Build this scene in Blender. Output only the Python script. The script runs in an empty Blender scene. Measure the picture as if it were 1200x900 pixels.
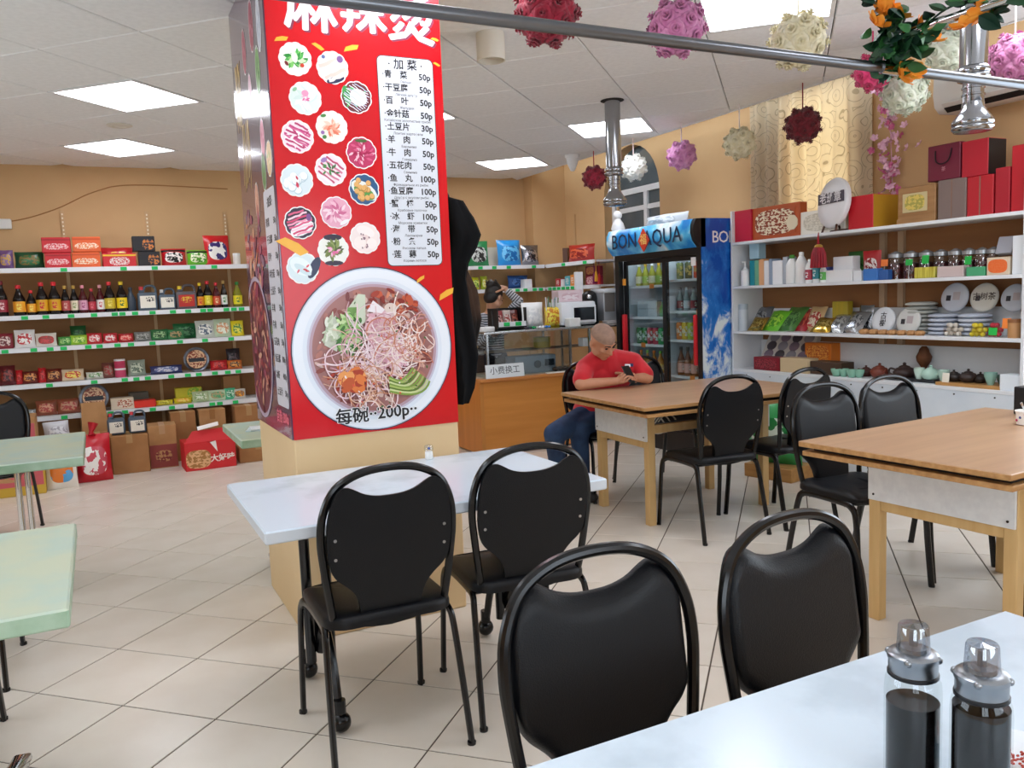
import bpy, bmesh, math, random
from mathutils import Vector, Matrix, Quaternion

# ---------------------------------------------------------------- camera, world, exposure
scene = bpy.context.scene
C = scene.collection
PI = math.pi
EYE = 1.408
YAW, PITCH, ROLL = math.radians(26.5), 0.10515, 0.0409
_f = Vector((math.sin(YAW), math.cos(YAW), 0)); _r = Vector((math.cos(YAW), -math.sin(YAW), 0))
_fw = _f * math.cos(PITCH) + Vector((0, 0, -math.sin(PITCH)))
_up = _f * math.sin(PITCH) + Vector((0, 0, math.cos(PITCH)))
_R = _r * math.cos(ROLL) - _up * math.sin(ROLL)
_U = _up * math.cos(ROLL) + _r * math.sin(ROLL)
cam_data = bpy.data.cameras.new('camera'); cam = bpy.data.objects.new('camera', cam_data); C.objects.link(cam)
cam_data.sensor_width = 36; cam_data.lens = 29.064; cam_data.clip_start = 0.02
cam.matrix_world = Matrix(((_R.x, _U.x, -_fw.x, 0), (_R.y, _U.y, -_fw.y, 0), (_R.z, _U.z, -_fw.z, EYE), (0, 0, 0, 1)))
scene.camera = cam
scene.view_settings.view_transform = 'Standard'; scene.view_settings.look = 'None'
scene.view_settings.gamma = 1; scene.view_settings.use_curve_mapping = False
scene.view_settings.exposure = -0.06
scene.cycles.use_denoising = True
scene.cycles.max_bounces = 8; scene.cycles.diffuse_bounces = 4; scene.cycles.glossy_bounces = 4
scene.cycles.transmission_bounces = 6; scene.cycles.transparent_max_bounces = 12
scene.cycles.sample_clamp_indirect = 6; scene.cycles.caustics_reflective = False; scene.cycles.caustics_refractive = False
LAMP = 11.5            # radiance of the ceiling light diffusers
world = bpy.data.worlds.new('daylight'); scene.world = world; world.use_nodes = True
world.node_tree.nodes['Background'].inputs[0].default_value = (0.80, 0.90, 1.0, 1)
world.node_tree.nodes['Background'].inputs[1].default_value = 6.2

# ---------------------------------------------------------------- helpers: colour and materials
def lin(c):
    if isinstance(c, str):
        c = tuple(int(c[i:i + 2], 16) for i in (0, 2, 4))
    r = []
    for v in c[:3]:
        v /= 255.0
        r.append(v / 12.92 if v <= 0.04045 else ((v + 0.055) / 1.055) ** 2.4)
    return (*r, 1.0)
MATS = {}
def nodes(m):
    m.use_nodes = True
    nt = m.node_tree
    return nt, nt.nodes['Principled BSDF']
def mat(name, col, rough=0.5, metal=0.0, var=None, scale=8.0, stretch=(1, 1, 1), bump=0.0, bscale=60.0, coat=0.0,
        trans=0.0, ior=1.45, emit=0.0, alpha=1.0, detail=4.0, space='Object', spec=0.5, sheen=0.0, lo=0.35, hi=0.65):
    if name in MATS: return MATS[name]
    m = bpy.data.materials.new(name); nt, b = nodes(m)
    b.inputs['Base Color'].default_value = lin(col); b.inputs['Roughness'].default_value = rough
    b.inputs['Metallic'].default_value = metal; b.inputs['Coat Weight'].default_value = coat
    b.inputs['Transmission Weight'].default_value = trans; b.inputs['IOR'].default_value = ior
    b.inputs['Alpha'].default_value = alpha; b.inputs['Specular IOR Level'].default_value = spec
    b.inputs['Sheen Weight'].default_value = sheen
    if emit:
        b.inputs['Emission Color'].default_value = lin(col); b.inputs['Emission Strength'].default_value = emit
    if var or bump:
        tc = nt.nodes.new('ShaderNodeTexCoord'); mp = nt.nodes.new('ShaderNodeMapping')
        mp.inputs['Scale'].default_value = stretch
        nt.links.new(tc.outputs[space], mp.inputs[0])
    if var:
        n = nt.nodes.new('ShaderNodeTexNoise'); n.inputs['Scale'].default_value = scale; n.inputs['Detail'].default_value = detail
        nt.links.new(mp.outputs[0], n.inputs['Vector'])
        r = nt.nodes.new('ShaderNodeValToRGB'); r.color_ramp.elements[0].position = lo; r.color_ramp.elements[1].position = hi
        r.color_ramp.elements[0].color = lin(var); r.color_ramp.elements[1].color = lin(col)
        nt.links.new(n.outputs['Fac'], r.inputs[0]); nt.links.new(r.outputs[0], b.inputs['Base Color'])
    if bump:
        n2 = nt.nodes.new('ShaderNodeTexNoise'); n2.inputs['Scale'].default_value = bscale
        nt.links.new(mp.outputs[0], n2.inputs['Vector'])
        bp = nt.nodes.new('ShaderNodeBump'); bp.inputs['Strength'].default_value = bump; bp.inputs['Distance'].default_value = 0.004
        nt.links.new(n2.outputs['Fac'], bp.inputs['Height']); nt.links.new(bp.outputs[0], b.inputs['Normal'])
    MATS[name] = m
    return m
def plain(col, rough=0.5, **k):
    c = col if isinstance(col, str) else '%02x%02x%02x' % col
    return mat('paint_%s_%02d%s' % (c, int(rough * 100), ''.join('%s%s' % kv for kv in k.items())), col, rough, **k)
def printed(base, patch, accent, band=None, rough=0.3, scale=9.0, cx=0.5, cz=0.45, rx=0.36, rz=0.3, foil=0.0, thr=0.5):
    """packaging print: base colour, a blotchy picture patch of two colours, an optional colour band"""
    key = 'print_%s_%s_%s_%s_%g_%g_%g_%g_%g_%g' % (base, patch, accent, band, scale, cx, cz, rx, rz, rough)
    if key in MATS: return MATS[key]
    m = bpy.data.materials.new(key); nt, b = nodes(m); N = nt.nodes.new; L = nt.links.new
    b.inputs['Roughness'].default_value = rough; b.inputs['Metallic'].default_value = foil
    tc = N('ShaderNodeTexCoord'); sx = N('ShaderNodeSeparateXYZ'); L(tc.outputs['Generated'], sx.inputs[0])
    def mth(op, a, bb=None):
        n = N('ShaderNodeMath'); n.operation = op
        for i, v in enumerate((a, bb)):
            if v is None: continue
            if isinstance(v, (int, float)): n.inputs[i].default_value = v
            else: L(v, n.inputs[i])
        return n.outputs[0]
    dx = mth('DIVIDE', mth('SUBTRACT', sx.outputs[0], cx), rx); dz = mth('DIVIDE', mth('SUBTRACT', sx.outputs[2], cz), rz)
    d = mth('ADD', mth('POWER', mth('ABSOLUTE', dx), 3.0), mth('POWER', mth('ABSOLUTE', dz), 3.0))
    ins = mth('LESS_THAN', d, 1.0)
    v = N('ShaderNodeTexNoise'); v.inputs['Scale'].default_value = scale; v.inputs['Detail'].default_value = 3.0
    L(tc.outputs['Generated'], v.inputs['Vector'])
    blot = mth('GREATER_THAN', v.outputs['Fac'], thr)
    def mix(f, a, c):
        n = N('ShaderNodeMix'); n.data_type = 'RGBA'
        L(f, n.inputs[0])
        for s, q in ((6, a), (7, c)):
            if isinstance(q, (str, tuple)): n.inputs[s].default_value = lin(q)
            else: L(q, n.inputs[s])
        return n.outputs[2]
    pic = mix(blot, patch, accent)
    out = mix(ins, base, pic)
    if band:
        bz = mth('LESS_THAN', mth('ABSOLUTE', mth('SUBTRACT', sx.outputs[2], 0.84)), 0.06)
        out = mix(bz, out, band)
    L(out, b.inputs['Base Color'])
    MATS[key] = m
    return m
def wood(name, dark, light, rough=0.4, axis='X', scale=3.0, **k):
    st = {'X': (0.7, 9, 9), 'Y': (9, 0.7, 9), 'Z': (9, 9, 0.7)}[axis]
    return mat(name, light, rough, var=dark, scale=scale, stretch=st, detail=6.0, lo=0.25, hi=0.75, **k)

# ---------------------------------------------------------------- helpers: meshes
class MB:
    """collects geometry for ONE mesh object; faces carry a material slot"""
    def __init__(s): s.v, s.f, s.m, s.slot = [], [], [], 0
    def add(s, vs, fs, mt=None):
        o = len(s.v); s.v += [tuple(v) for v in vs]; s.f += [tuple(i + o for i in f) for f in fs]
        s.m += [s.slot if mt is None else mt] * len(fs); return s
    def box(s, x0, x1, y0, y1, z0, z1, b=0.0, mt=None):
        if x1 < x0: x0, x1 = x1, x0
        if y1 < y0: y0, y1 = y1, y0
        if z1 < z0: z0, z1 = z1, z0
        if b <= 0:
            v = [(x, y, z) for z in (z0, z1) for y in (y0, y1) for x in (x0, x1)]
            return s.add(v, [(0, 2, 3, 1), (4, 5, 7, 6), (0, 1, 5, 4), (2, 6, 7, 3), (0, 4, 6, 2), (1, 3, 7, 5)], mt)
        bm = bmesh.new(); bmesh.ops.create_cube(bm, size=1)
        for w in bm.verts:
            w.co = Vector(((x0 + x1) / 2 + w.co.x * (x1 - x0), (y0 + y1) / 2 + w.co.y * (y1 - y0), (z0 + z1) / 2 + w.co.z * (z1 - z0)))
        b = min(b, (x1 - x0) * .49, (y1 - y0) * .49, (z1 - z0) * .49)
        bmesh.ops.bevel(bm, geom=list(bm.edges), offset=b, segments=2 if b > 0.006 else 1, affect='EDGES', profile=0.5)
        return s.bm(bm, mt)
    def bm(s, bm, mt=None):
        bm.verts.index_update()
        s.add([v.co for v in bm.verts], [[v.index for v in f.verts] for f in bm.faces], mt); bm.free(); return s
    def tube(s, pts, r, n=8, closed=False, cap=True, oval=None, mt=None, up=None):
        """sweep along pts; r a number or one per point; oval=(a,b) scales the section along frame axes"""
        P = [Vector(p) for p in pts]; k = len(P)
        R = r if isinstance(r, (list, tuple)) else [r] * k
        T = []
        for i in range(k):
            a = P[i - 1] if (i > 0 or closed) else P[i]; b = P[(i + 1) % k] if (i < k - 1 or closed) else P[i]
            t = b - a; T.append(t.normalized() if t.length > 1e-9 else Vector((0, 0, 1)))
        ref = Vector(up) if up else (Vector((0, 0, 1)) if abs(T[0].z) < .9 else Vector((0, 1, 0)))
        nrm = (ref - T[0] * ref.dot(T[0])).normalized()
        vs = []
        oa, ob = oval or (1, 1)
        for i in range(k):
            if i: 
                nrm = nrm - T[i] * nrm.dot(T[i])
                nrm = nrm.normalized() if nrm.length > 1e-6 else Vector((0, 0, 1)).cross(T[i]).normalized()
            bi = T[i].cross(nrm)
            for j in range(n):
                a = 2 * PI * j / n
                vs.append(P[i] + (nrm * math.cos(a) * oa + bi * math.sin(a) * ob) * R[i])
        fs = []
        for i in range(k if closed else k - 1):
            for j in range(n):
                a, b = i * n + j, i * n + (j + 1) % n; c, d = ((i + 1) % k) * n + (j + 1) % n, ((i + 1) % k) * n + j
                fs.append((a, b, c, d))
        if cap and not closed: fs += [tuple(range(n - 1, -1, -1)), tuple((k - 1) * n + j for j in range(n))]
        return s.add(vs, fs, mt)
    def cyl(s, p0, p1, r0, r1=None, n=16, mt=None, cap=True):
        return s.tube([p0, p1], [r0, r0 if r1 is None else r1], n, mt=mt, cap=cap)
    def lathe(s, prof, n=20, c=(0, 0, 0), mt=None, cap=True, ax=None):
        vs = []; k = len(prof); q = Vector((0, 0, 1)).rotation_difference(Vector(ax)) if ax else None
        for r, z in prof:
            for j in range(n):
                a = 2 * PI * j / n; p = Vector((r * math.cos(a), r * math.sin(a), z))
                if q: p = q @ p
                vs.append(p + Vector(c))
        fs = [(i * n + j, i * n + (j + 1) % n, (i + 1) * n + (j + 1) % n, (i + 1) * n + j) for i in range(k - 1) for j in range(n)]
        if cap: fs += [tuple(range(n - 1, -1, -1)), tuple((k - 1) * n + j for j in range(n))]
        return s.add(vs, fs, mt)
    def ball(s, c, r, n=12, m=8, mt=None):
        rx, ry, rz = r if isinstance(r, (tuple, list)) else (r, r, r); vs = []; fs = []
        vs.append((c[0], c[1], c[2] - rz))
        for i in range(1, m):
            t = PI * i / m - PI / 2
            for j in range(n):
                a = 2 * PI * j / n; vs.append((c[0] + rx * math.cos(t) * math.cos(a), c[1] + ry * math.cos(t) * math.sin(a), c[2] + rz * math.sin(t)))
        vs.append((c[0], c[1], c[2] + rz)); top = len(vs) - 1
        for j in range(n): fs.append((0, 1 + (j + 1) % n, 1 + j)); fs.append((top, 1 + (m - 2) * n + j, 1 + (m - 2) * n + (j + 1) % n))
        for i in range(m - 2):
            for j in range(n): fs.append((1 + i * n + j, 1 + i * n + (j + 1) % n, 1 + (i + 1) * n + (j + 1) % n, 1 + (i + 1) * n + j))
        return s.add(vs, fs, mt)
    def prism(s, poly, a, b, axis='Z', mt=None):
        """extrude a 2-D outline from a to b along an axis (XZ outline when axis is Y, YZ when X)"""
        if axis == 'Z': f = lambda p, h: (p[0], p[1], h)
        elif axis == 'Y': f = lambda p, h: (p[0], h, p[1])
        else: f = lambda p, h: (h, p[0], p[1])
        n = len(poly); ar = sum(poly[i][0] * poly[(i + 1) % n][1] - poly[(i + 1) % n][0] * poly[i][1] for i in range(n))
        if (ar < 0) != (axis == 'Y'): poly = poly[::-1]
        lo, hi = min(a, b), max(a, b)
        vs = [f(p, lo) for p in poly] + [f(p, hi) for p in poly]
        fs = [tuple(range(n - 1, -1, -1)), tuple(range(n, 2 * n))] + [(i, (i + 1) % n, n + (i + 1) % n, n + i) for i in range(n)]
        return s.add(vs, fs, mt)
    def surf(s, fn, nu, nv, mt=None, closed_u=False):
        vs = [fn(i / (nu if closed_u else nu - 1), j / (nv - 1)) for j in range(nv) for i in range(nu)]
        fs = [(j * nu + i, j * nu + (i + 1) % nu, (j + 1) * nu + (i + 1) % nu, (j + 1) * nu + i)
              for j in range(nv - 1) for i in range(nu if closed_u else nu - 1)]
        return s.add(vs, fs, mt)
    def xf(s, M, start=0):
        for i in range(start, len(s.v)): s.v[i] = tuple(M @ Vector(s.v[i]))
        return s
    def mesh(s, name, mats, smooth=35):
        me = bpy.data.meshes.new(name); me.from_pydata(s.v, [], s.f)
        for q in (mats if isinstance(mats, (list, tuple)) else [mats]): me.materials.append(q)
        if any(s.m): me.polygons.foreach_set('material_index', s.m)
        me.validate(); me.update()
        if smooth:
            me.polygons.foreach_set('use_smooth', [True] * len(me.polygons)); me.set_sharp_from_angle(angle=math.radians(smooth))
        return me
def obj(name, mb, mats, parent=None, smooth=35, loc=None, rot=None, kind=None, label=None):
    me = mb if isinstance(mb, bpy.types.Mesh) else mb.mesh(name, mats, smooth)
    o = bpy.data.objects.new(name, me); C.objects.link(o)
    if parent: o.parent = parent
    if loc: o.location = loc
    if rot: o.rotation_euler = rot
    if kind: o['kind'] = kind
    if label: o['label'] = label
    return o
def tag(o, label, cat, group=None):
    o['label'] = label; o['category'] = cat
    if group: o['group'] = group
    return o
def thing(name, label, cat, loc=(0, 0, 0), rz=0.0, group=None):
    o = bpy.data.objects.new(name, None); C.objects.link(o); o.empty_display_size = 0.1
    o.location = loc; o.rotation_euler = (0, 0, rz)
    return tag(o, label, cat, group)
KIDS = {}
def copy_tree(o, parent=None):
    c = o.copy(); C.objects.link(c); c.parent = parent
    for ch in o.children: copy_tree(ch, c)
    return c
def dup(o, loc, rz, label, group=None):
    c = copy_tree(o); c.location = loc; c.rotation_euler = (0, 0, rz); c['label'] = label
    if group: c['group'] = group
    return c
def smoothpts(pts, n=6, closed=False):
    """Catmull-Rom through pts"""
    P = [Vector(p) for p in pts]; out = []; k = len(P)
    for i in range(k if closed else k - 1):
        p0 = P[i - 1] if (i > 0 or closed) else P[i]; p1 = P[i]; p2 = P[(i + 1) % k]; p3 = P[(i + 2) % k] if (i + 2 < k or closed) else p2
        for j in range(n):
            t = j / n
            out.append(0.5 * ((2 * p1) + (p2 - p0) * t + (2 * p0 - 5 * p1 + 4 * p2 - p3) * t * t + (3 * p1 - p0 - 3 * p2 + p3) * t ** 3))
    if not closed: out.append(P[-1])
    return out
def rrect(x0, x1, y0, y1, r, n=4):
    out = []
    for cx, cy, a0 in ((x1 - r, y1 - r, 0), (x0 + r, y1 - r, 90), (x0 + r, y0 + r, 180), (x1 - r, y0 + r, 270)):
        for i in range(n + 1):
            a = math.radians(a0 + 90 * i / n); out.append((cx + r * math.cos(a), cy + r * math.sin(a)))
    return out
TXT = {}
def text_mesh(body, size, bold=0.0, depth=0.0006, shear=0.0, res=2, align='CENTER', space=1.0):
    """printed lettering as a thin mesh in the XZ plane facing -Y, centred on its origin"""
    c = bpy.data.curves.new('lettering', 'FONT'); c.body = body; c.size = size; c.extrude = depth / 2; c.offset = bold
    c.resolution_u = res; c.align_x = align; c.align_y = 'CENTER'; c.shear = shear; c.space_character = space
    o = bpy.data.objects.new('lettering', c); C.objects.link(o)
    me = bpy.data.meshes.new_from_object(o.evaluated_get(bpy.context.evaluated_depsgraph_get()))
    bpy.data.objects.remove(o); bpy.data.curves.remove(c)
    me.transform(Matrix.Rotation(PI / 2, 4, 'X')); me.name = 'lettering'
    return me
def lettering(name, body, size, m, parent, loc, rot=(0, 0, 0), **k):
    me = text_mesh(body, size, **k); me.materials.clear(); me.materials.append(m)
    return obj(name, me, None, parent, loc=loc, rot=rot)
random.seed(7)
# ---------------------------------------------------------------- the room
XL, XR, YF, YB, ZC = -3.4, 5.1, -1.6, 8.83, 2.78
CEIL_EDGE = 4.57
M_wall = mat('wall_paint', 'd0ab7c', 0.75, var='c8a173', scale=1.3, bump=0.08, bscale=90)
M_tile = mat('floor_tile', 'e2d9cc', 0.24, var='dbd0c1', scale=3.0, bump=0.02, bscale=25, spec=0.4)
M_grout = mat('grout', '4a3f34', 0.9, var='584b3e', scale=20)
M_ceil = mat('ceiling_tile', 'f4f5f7', 0.85, var='eeeff1', scale=30, bump=0.15, bscale=220)
M_slab = mat('ceiling_gap', '4a443c', 0.9)
M_white = mat('white_board', 'e9ebee', 0.4, var='e2e4e8', scale=5)
M_frame = mat('window_frame_white', 'e6e8ea', 0.35)
M_steel = mat('brushed_steel', 'c9cccf', 0.22, metal=1.0)
M_chrome = mat('chrome', 'd8dadd', 0.08, metal=1.0)
M_black = mat('black_lacquer', '0c0c0e', 0.25)
M_glass = mat('window_glass', 'ffffff', 0.0, trans=1.0, ior=1.05)

slab = obj('floor', MB().box(XL - .15, XR + .15, YF - .15, YB + .15, -0.12, -0.003), M_grout, kind='structure', smooth=0)
S2 = math.sqrt(.5); EA = Vector((S2, -S2)); EB = Vector((-S2, -S2)); T = 0.4
_cx, _cy = -0.84765 * EYE, 4.35987 * EYE
O2 = Vector((_cx * math.cos(YAW) + _cy * math.sin(YAW), -_cx * math.sin(YAW) + _cy * math.cos(YAW)))
tm = MB(); h = T / 2 - 0.003
tm.add([(-h, -h, -.008), (h, -h, -.008), (h, h, -.008), (-h, h, -.008), (-h, -h, -.0012), (h, -h, -.0012), (h, h, -.0012), (-h, h, -.0012),
        (-h + .0016, -h + .0016, 0), (h - .0016, -h + .0016, 0), (h - .0016, h - .0016, 0), (-h + .0016, h - .0016, 0)],
       [(0, 1, 5, 4), (1, 2, 6, 5), (2, 3, 7, 6), (3, 0, 4, 7), (4, 5, 9, 8), (5, 6, 10, 9), (6, 7, 11, 10), (7, 4, 8, 11), (8, 9, 10, 11)])
tile_me = tm.mesh('tile', M_tile, 0)
spots = []
for a in range(-40, 40):
    for b in range(-40, 40):
        p = O2 + EA * (a + .5) * T + EB * (b + .5) * T
        if XL - .1 < p.x < XR + .1 and YF - .1 < p.y < YB + .1:
            d = p.x * math.sin(YAW) + p.y * math.cos(YAW); u = p.x * math.cos(YAW) - p.y * math.sin(YAW)
            vis = d > 1.2 and abs(u) < d * .66 + .3
            spots.append((0 if vis else 1, d, p))
spots.sort(key=lambda q: (q[0], q[1]))
for i, (v, d, p) in enumerate(spots[:300]):
    o = obj('tile', tile_me, None, slab, loc=(p.x, p.y, 0), rot=(0, 0, PI / 4))
far = MB()
for v, d, p in spots[300:]:
    n0 = len(far.v); far.add(tm.v, tm.f); far.xf(Matrix.Translation((p.x, p.y, 0)) @ Matrix.Rotation(PI / 4, 4, 'Z'), n0)
obj('outlying_tiles', far, M_tile, slab, smooth=0, kind='stuff')

# suspended ceiling of square panels laid diagonally, with light panels set into it
G = 0.653; LS = MB()
ceil = obj('ceiling', LS.box(XL - .15, CEIL_EDGE, YF - .15, YB + .15, ZC + .03, ZC + .1), M_slab, kind='structure', smooth=0)
obj('ceiling_upper', MB().box(CEIL_EDGE - .3, XR + .15, YF - .15, YB + .15, ZC + .42, ZC + .5), M_ceil, kind='structure', smooth=0)
obj('trim_1', MB().box(CEIL_EDGE - .002, CEIL_EDGE + .02, YF, YB, ZC - .006, ZC + .1), M_ceil, kind='structure', smooth=0)
L0 = Vector((2.16, 5.97)); hh = G / math.sqrt(2)
lamp_ij = []
for dx, dy in ((0, 0), (4, 0), (4, 4), (-4, 0), (-4, 4), (2, -6), (-2, -6), (2, -10), (-4, -10), (-6, -6), (-8, 0), (4, -8)):  # the last lamp is unseen, added to brighten the right wall
    q = Vector((dx * hh, dy * hh)); lamp_ij.append((round(q.dot(EA) / G), round(q.dot(EB) / G)))
def clip(poly, ax, lim, keep_less):
    out = []; n = len(poly); f = lambda p: (p[ax] - lim) * (1 if keep_less else -1)
    for i in range(n):
        a, b = poly[i], poly[(i + 1) % n]; fa, fb = f(a), f(b)
        if fa <= 0: out.append(a)
        if (fa < 0 < fb) or (fb < 0 < fa):
            t = fa / (fa - fb); out.append((a[0] + (b[0] - a[0]) * t, a[1] + (b[1] - a[1]) * t))
    return out
cm = MB(); ch = G / 2 - .003; cb = .006
cm.add([(-ch, -ch, .018), (ch, -ch, .018), (ch, ch, .018), (-ch, ch, .018), (-ch, -ch, .004), (ch, -ch, .004), (ch, ch, .004), (-ch, ch, .004),
        (-ch + cb, -ch + cb, 0), (ch - cb, -ch + cb, 0), (ch - cb, ch - cb, 0), (-ch + cb, ch - cb, 0)],
       [(0, 4, 5, 1), (1, 5, 6, 2), (2, 6, 7, 3), (3, 7, 4, 0), (4, 8, 9, 5), (5, 9, 10, 6), (6, 10, 11, 7), (7, 11, 8, 4), (11, 10, 9, 8), (0, 1, 2, 3)])
panel_me = cm.mesh('ceiling_panel', M_ceil, 0)
def light_panel(p, label):
    t = thing('ceiling_light', label, 'ceiling light', (p.x, p.y, ZC), PI / 4, 'square ceiling light panels')
    s = .298; fr = MB()
    for x0, x1, y0, y1 in ((-.322, -s, -.322, .322), (s, .322, -.322, .322), (-s, s, -.322, -s), (-s, s, s, .322)): fr.box(x0, x1, y0, y1, -.002, .022)
    obj('frame', fr, M_frame, t, smooth=0)
    obj('diffuser', MB().box(-s, s, -s, s, .006, .016), mat('lamp_diffuser', 'f4f7ff', 0.6, emit=LAMP), t, smooth=0)
lab = {0: 'ceiling light panel seen past the right edge of the pillar poster', 1: 'ceiling light panel behind the far chrome exhaust pipe', 2: 'ceiling light panel farthest back, above the counter',
       3: 'larger ceiling light panel left of the poster pillar', 4: 'smaller ceiling light panel above the grocery shelves at left', 5: 'glaring ceiling light panel behind the hanging cream flower ball', 6: 'ceiling light panel in front of the poster pillar, above the frame',
       7: 'ceiling light panel over the near part of the room, right of the camera', 8: 'ceiling light panel over the near part of the room, left of the camera', 9: 'ceiling light panel over the nearer green table', 10: 'ceiling light panel over the farther green table', 11: 'added ceiling light panel by the air conditioner, unseen above the frame'}
ci = 0
for a in range(-16, 17):
    for b in range(-16, 17):
        p = L0 + EA * a * G + EB * b * G
        if not (XL - .3 < p.x < CEIL_EDGE + .4 and YF - .3 < p.y < YB + .3): continue
        if (a, b) in lamp_ij:
            k = lamp_ij.index((a, b)); light_panel(p, lab.get(k, 'ceiling light panel above the near tables, outside the picture')); continue
        jit = random.uniform(-.0015, .0015)
        if p.x > CEIL_EDGE - .5 or p.x < XL + .5 or p.y < YF + .5 or p.y > YB - .5:
            g = G / math.sqrt(2) - .005
            poly = [(p.x + g, p.y), (p.x, p.y + g), (p.x - g, p.y), (p.x, p.y - g)]
            for ax, lim, less in ((0, CEIL_EDGE - .004, True), (0, XL - .02, False), (1, YB + .02, True), (1, YF - .02, False)):
                poly = clip(poly, ax, lim, less)
                if len(poly) < 3: break
            if len(poly) >= 3:
                # drop doubled corners
                pp = [q for i, q in enumerate(poly) if (abs(q[0] - poly[i - 1][0]) + abs(q[1] - poly[i - 1][1])) > 1e-4]
                if len(pp) >= 3: obj('ceiling_panel', MB().prism(pp, ZC + jit, ZC + .018), M_ceil, ceil, smooth=0)
        else:
            obj('ceiling_panel', panel_me, None, ceil, loc=(p.x, p.y, ZC + jit), rot=(0, 0, PI / 4))

# walls
obj('wall_back', MB().box(XL - .15, XR + .15, YB, YB + .15, -.1, ZC + .5), M_wall, kind='structure', smooth=0)
obj('wall_left', MB().box(XL - .15, XL, YF, 1.6, -.1, ZC + .5).box(XL - .15, XL, 1.6, 5.2, -.1, .9).box(XL - .15, XL, 1.6, 5.2, 2.0, ZC + .5).box(XL - .15, XL, 5.2, YB, -.1, ZC + .5), M_wall, kind='structure', smooth=0)
w6 = MB()
for y in (1.6, 2.77, 3.97, 5.14): w6.box(XL - .11, XL - .05, y, y + .06, .9, 2.0)
w6.box(XL - .11, XL - .05, 1.6, 5.2, .9, .96).box(XL - .11, XL - .05, 1.6, 5.2, 1.94, 2.0)
obj('added_window', w6, M_frame, kind='structure', smooth=0)  # unseen window, added to bring more daylight onto the left floor and ceiling
wf = MB(); wz0, wz1 = 0.85, 2.35
for x0, x1 in ((XL - .15, -2.2), (-.4, .6), (2.4, XR + .15)): wf.box(x0, x1, YF - .15, YF, -.1, ZC + .5)
for x0, x1 in ((-2.2, -.4), (.6, 2.4)): wf.box(x0, x1, YF - .15, YF, -.1, wz0); wf.box(x0, x1, YF - .15, YF, wz1, ZC + .5)
obj('wall_front', wf, M_wall, kind='structure', smooth=0)
# right wall: an arched window past the fridge, one behind the curtain, a large one nearer the camera
WT = .22
wr = MB(); AY, AR, AZ = 7.28, .5, 2.42    # arch centre, radius, spring height
wr.box(XR, XR + WT, AY + AR, YB, -.1, ZC + .5)
wr.box(XR, XR + WT, AY - AR, AY + AR, -.1, 1.2)
NA = 16
for i in range(NA):
    a0, a1 = PI * i / NA, PI * (i + 1) / NA
    y0, y1 = AY + AR * math.cos(a0), AY + AR * math.cos(a1)
    wr.prism([(y0, AZ + AR * math.sin(a0)), (y0, ZC + .5), (y1, ZC + .5), (y1, AZ + AR * math.sin(a1))], XR, XR + WT, 'X')
wr.box(XR, XR + WT, 5.1, AY - AR, -.1, ZC + .5)
wr.box(XR, XR + WT, 4.42, 5.1, -.1, 1.8); wr.box(XR, XR + WT, 4.42, 5.1, 2.9, ZC + .5)
wr.box(XR, XR + WT, 2.5, 4.42, -.1, ZC + .5)
wr.box(XR, XR + WT, -.6, 2.5, -.1, .85); wr.box(XR, XR + WT, -.6, 2.5, 2.45, ZC + .5)
wr.box(XR, XR + WT, YF - .15, -.6, -.1, ZC + .5)
obj('wall_right', wr, M_wall, kind='structure', smooth=0)
# pilaster in the far right corner
obj('wall_corner', MB().box(4.66, XR, 8.62, YB, 0, ZC + .4), M_wall, kind='structure', smooth=0)
def window(name, y0, y1, z0, z1, mull=(), rails=()):
    fr = MB(); x = XR + .1; w = .06
    fr.box(x, x + .06, y0, y0 + w, z0, z1); fr.box(x, x + .06, y1 - w, y1, z0, z1); fr.box(x, x + .06, y0 + w, y1 - w, z0, z0 + w); fr.box(x, x + .06, y0 + w, y1 - w, z1 - w, z1)
    for m in mull: fr.box(x, x + .06, m - .03, m + .03, z0 + w, z1 - w)
    for r in rails: fr.box(x + .005, x + .055, y0 + w, y1 - w, r - .025, r + .025)
    o = obj(name, fr, M_frame, kind='structure', smooth=0)
    return o
w1 = window('window_1', AY - AR, AY + AR, 1.2, 2.5, (AY - .12,), (2.28,))
arch = MB(); arch.tube([(XR + .13, AY + (AR - .03) * math.cos(PI * i / 20), AZ + .08 + (AR - .03) * math.sin(PI * i / 20)) for i in range(21)], .035, 6)
obj('arch_frame', arch, M_frame, w1)
obj('window_pane', MB().box(XR + .125, XR + .131, AY - AR, AY + AR, 1.2, AZ + AR), mat('dusk_glass', '5f6a70', 0.08, var='4f5a60', scale=3), w1, smooth=0)
window('window_2', 4.42, 5.1, 1.8, 2.9)
w3 = window('window_3', -.6, 2.5, .85, 2.45, (.17, .95, 1.72))
for nm, x0, x1 in (('window_4', -2.2, -.4), ('window_5', .6, 2.4)):
    fr = MB(); y = YF - .1
    for a, b in ((x0, x0 + .06), (x1 - .06, x1), ((x0 + x1) / 2 - .03, (x0 + x1) / 2 + .03)): fr.box(a, b, y, y + .06, wz0, wz1)
    fr.box(x0, x1, y, y + .06, wz0, wz0 + .06); fr.box(x0, x1, y, y + .06, wz1 - .06, wz1)
    obj(nm, fr, M_frame, kind='structure', smooth=0)
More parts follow.
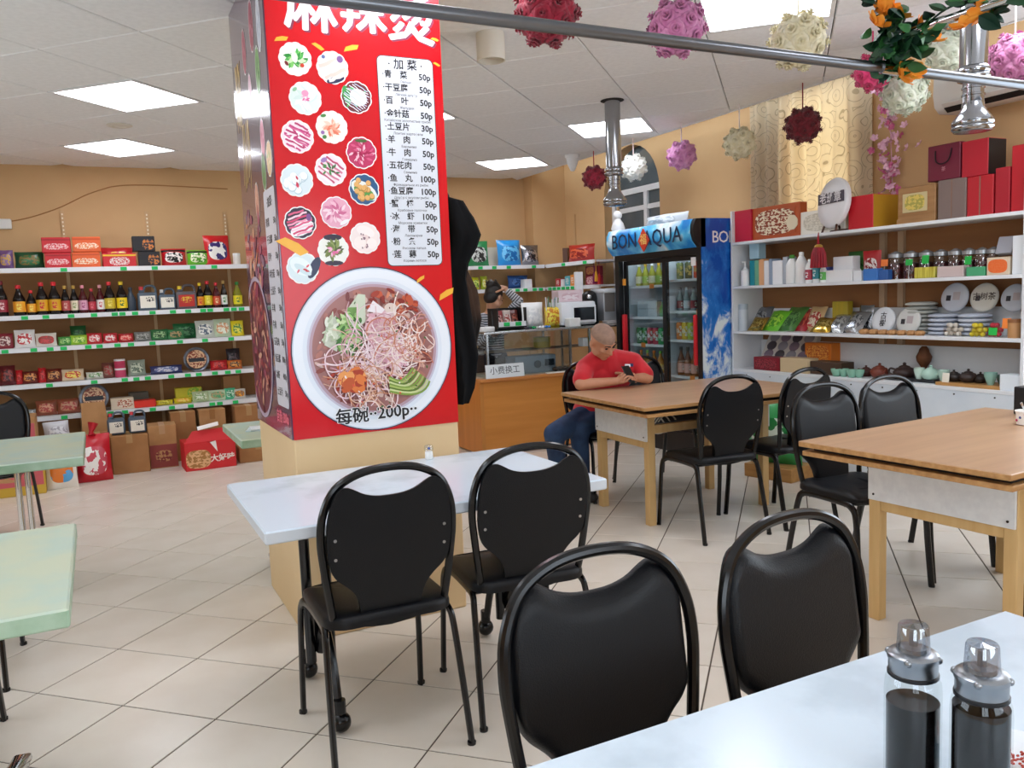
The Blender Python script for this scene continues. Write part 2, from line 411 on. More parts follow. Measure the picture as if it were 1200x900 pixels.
# daylight portals in the window openings
def portal(loc, rot, sx, sy):
    l = bpy.data.lights.new('window_daylight', 'AREA'); l.shape = 'RECTANGLE'; l.size = sx; l.size_y = sy; l.cycles.is_portal = True
    o = bpy.data.objects.new('window_daylight', l); C.objects.link(o); o.location = loc; o.rotation_euler = rot
portal((XR + .2, .95, 1.65), (0, PI / 2, 0), 1.6, 3.1)
portal((XR + .2, 4.7, 2.35), (0, PI / 2, 0), 1.1, .8)
portal((XL - .14, 3.4, 1.45), (0, -PI / 2, 0), 1.1, 3.6)
portal((-1.3, YF - .13, 1.6), (PI / 2, 0, 0), 1.8, 1.5)
portal((1.5, YF - .13, 1.6), (PI / 2, 0, 0), 1.8, 1.5)

# pillar
PX0, PX1, PY0, PY1 = .687, 1.417, 3.4, 4.2
pil = MB().box(PX0, PX1, PY0, PY1, 0, ZC + .02, b=.006)
obj('wall_pillar', pil, mat('pillar_paint', 'dcc095', 0.65, var='d6b98c', scale=2, bump=.06), kind='structure')
# ---------------------------------------------------------------- tables
M_vinyl = mat('black_vinyl', '06080d', 0.38, bump=0.25, bscale=350, spec=0.35)
M_tube = mat('black_tube', '070709', 0.22, spec=0.5)
M_lam = mat('white_marble_laminate', 'cfdde8', 0.2, var='bfcdd8', scale=3.5, detail=10, lo=0.36, hi=0.46)
M_lamedge = mat('laminate_edge', 'cdd3da', 0.35)
M_green = mat('green_marble_laminate', 'b6cbbd', 0.25, var='c2cdb4', scale=6, detail=6, lo=0.36, hi=0.6)
M_greenedge = mat('green_edge', 'a9c3ac', 0.35, var='8fae92', scale=12)
M_top = wood('table_top_wood', 'b08b6b', 'c4a07e', 0.28, 'X', 2.2)
M_ply = wood('plywood_edge', '9a6a3a', 'c79a63', 0.5, 'X', 4)
M_pine = wood('pine_leg', 'c39c62', 'd4b27c', 0.5, 'Z', 3)
M_apron = mat('apron_white', 'dfe1e2', 0.5, var='d6d8da', scale=30)
M_dark = mat('dark_gap', '1a1410', 0.8)
M_boltm = mat('bolt_steel', 'b8b8b8', 0.3, metal=1)

def pedestal_table(label, x0, x1, y0, y1, zt, top_m, edge_m, th=.04):
    t = thing('pedestal_table', label, 'table', ((x0 + x1) / 2, (y0 + y1) / 2, 0))
    w, d = (x1 - x0) / 2, (y1 - y0) / 2
    b = MB().box(-w, w, -d, d, zt - th, zt, b=.005)
    for i, f in enumerate(b.f):
        n = (Vector(b.v[f[1]]) - Vector(b.v[f[0]])).cross(Vector(b.v[f[2]]) - Vector(b.v[f[1]])).normalized()
        b.m[i] = 0 if n.z > .5 else 1
    obj('table_top', b, [top_m, edge_m], t, smooth=30)
    return t
# white table in front of the pillar, on two black pedestals with curved feet
t = pedestal_table('white marble-look table standing against the poster pillar', .39, 1.58, 2.44, 3.22, .752, M_lam, M_lamedge)
for sx in (-.37, .37):
    ped = obj('pedestal', MB().cyl((sx - .035, 0, .16), (sx - .035, 0, .70), .018, n=10).cyl((sx + .035, 0, .16), (sx + .035, 0, .70), .018, n=10)
              .box(sx - .06, sx + .06, -.3, .3, .69, .712), M_tube, t)
    for sy in (-1, 1):
        pts = smoothpts([(sx, 0, .2), (sx, sy * .08, .3), (sx, sy * .16, .22), (sx, sy * .21, .09)], 5)
        ft = obj('curved_foot', MB().tube(pts, [.02 - .006 * i / len(pts) for i in range(len(pts))], 8), M_tube, ped)
        obj('ball_foot', MB().ball((sx, sy * .23, .035), .034).cyl((sx, sy * .225, .05), (sx, sy * .225, .11), .02, n=10), M_tube, ped)
# green marbled tables at the left and behind the pillar, on chrome pedestals
for (label, x0, x1, y0, y1) in (('green marbled table at the left edge, the farther of two', -1.3, -.1, 4.3, 5.22),
                                ('green marbled table at the left edge, the nearer of two', -1.3, -.107, 2.07, 2.93),
                                ('green marbled table mostly hidden behind the pillar', .6, 1.55, 4.26, 4.94)):
    t = pedestal_table(label, x0, x1, y0, y1, .75, M_green, M_greenedge, .045)
    for sx in ((x1 - x0) / 2 - .3,) if x0 > 0 else (-(x1 - x0) / 2 + .3, (x1 - x0) / 2 - .29):
        p = obj('pedestal', MB().cyl((sx - .022, 0, .05), (sx - .022, 0, .7), .014, n=12).cyl((sx + .022, 0, .05), (sx + .022, 0, .7), .014, n=12).box(sx - .05, sx + .05, -.25, .25, .69, .705), M_chrome, t)
        hl = .42 if x0 < 0 else .30
        obj('floor_bar', MB().box(-.028, .028, -hl, hl, .022, .05, b=.012), M_chrome, p, loc=(sx, 0, 0), rot=(0, 0, -.2 if x0 < 0 else 0))
        if x0 > 0: obj('floor_bar', MB().box(sx - .5, sx + .03, -.03, .03, .025, .05, b=.01), M_chrome, p)
        for sy in (-1, 1): obj('glide', MB().cyl((sx, sy * (hl - .03), 0), (sx, sy * (hl - .03), .03), .014, n=10), M_tube, p)

def wooden_table(label, cx, cy, rz, w, d, lx, ly, ldx=0, ldy=0, shelf=True):
    """two-layer wooden top over a pine frame with a white board across the end"""
    t = thing('wooden_table', label, 'table', (cx, cy, 0), rz)
    b = MB().box(-w / 2, w / 2, -d / 2, d / 2, .742, .765, b=.003)
    for i, f in enumerate(b.f):
        n = (Vector(b.v[f[1]]) - Vector(b.v[f[0]])).cross(Vector(b.v[f[2]]) - Vector(b.v[f[1]])).normalized(); b.m[i] = 0 if n.z > .5 else 1
    obj('table_top', b, [M_top, M_ply], t)
    obj('spacer', MB().box(-w / 2 + .06, w / 2 - .06, -d / 2 + .03, d / 2 - .03, .722, .742), M_dark, t, smooth=0)
    obj('lower_top', MB().box(-w / 2 + .02, w / 2 - .02, -d / 2 + .004, d / 2 - .004, .702, .722, b=.002), M_ply, t)
    x0, x1, y0, y1 = ldx - lx / 2, ldx + lx / 2, ldy - ly / 2, ldy + ly / 2; s = .05
    for x in (x0, x1 - s):
        for y in (y0, y1 - s): obj('leg', MB().box(x, x + s, y, y + s, 0, .702, b=.003), M_pine, t)
    for x in (x0 + .005, x1 - s + .005): obj('rail', MB().box(x, x + .04, y0 + s, y1 - s, .47, .52, b=.002), M_pine, t)
    for y in (y0 + .005, y1 - s + .005): obj('rail', MB().box(x0 + s, x1 - s, y, y + .035, .56, .61, b=.002), M_pine, t)
    ap = obj('end_board', MB().box(x0 - .012, x0, y0 + .005, y1 - .005, .515, .702, b=.001), M_apron, t)
    for y in (y0 + .03, y1 - .03):
        for z in (.54, .68): obj('screw', MB().cyl((x0 - .014, y, z), (x0 - .012, y, z), .005, n=8), M_dark, ap)
    obj('end_board', MB().box(x1, x1 + .012, y0 + .005, y1 - .005, .515, .702, b=.001), M_apron, t)
    return t
wt2 = wooden_table('wooden table where the man in red sits', 3.375, 4.21, math.radians(-2), 1.36, .98, .92, .6, -.03, .06)
wt3 = wooden_table('wooden table at the right edge holding the floral cup', 3.27, 2.12, math.radians(4), 1.36, .86, 1.0, .6, .06, -.03)
obj('under_shelf', MB().box(-.4, .4, -.2, .3, .6, .612), mat('grey_board', '6d747a', .5), wt2, smooth=0)
obj('under_shelf', MB().box(-.36, .48, -.25, .2, .6, .612), mat('grey_board', '6d747a', .5), wt3, smooth=0)
# coiled flex under the man's table
cd = MB()
for k in range(3):
    cd.tube([(2.98 + k * .05 + .05 * math.cos(a) * (1 + .2 * k), 4.03 + .02 * math.sin(2 * a) + .02 * k, .605 + .055 * math.sin(a)) for a in [2 * PI * i / 20 for i in range(20)]], .005, 6, closed=True)
tag(obj('power_cable', cd, plain('ddd6c6', .5)), 'loops of cream power cable hanging under the table of the man in red', 'cable')
# near white table with the sauce bottles
t = pedestal_table('white marble-look table nearest the camera, bottom right', .36, 1.56, .22, .985, .752, M_lam, M_lamedge, .035)
for sx in (-.46, .46):
    p = obj('pedestal', MB().box(sx - .03, sx + .03, -.04, .04, .04, .7, b=.006).box(sx - .05, sx + .05, -.28, .28, .69, .716), M_tube, t)
    obj('floor_bar', MB().box(sx - .03, sx + .03, -.3, .3, 0, .04, b=.012), M_tube, p)

# ---------------------------------------------------------------- chairs
def chair_parts(label):
    """stacking chair facing +Y: splayed side frames, hoop back with a waisted pad, square cushion"""
    t = thing('stacking_chair', label, 'chair')
    for s in (-1, 1):
        pts = smoothpts([(s * .215, .235, 0), (s * .212, .215, .2), (s * .208, .2, .37), (s * .203, .165, .418), (s * .195, .1, .427), (s * .195, -.08, .427),
                         (s * .2, -.14, .418), (s * .205, -.165, .375), (s * .212, -.205, .2), (s * .218, -.245, 0)], 5)
        obj('side_frame', MB().tube(pts, .0125, 10, oval=(1.35, .8), up=(0, 1, 0)), M_tube, t)
        for y in (.235, -.245): obj('foot_cap', MB().cyl((s * .2165, y, 0), (s * .2165, y - .001, .01), .0142, n=10), M_black, t)
    half = [(.0, .15, .42), (.09, .15, .42), (.155, .12, .422), (.17, .0, .428), (.172, -.1, .432), (.176, -.155, .452), (.186, -.172, .52), (.2, -.185, .63), (.207, -.195, .72),
            (.197, -.205, .8), (.16, -.214, .87), (.09, -.22, .909), (.0, -.222, .92)]
    hoop = half + [(-x, y, z) for x, y, z in half[-2:0:-1]]
    obj('hoop', MB().tube(smoothpts(hoop, 5, True), .0125, 10, closed=True), M_tube, t)
    for y in (-.1, .12): obj('crossbar', MB().cyl((-.195, y, .415), (.195, y, .415), .009, n=8), M_tube, t)
    # backrest pad: outline in x,z following the hoop, dished, padded on the front
    right = [(.0, .838), (.04, .84), (.08, .851), (.113, .87), (.138, .877), (.165, .858), (.186, .8), (.194, .72), (.19, .66), (.182, .62), (.165, .592), (.135, .565), (.108, .53), (.097, .49), (.094, .45), (.088, .425), (.0, .415)]
    sm = [(p.x, p.z) for p in smoothpts([(x, 0, z) for x, z in right], 6)]
    def ypl(z): return -.155 - .075 * max(0, min(1, (z - .43) / .45)) ** .8
    iw = max(range(len(sm)), key=lambda i: sm[i][0]); XW = sm[iw][0]
    def edge(pts, x):
        for (x0, z0), (x1, z1) in zip(pts, pts[1:]):
            if x0 <= x <= x1: return z0 + (z1 - z0) * ((x - x0) / (x1 - x0) if x1 > x0 else 0)
        return pts[-1][1]
    top_e = sorted(sm[:iw + 1]); bot_e = sorted(sm[iw:])
    pad = MB(); nx, nz = 41, 19; sst = lambda t: max(0, min(1, t)) ** 2 * (3 - 2 * max(0, min(1, t)))
    for side in (1, -1):
        for j in range(nz):
            for i in range(nx):
                x = XW * math.sin(PI * (i / (nx - 1) - .5)) * .99999; zt, zb = edge(top_e, abs(x)), edge(bot_e, abs(x)); v = .5 - .5 * math.cos(PI * j / (nz - 1)); z = zb + (zt - zb) * v
                d = min((zt - z) / .034, (z - zb) / .034, (XW - abs(x)) / .022 + .02); e = math.sqrt(sst(d) if d < 1 else 1)
                pad.v.append((x, ypl(z) + (-.003 + .027 * e if side > 0 else -.013), z))
    N_ = nx * nz
    for j in range(nz - 1):
        for i in range(nx - 1):
            a = j * nx + i; pad.f += [(a + 1, a, a + nx, a + nx + 1), (N_ + a, N_ + a + 1, N_ + a + nx + 1, N_ + a + nx)]; pad.m += [0, 0]
    for i in range(nx - 1):
        pad.f += [(i, i + 1, N_ + i + 1, N_ + i), ((nz - 1) * nx + i + 1, (nz - 1) * nx + i, N_ + (nz - 1) * nx + i, N_ + (nz - 1) * nx + i + 1)]; pad.m += [0, 0]
    bk = obj('backrest', pad, M_vinyl, t, smooth=50)
    for sx in (-.17, .17):
        for z in (.66, .72): obj('screw', MB().cyl((sx, ypl(z) - .0145, z), (sx, ypl(z) - .011, z), .005, n=8), M_boltm, bk)
    seat = MB(); outl = rrect(-.205, .205, -.2, .215, .075, 5)
    prof = ((.93, .432), (1.0, .437), (1.0, .452), (.985, .466), (.93, .474), (.7, .478), (.3, .479))
    b0 = 0; m = len(outl)
    for k, (sc, z) in enumerate(prof):
        for x, y in outl: seat.v.append((x * sc, y * sc, z - (.02 if y > .15 and k > 2 else 0) * (y - .15) / .06))
    for k in range(len(prof) - 1):
        for i in range(m): seat.f.append((k * m + i, k * m + (i + 1) % m, (k + 1) * m + (i + 1) % m, (k + 1) * m + i)); seat.m.append(0)
    seat.f += [tuple(range(m - 1, -1, -1)), tuple((len(prof) - 1) * m + i for i in range(m))]; seat.m += [0, 0]
    obj('seat', seat, M_vinyl, t, smooth=60)
    return t
R = math.radians
ch0 = chair_parts('black chair at the white pillar table, the left one, seen from behind')
ch0.location = (.745, 2.56, 0); ch0.rotation_euler = (0, 0, R(-1)); ch0['group'] = 'black stacking chairs'
for x, y, rz, lb in ((1.265, 2.585, -6, 'black chair at the white pillar table, the right one, seen from behind'),
                     (.805, 1.09, 178, 'large black chair nearest the camera, bottom centre, cut by the near white table'),
                     (1.29, 1.06, 183, 'black chair behind the sauce bottles, at the far side of the near white table'),
                     (3.14, 3.74, -5, 'black chair at the near side of the man\'s wooden table, the left one'),
                     (3.66, 3.73, 4, 'black chair at the near side of the man\'s wooden table, the right one'),
                     (3.14, 2.70, 176, 'black chair at the far side of the right wooden table, the left one, front visible'),
                     (3.615, 2.71, 178, 'black chair at the far side of the right wooden table, nearer the tea shelves'),
                     (3.13, 4.86, 177, 'black chair the man in red sits on'),
                     (3.62, 4.93, 176, 'empty black chair beside the man in red, before the drinks fridge'),
                     (3.33, 1.66, -4, 'black chair at the right edge, at the near side of the right wooden table'),
                     (-.68, 6.12, 172, 'black chair at the left edge behind the farther green table'),
                     (-.62, 3.82, -3, 'black chair of which a leg shows behind the nearer green table'),
                     (-.62, 3.06, 180, 'black chair of which a leg shows below the nearer green table')):
    dup(ch0, (x, y, 0), R(rz), lb, 'black stacking chairs')
# ---------------------------------------------------------------- printed posters on the pillar
def ell(cx, cz, rx, rz, rot=0.0, n=14):
    c, s = math.cos(rot), math.sin(rot)
    return [(cx + rx * math.cos(a) * c - rz * math.sin(a) * s, cz + rx * math.cos(a) * s + rz * math.sin(a) * c) for a in [2 * PI * i / n for i in range(n)]]
def scallop(cx, cz, r, lobes=11, n=66):
    return [(cx + (r * (1 + .055 * abs(math.sin(lobes * a / 2)) - .03)) * math.cos(a), cz + (r * (1 + .055 * abs(math.sin(lobes * a / 2)) - .03)) * math.sin(a)) for a in [2 * PI * i / n for i in range(n)]]
def ribbon(pts, w):
    """outline strip around a 2-D polyline as quads"""
    L, Rr = [], []
    for i in range(len(pts)):
        a = Vector(pts[max(i - 1, 0)]); b = Vector(pts[min(i + 1, len(pts) - 1)]); d = (b - a)
        d = d.normalized() if d.length > 1e-9 else Vector((1, 0)); nn = Vector((-d.y, d.x)) * w / 2
        p = Vector(pts[i]); L.append(p + nn); Rr.append(p - nn)
    return L, Rr
class Print:
    """flat ink on a board, in the board's XZ plane, each layer a hair above the last"""
    def __init__(s, y0=-.0008): s.mb = MB(); s.cols = []; s.y = y0
    def slot(s, c):
        if c not in s.cols: s.cols.append(c)
        return s.cols.index(c)
    def poly(s, pts, c, step=.00003):
        s.y -= step; n = len(pts); ar = sum(pts[i][0] * pts[(i + 1) % n][1] - pts[(i + 1) % n][0] * pts[i][1] for i in range(n))
        if ar < 0: pts = pts[::-1]
        s.mb.add([(p[0], s.y, p[1]) for p in pts], [tuple(range(n))], s.slot(c))
    def line(s, pts, w, c, step=.00001):
        s.y -= step; L, Rr = ribbon(pts, w); k = len(L)
        s.mb.add([(p.x, s.y, p.y) for p in L] + [(p.x, s.y, p.y) for p in Rr], [(i, k + i, k + i + 1, i + 1) for i in range(k - 1)], s.slot(c))
    def make(s, name, parent, rough=.3):
        return obj(name, s.mb, [plain(c, rough) for c in s.cols], parent, smooth=0, kind=None)
rp = random.Random(11)
def food_photo(parent, cx, cz, r, bg, items, name='food_photo', sx=1.0, border='f2f2f0'):
    p = Print(); p.poly(scallop(0, 0, r), border); p.poly(scallop(0, 0, r * .93), bg)
    for it in items:
        k = it[0]
        if k == 'dots':
            _, c1, c2, n, s = it
            for i in range(n):
                a = rp.uniform(0, 2 * PI); d = rp.uniform(0, .68) * r; x, z = d * math.cos(a), d * math.sin(a)
                p.poly(ell(x, z, s * r * 1.12, s * r * 1.12), c2); p.poly(ell(x - .01 * r, z + .03 * r, s * r, s * r), c1)
        elif k == 'strips':
            _, cs, n, w, ang = it
            for i in range(n):
                t = (i + .5) / n * 1.5 - .75; hl = math.sqrt(max(.02, .74 - t * t)) * r * rp.uniform(.85, 1)
                c, s = math.cos(ang), math.sin(ang); wob = [rp.uniform(-.05, .05) * r for _ in range(6)]
                pts = [(q * c - (t * r + wob[j]) * s, q * s + (t * r + wob[j]) * c) for j, q in enumerate([-hl + 2 * hl * m / 5 for m in range(6)])]
                p.line(pts, w * r, cs[i % len(cs)], .00003)
        elif k == 'leaf':
            _, cs, n, s, spread = it
            for i in range(n):
                a = rp.uniform(0, 2 * PI); d = rp.uniform(.05, spread) * r
                p.poly([(d * math.cos(a) + u * s * r * math.cos(a + .4) - v * s * r * math.sin(a + .4), d * math.sin(a) + u * s * r * math.sin(a + .4) + v * s * r * math.cos(a + .4)) for u, v in ((-1, 0), (-.3, .38), (.4, .3), (1, 0), (.4, -.3), (-.3, -.4))], cs[i % len(cs)])
        elif k == 'blob':
            _, c, x, z, a, b, rot = it; p.poly(ell(x * r, z * r, a * r, b * r, rot), c)
    o = p.make(name, parent); o.location = (cx, 0, cz); o.scale = (sx, 1, 1)
    return o
FOODS = [('fbfbf5', [('leaf', ('4fae52', '86cf6f', '2f8f3c', 'cfe9bc'), 40, .3, .55), ('blob', 'e9f6e2', -.05, .1, .18, .34, .2), ('blob', 'c8402c', .4, -.35, .13, .12, 0), ('blob', '7a2a2a', -.55, -.3, .1, .16, .6)]),
         ('e6e0e2', [('blob', '2a2f4d', .15, -.72, .6, .2, .3), ('strips', ('eee4dc', 'd9c6bb', 'f3ece6'), 6, .22, .45), ('blob', '7c5a92', .5, .55, .2, .22, 0), ('blob', '5a6a9a', -.55, .62, .12, .12, 0)]),
         ('dfeee8', [('leaf', ('ecf5f2', 'd3e6e0', 'f7fbf9'), 26, .4, .5), ('blob', 'e79bbb', 0, .3, .22, .2, 0), ('leaf', ('d8649a', 'f0b6cf'), 8, .13, .2), ('blob', '8fc39a', -.62, .5, .16, .1, .7)]),
         ('6b3036', [('blob', '3f9a4c', -.62, .1, .26, .6, .2), ('leaf', ('57b65c', '2f7c3c'), 14, .2, .8), ('blob', 'dfe6f3', .12, 0, .58, .52, -.6), ('strips', ('f2f5fb', 'c8d3ea', 'e6ecf7'), 11, .05, -.5)]),
         ('ecece0', [('leaf', ('f0a58c', 'e57f63', 'f7cdbb'), 26, .26, .42), ('blob', '4d8a4a', -.5, .68, .18, .1, .2), ('blob', '9a6fb0', -.6, -.35, .12, .12, 0), ('blob', '4d8a4a', -.5, -.62, .14, .12, .4)]),
         ('f4dfe6', [('strips', ('c6477f', 'f6e3ea', 'b9396f', 'fbf1f4', 'd56a98'), 13, .12, -.42), ('leaf', ('c03a72', 'f9eef2'), 12, .16, .7)]),
         ('c03a66', [('leaf', ('d95c86', 'a51f4d', 'f3c3d2', 'bd3160'), 60, .2, .75), ('blob', '4a6a3a', 0, .75, .4, .1, 0)]),
         ('f1e4ea', [('strips', ('f8eff2', 'c04a72', 'f5dfe6', 'd77f9d'), 11, .12, -.6), ('leaf', ('3f8a44', '2c6b36'), 12, .16, .5), ('blob', 'a77fbb', -.4, .6, .22, .14, .5)]),
         ('dce9ee', [('dots', 'f3f8fb', 'b5ccd6', 16, .24), ('leaf', ('d3405a', 'c22f4a'), 4, .16, .5)]),
         ('2f5a86', [('blob', 'e7ece9', 0, -.05, .95, .5, -.55), ('blob', '5aa04e', 0, -.2, .75, .38, -.5), ('dots', 'e3b26c', 'b37d3c', 17, .16)]),
         ('e7a9c0', [('leaf', ('f2c0d2', 'd97fa3', 'f8dbe5', 'cf6a92'), 46, .24, .7), ('blob', 'f4f2f4', .5, -.6, .34, .12, .5)]),
         ('2c2238', [('blob', 'f1f1f3', .1, -.35, .8, .4, .45), ('strips', ('f29db8', 'd4426e', 'f9cfdb', 'dd5f86'), 8, .12, .35), ('blob', '7d4f8e', .55, .35, .16, .22, 0)]),
         ('f1e2df', [('blob', 'f7ecea', .05, .42, .62, .34, -.35), ('blob', 'e9d2cf', -.1, -.2, .5, .42, .3), ('blob', 'f6eae6', -.35, -.28, .4, .4, 0), ('blob', 'f6eae6', .42, -.35, .34, .34, 0), ('dots', '8b6c78', '8b6c78', 12, .045)]),
         ('efefe8', [('blob', '2c2238', 0, .8, .6, .2, 0), ('blob', '2c2238', 0, -.82, .6, .16, 0), ('leaf', ('6c7d3c', '4c5a2a', '8a9a55'), 34, .3, .5), ('leaf', ('e06aa0', 'f4b4d0'), 8, .18, .4)]),
         ('d8e6ea', [('blob', '2f3552', .72, 0, .3, .75, -.5), ('blob', 'e9f3f5', -.1, .1, .75, .5, -.6), ('blob', 'cddfe5', 0, -.1, .62, .22, -.6), ('leaf', ('c7343c', 'e0606a'), 4, .16, .45)])]
M_red = mat('poster_red', 'd3161f', 0.22, var='c5121c', scale=2)
M_inkwhite = plain('f1f2f4', .3); M_inkblack = plain('1b1b20', .4); M_inkgrey = plain('55565c', .4); M_shadow = plain('7d2b46', .4)
pf = thing('menu_poster', 'large red menu poster with a noodle bowl on the pillar front', 'poster', (PX0, PY0, 0))
PW = PX1 - PX0; PZ0 = .86
obj('board', MB().box(0, PW, -.006, 0, PZ0, ZC), M_red, pf, smooth=0)
def pl(x): return x - PX0
Y0 = -.0062
for (wx, wz), (bg, items) in zip([(.793, 2.377), (.941, 2.356), (.823, 2.228), (1.033, 2.246), (.923, 2.121), (.782, 2.077), (1.041, 2.024), (.908, 1.951), (.768, 1.906), (1.043, 1.875), (.919, 1.78), (.77, 1.738), (1.035, 1.676), (.898, 1.628), (.768, 1.558)], FOODS):
    o = food_photo(pf, pl(wx), wz, .0645, bg, items); o.location.y = Y0
# yellow flecks
fl = Print()
for wx, wz, a, l in ((.744, 2.45, .2, .03), (.888, 2.434, -.5, .028), (1.024, 2.441, .3, .036), (1.392, 2.51, -.2, .02), (1.395, 2.408, -.4, .018), (.735, 1.645, -.5, .07), (1.271, 1.5, .6, .025), (1.388, 1.433, .5, .045)):
    fl.poly([(pl(wx) + x * math.cos(a) * l - z * math.sin(a) * l, wz + x * math.sin(a) * l + z * math.cos(a) * l) for x, z in ((-1, -.2), (-.6, .25), (.2, .3), (.95, .12), (.6, -.3))], 'f0b23a')
o = fl.make('yellow_fleck', pf); o.location.y = Y0; o['kind'] = 'stuff'
def brushed(name, body, size, m, parent, loc, rt, w, n=10):
    """heavy brush lettering: the glyph thickened by overlapping offsets in one mesh"""
    src = text_mesh(body, size, depth=.0002); V = [tuple(v.co) for v in src.vertices]; F = [tuple(p.vertices) for p in src.polygons]; b = MB()
    for i in range(n):
        a = 2 * PI * i / n; b.add([(x + w * math.cos(a), y - i * .00002, z + w * .8 * math.sin(a)) for x, y, z in V], F)
    bpy.data.meshes.remove(src)
    return obj(name, b, m, parent, smooth=0, loc=loc, rot=(0, rt, 0))
# title characters, white brush lettering with a plum shadow
for chx, wx, wz, s, rt in (('麻', .868, 2.575, .215, .04), ('辣', 1.078, 2.585, .2, -.03), ('烫', 1.29, 2.57, .215, .05)):
    brushed('title_shadow', chx, s, M_shadow, pf, (pl(wx) + .007, Y0 - .0004, wz - .006), rt, .0065)
    brushed('title_character', chx, s, M_inkwhite, pf, (pl(wx), Y0 - .0012, wz), rt, .0055)
# price panel
mp = Print(); mp.poly(rrect(pl(1.127), pl(1.377), 1.557, 2.425, .022), '2a2a34'); mp.poly(rrect(pl(1.130), pl(1.374), 1.56, 2.422, .021), 'd9dee6')
mp = mp.make('price_panel', pf); mp.location.y = Y0
lettering('menu_heading', '· 加 菜 ·', .046, M_inkblack, mp, (pl(1.252), -.001, 2.391), bold=.0008)
MENU = [('青　菜', '50p', 'Овощи'), ('干豆腐', '50p', 'Лёгкий доуфу'), ('百　叶', '50p', 'Желудки'), ('金针菇', '50p', 'Китайские золотистые грибы'), ('土豆片', '30p', 'Ломтик картофеля'),
        ('羊　肉', '50p', 'Баранина'), ('牛　肉', '50p', 'Говядина'), ('五花肉', '50p', 'Свинина'), ('鱼　丸', '100p', 'Фрикадельки из рыбы'), ('鱼豆腐', '100p', 'Доуфу с вкусом рыбы'),
        ('蟹　棒', '50p', 'Крабовые палочки'), ('冰　虾', '100p', 'Морские креветки'), ('海　带', '50p', 'Ламинария'), ('粉　条', '50p', 'Рисовая лапша'), ('莲　藕', '50p', 'Корень лотоса')]
for i, (zh, pr, ru) in enumerate(MENU):
    z = 2.349 - i * .0531
    lettering('menu_line', '·' + zh, .034, M_inkblack, mp, (pl(1.148), -.001, z), align='LEFT', bold=.0006)
    lettering('price', pr, .036, M_inkblack, mp, (pl(1.363), -.001, z - .002), align='RIGHT', bold=.0009)
    lettering('menu_translation', ru, .0145, M_inkgrey, mp, (pl(1.25), -.001, z - .0265), res=1)
# noodle bowl picture
bw = Print(); cx, cz = pl(1.049), 1.211
def disc(r, c): bw.poly(ell(cx, cz, r * 1.015, r, 0, 64), c)
disc(.347, '3a2038'); disc(.342, 'c9d4e2'); disc(.337, 'e9eef5'); disc(.3, 'dfe6f0'); disc(.283, 'c7c2d3'); disc(.274, 'b79aa6'); disc(.262, 'a4716c')
rb = random.Random(5)
def within(x, z, q=.265): return x * x + z * z < q * q
def scat(n, cs, s, x0, z0, rx, rz, asp=.5):
    for i in range(n):
        a = rb.uniform(0, 2 * PI); d = math.sqrt(rb.random()); x, z = x0 + rx * d * math.cos(a), z0 + rz * d * math.sin(a)
        if within(x, z): bw.poly(ell(cx + x, cz + z, s * rb.uniform(.6, 1.3), s * asp * rb.uniform(.6, 1.3), rb.uniform(0, PI), 8), cs[i % len(cs)])
def strands(n, cs, w, x0, z0, r, curl):
    for i in range(n):
        x, z = x0 + rb.gauss(0, r), z0 + rb.gauss(0, r); a = rb.uniform(0, 2 * PI); k = rb.uniform(-curl, curl); pts = []
        for j in range(rb.randint(10, 22)):
            if not within(x, z, .268): break
            pts.append((cx + x, cz + z)); x += .011 * math.cos(a); z += .011 * math.sin(a); a += k + rb.uniform(-.12, .12)
        if len(pts) > 3: bw.line(pts, w * rb.uniform(.7, 1.3), cs[i % len(cs)])
scat(160, ('8f4a42', 'b5786c', 'c99a8f', '7c3a3a', 'd8b9ae'), .022, 0, 0, .25, .25)
scat(50, ('a33a2a', 'c4573a', '8a2a22', 'd98a6a'), .02, .1, .19, .12, .06)
scat(30, ('b33a28', 'c85a32', 'e0834a'), .022, -.11, -.11, .1, .06)
bw.poly([(cx + x, cz + z) for x, z in ((-.215, .03), (-.2, .12), (-.16, .15), (-.145, .08), (-.165, 0))], 'c6cbb8')
bw.poly([(cx + x, cz + z) for x, z in ((-.12, .16), (-.06, .235), (-.03, .23), (-.035, .12), (-.08, .08))], 'cfd6c0')
bw.poly([(cx + x, cz + z) for x, z in ((-.165, .02), (-.15, .1), (-.11, .18), (-.07, .18), (-.06, .06), (-.1, .0), (-.15, -.01))], '6f9a4c')
scat(110, ('4f8a3a', '8fc06a', 'a8d07e', '3d7430', 'c5dba0'), .016, -.105, .075, .06, .09)
scat(24, ('dfe3d2', 'cbd3bb', 'b3bfa0'), .024, -.19, .09, .03, .06, .3)
scat(70, ('dfa9b4', 'e6bcc4', 'cf8f9c', 'eed2d6'), .026, .035, .07, .07, .1)
scat(40, ('e2b4bd', 'd49aa8', 'f0dadd'), .024, .09, -.02, .05, .07)
bw.poly([(cx + x, cz + z) for x, z in ((-.03, .16), (.0, .205), (.05, .165), (.035, .15))], 'eee6ea')
bw.poly(ell(cx + .075, cz + .17, .028, .022), 'e3cfc4')
strands(120, ('e3c3cb', 'd9adb6', 'efdde0', 'c9919c', 'e8ccd2', 'd8b0a8'), .0045, -.03, -.04, .075, .22)
strands(60, ('e9cfc6', 'd39a86', 'f1e0da', 'c77a60'), .0045, .15, .05, .05, .35)
strands(40, ('dcb39c', 'c98a6a', 'efd9d0'), .004, -.03, -.13, .06, .2)
scat(30, ('c0562c', 'd8763a', 'e79a56', 'a83a22'), .03, -.105, -.125, .04, .035, .8)
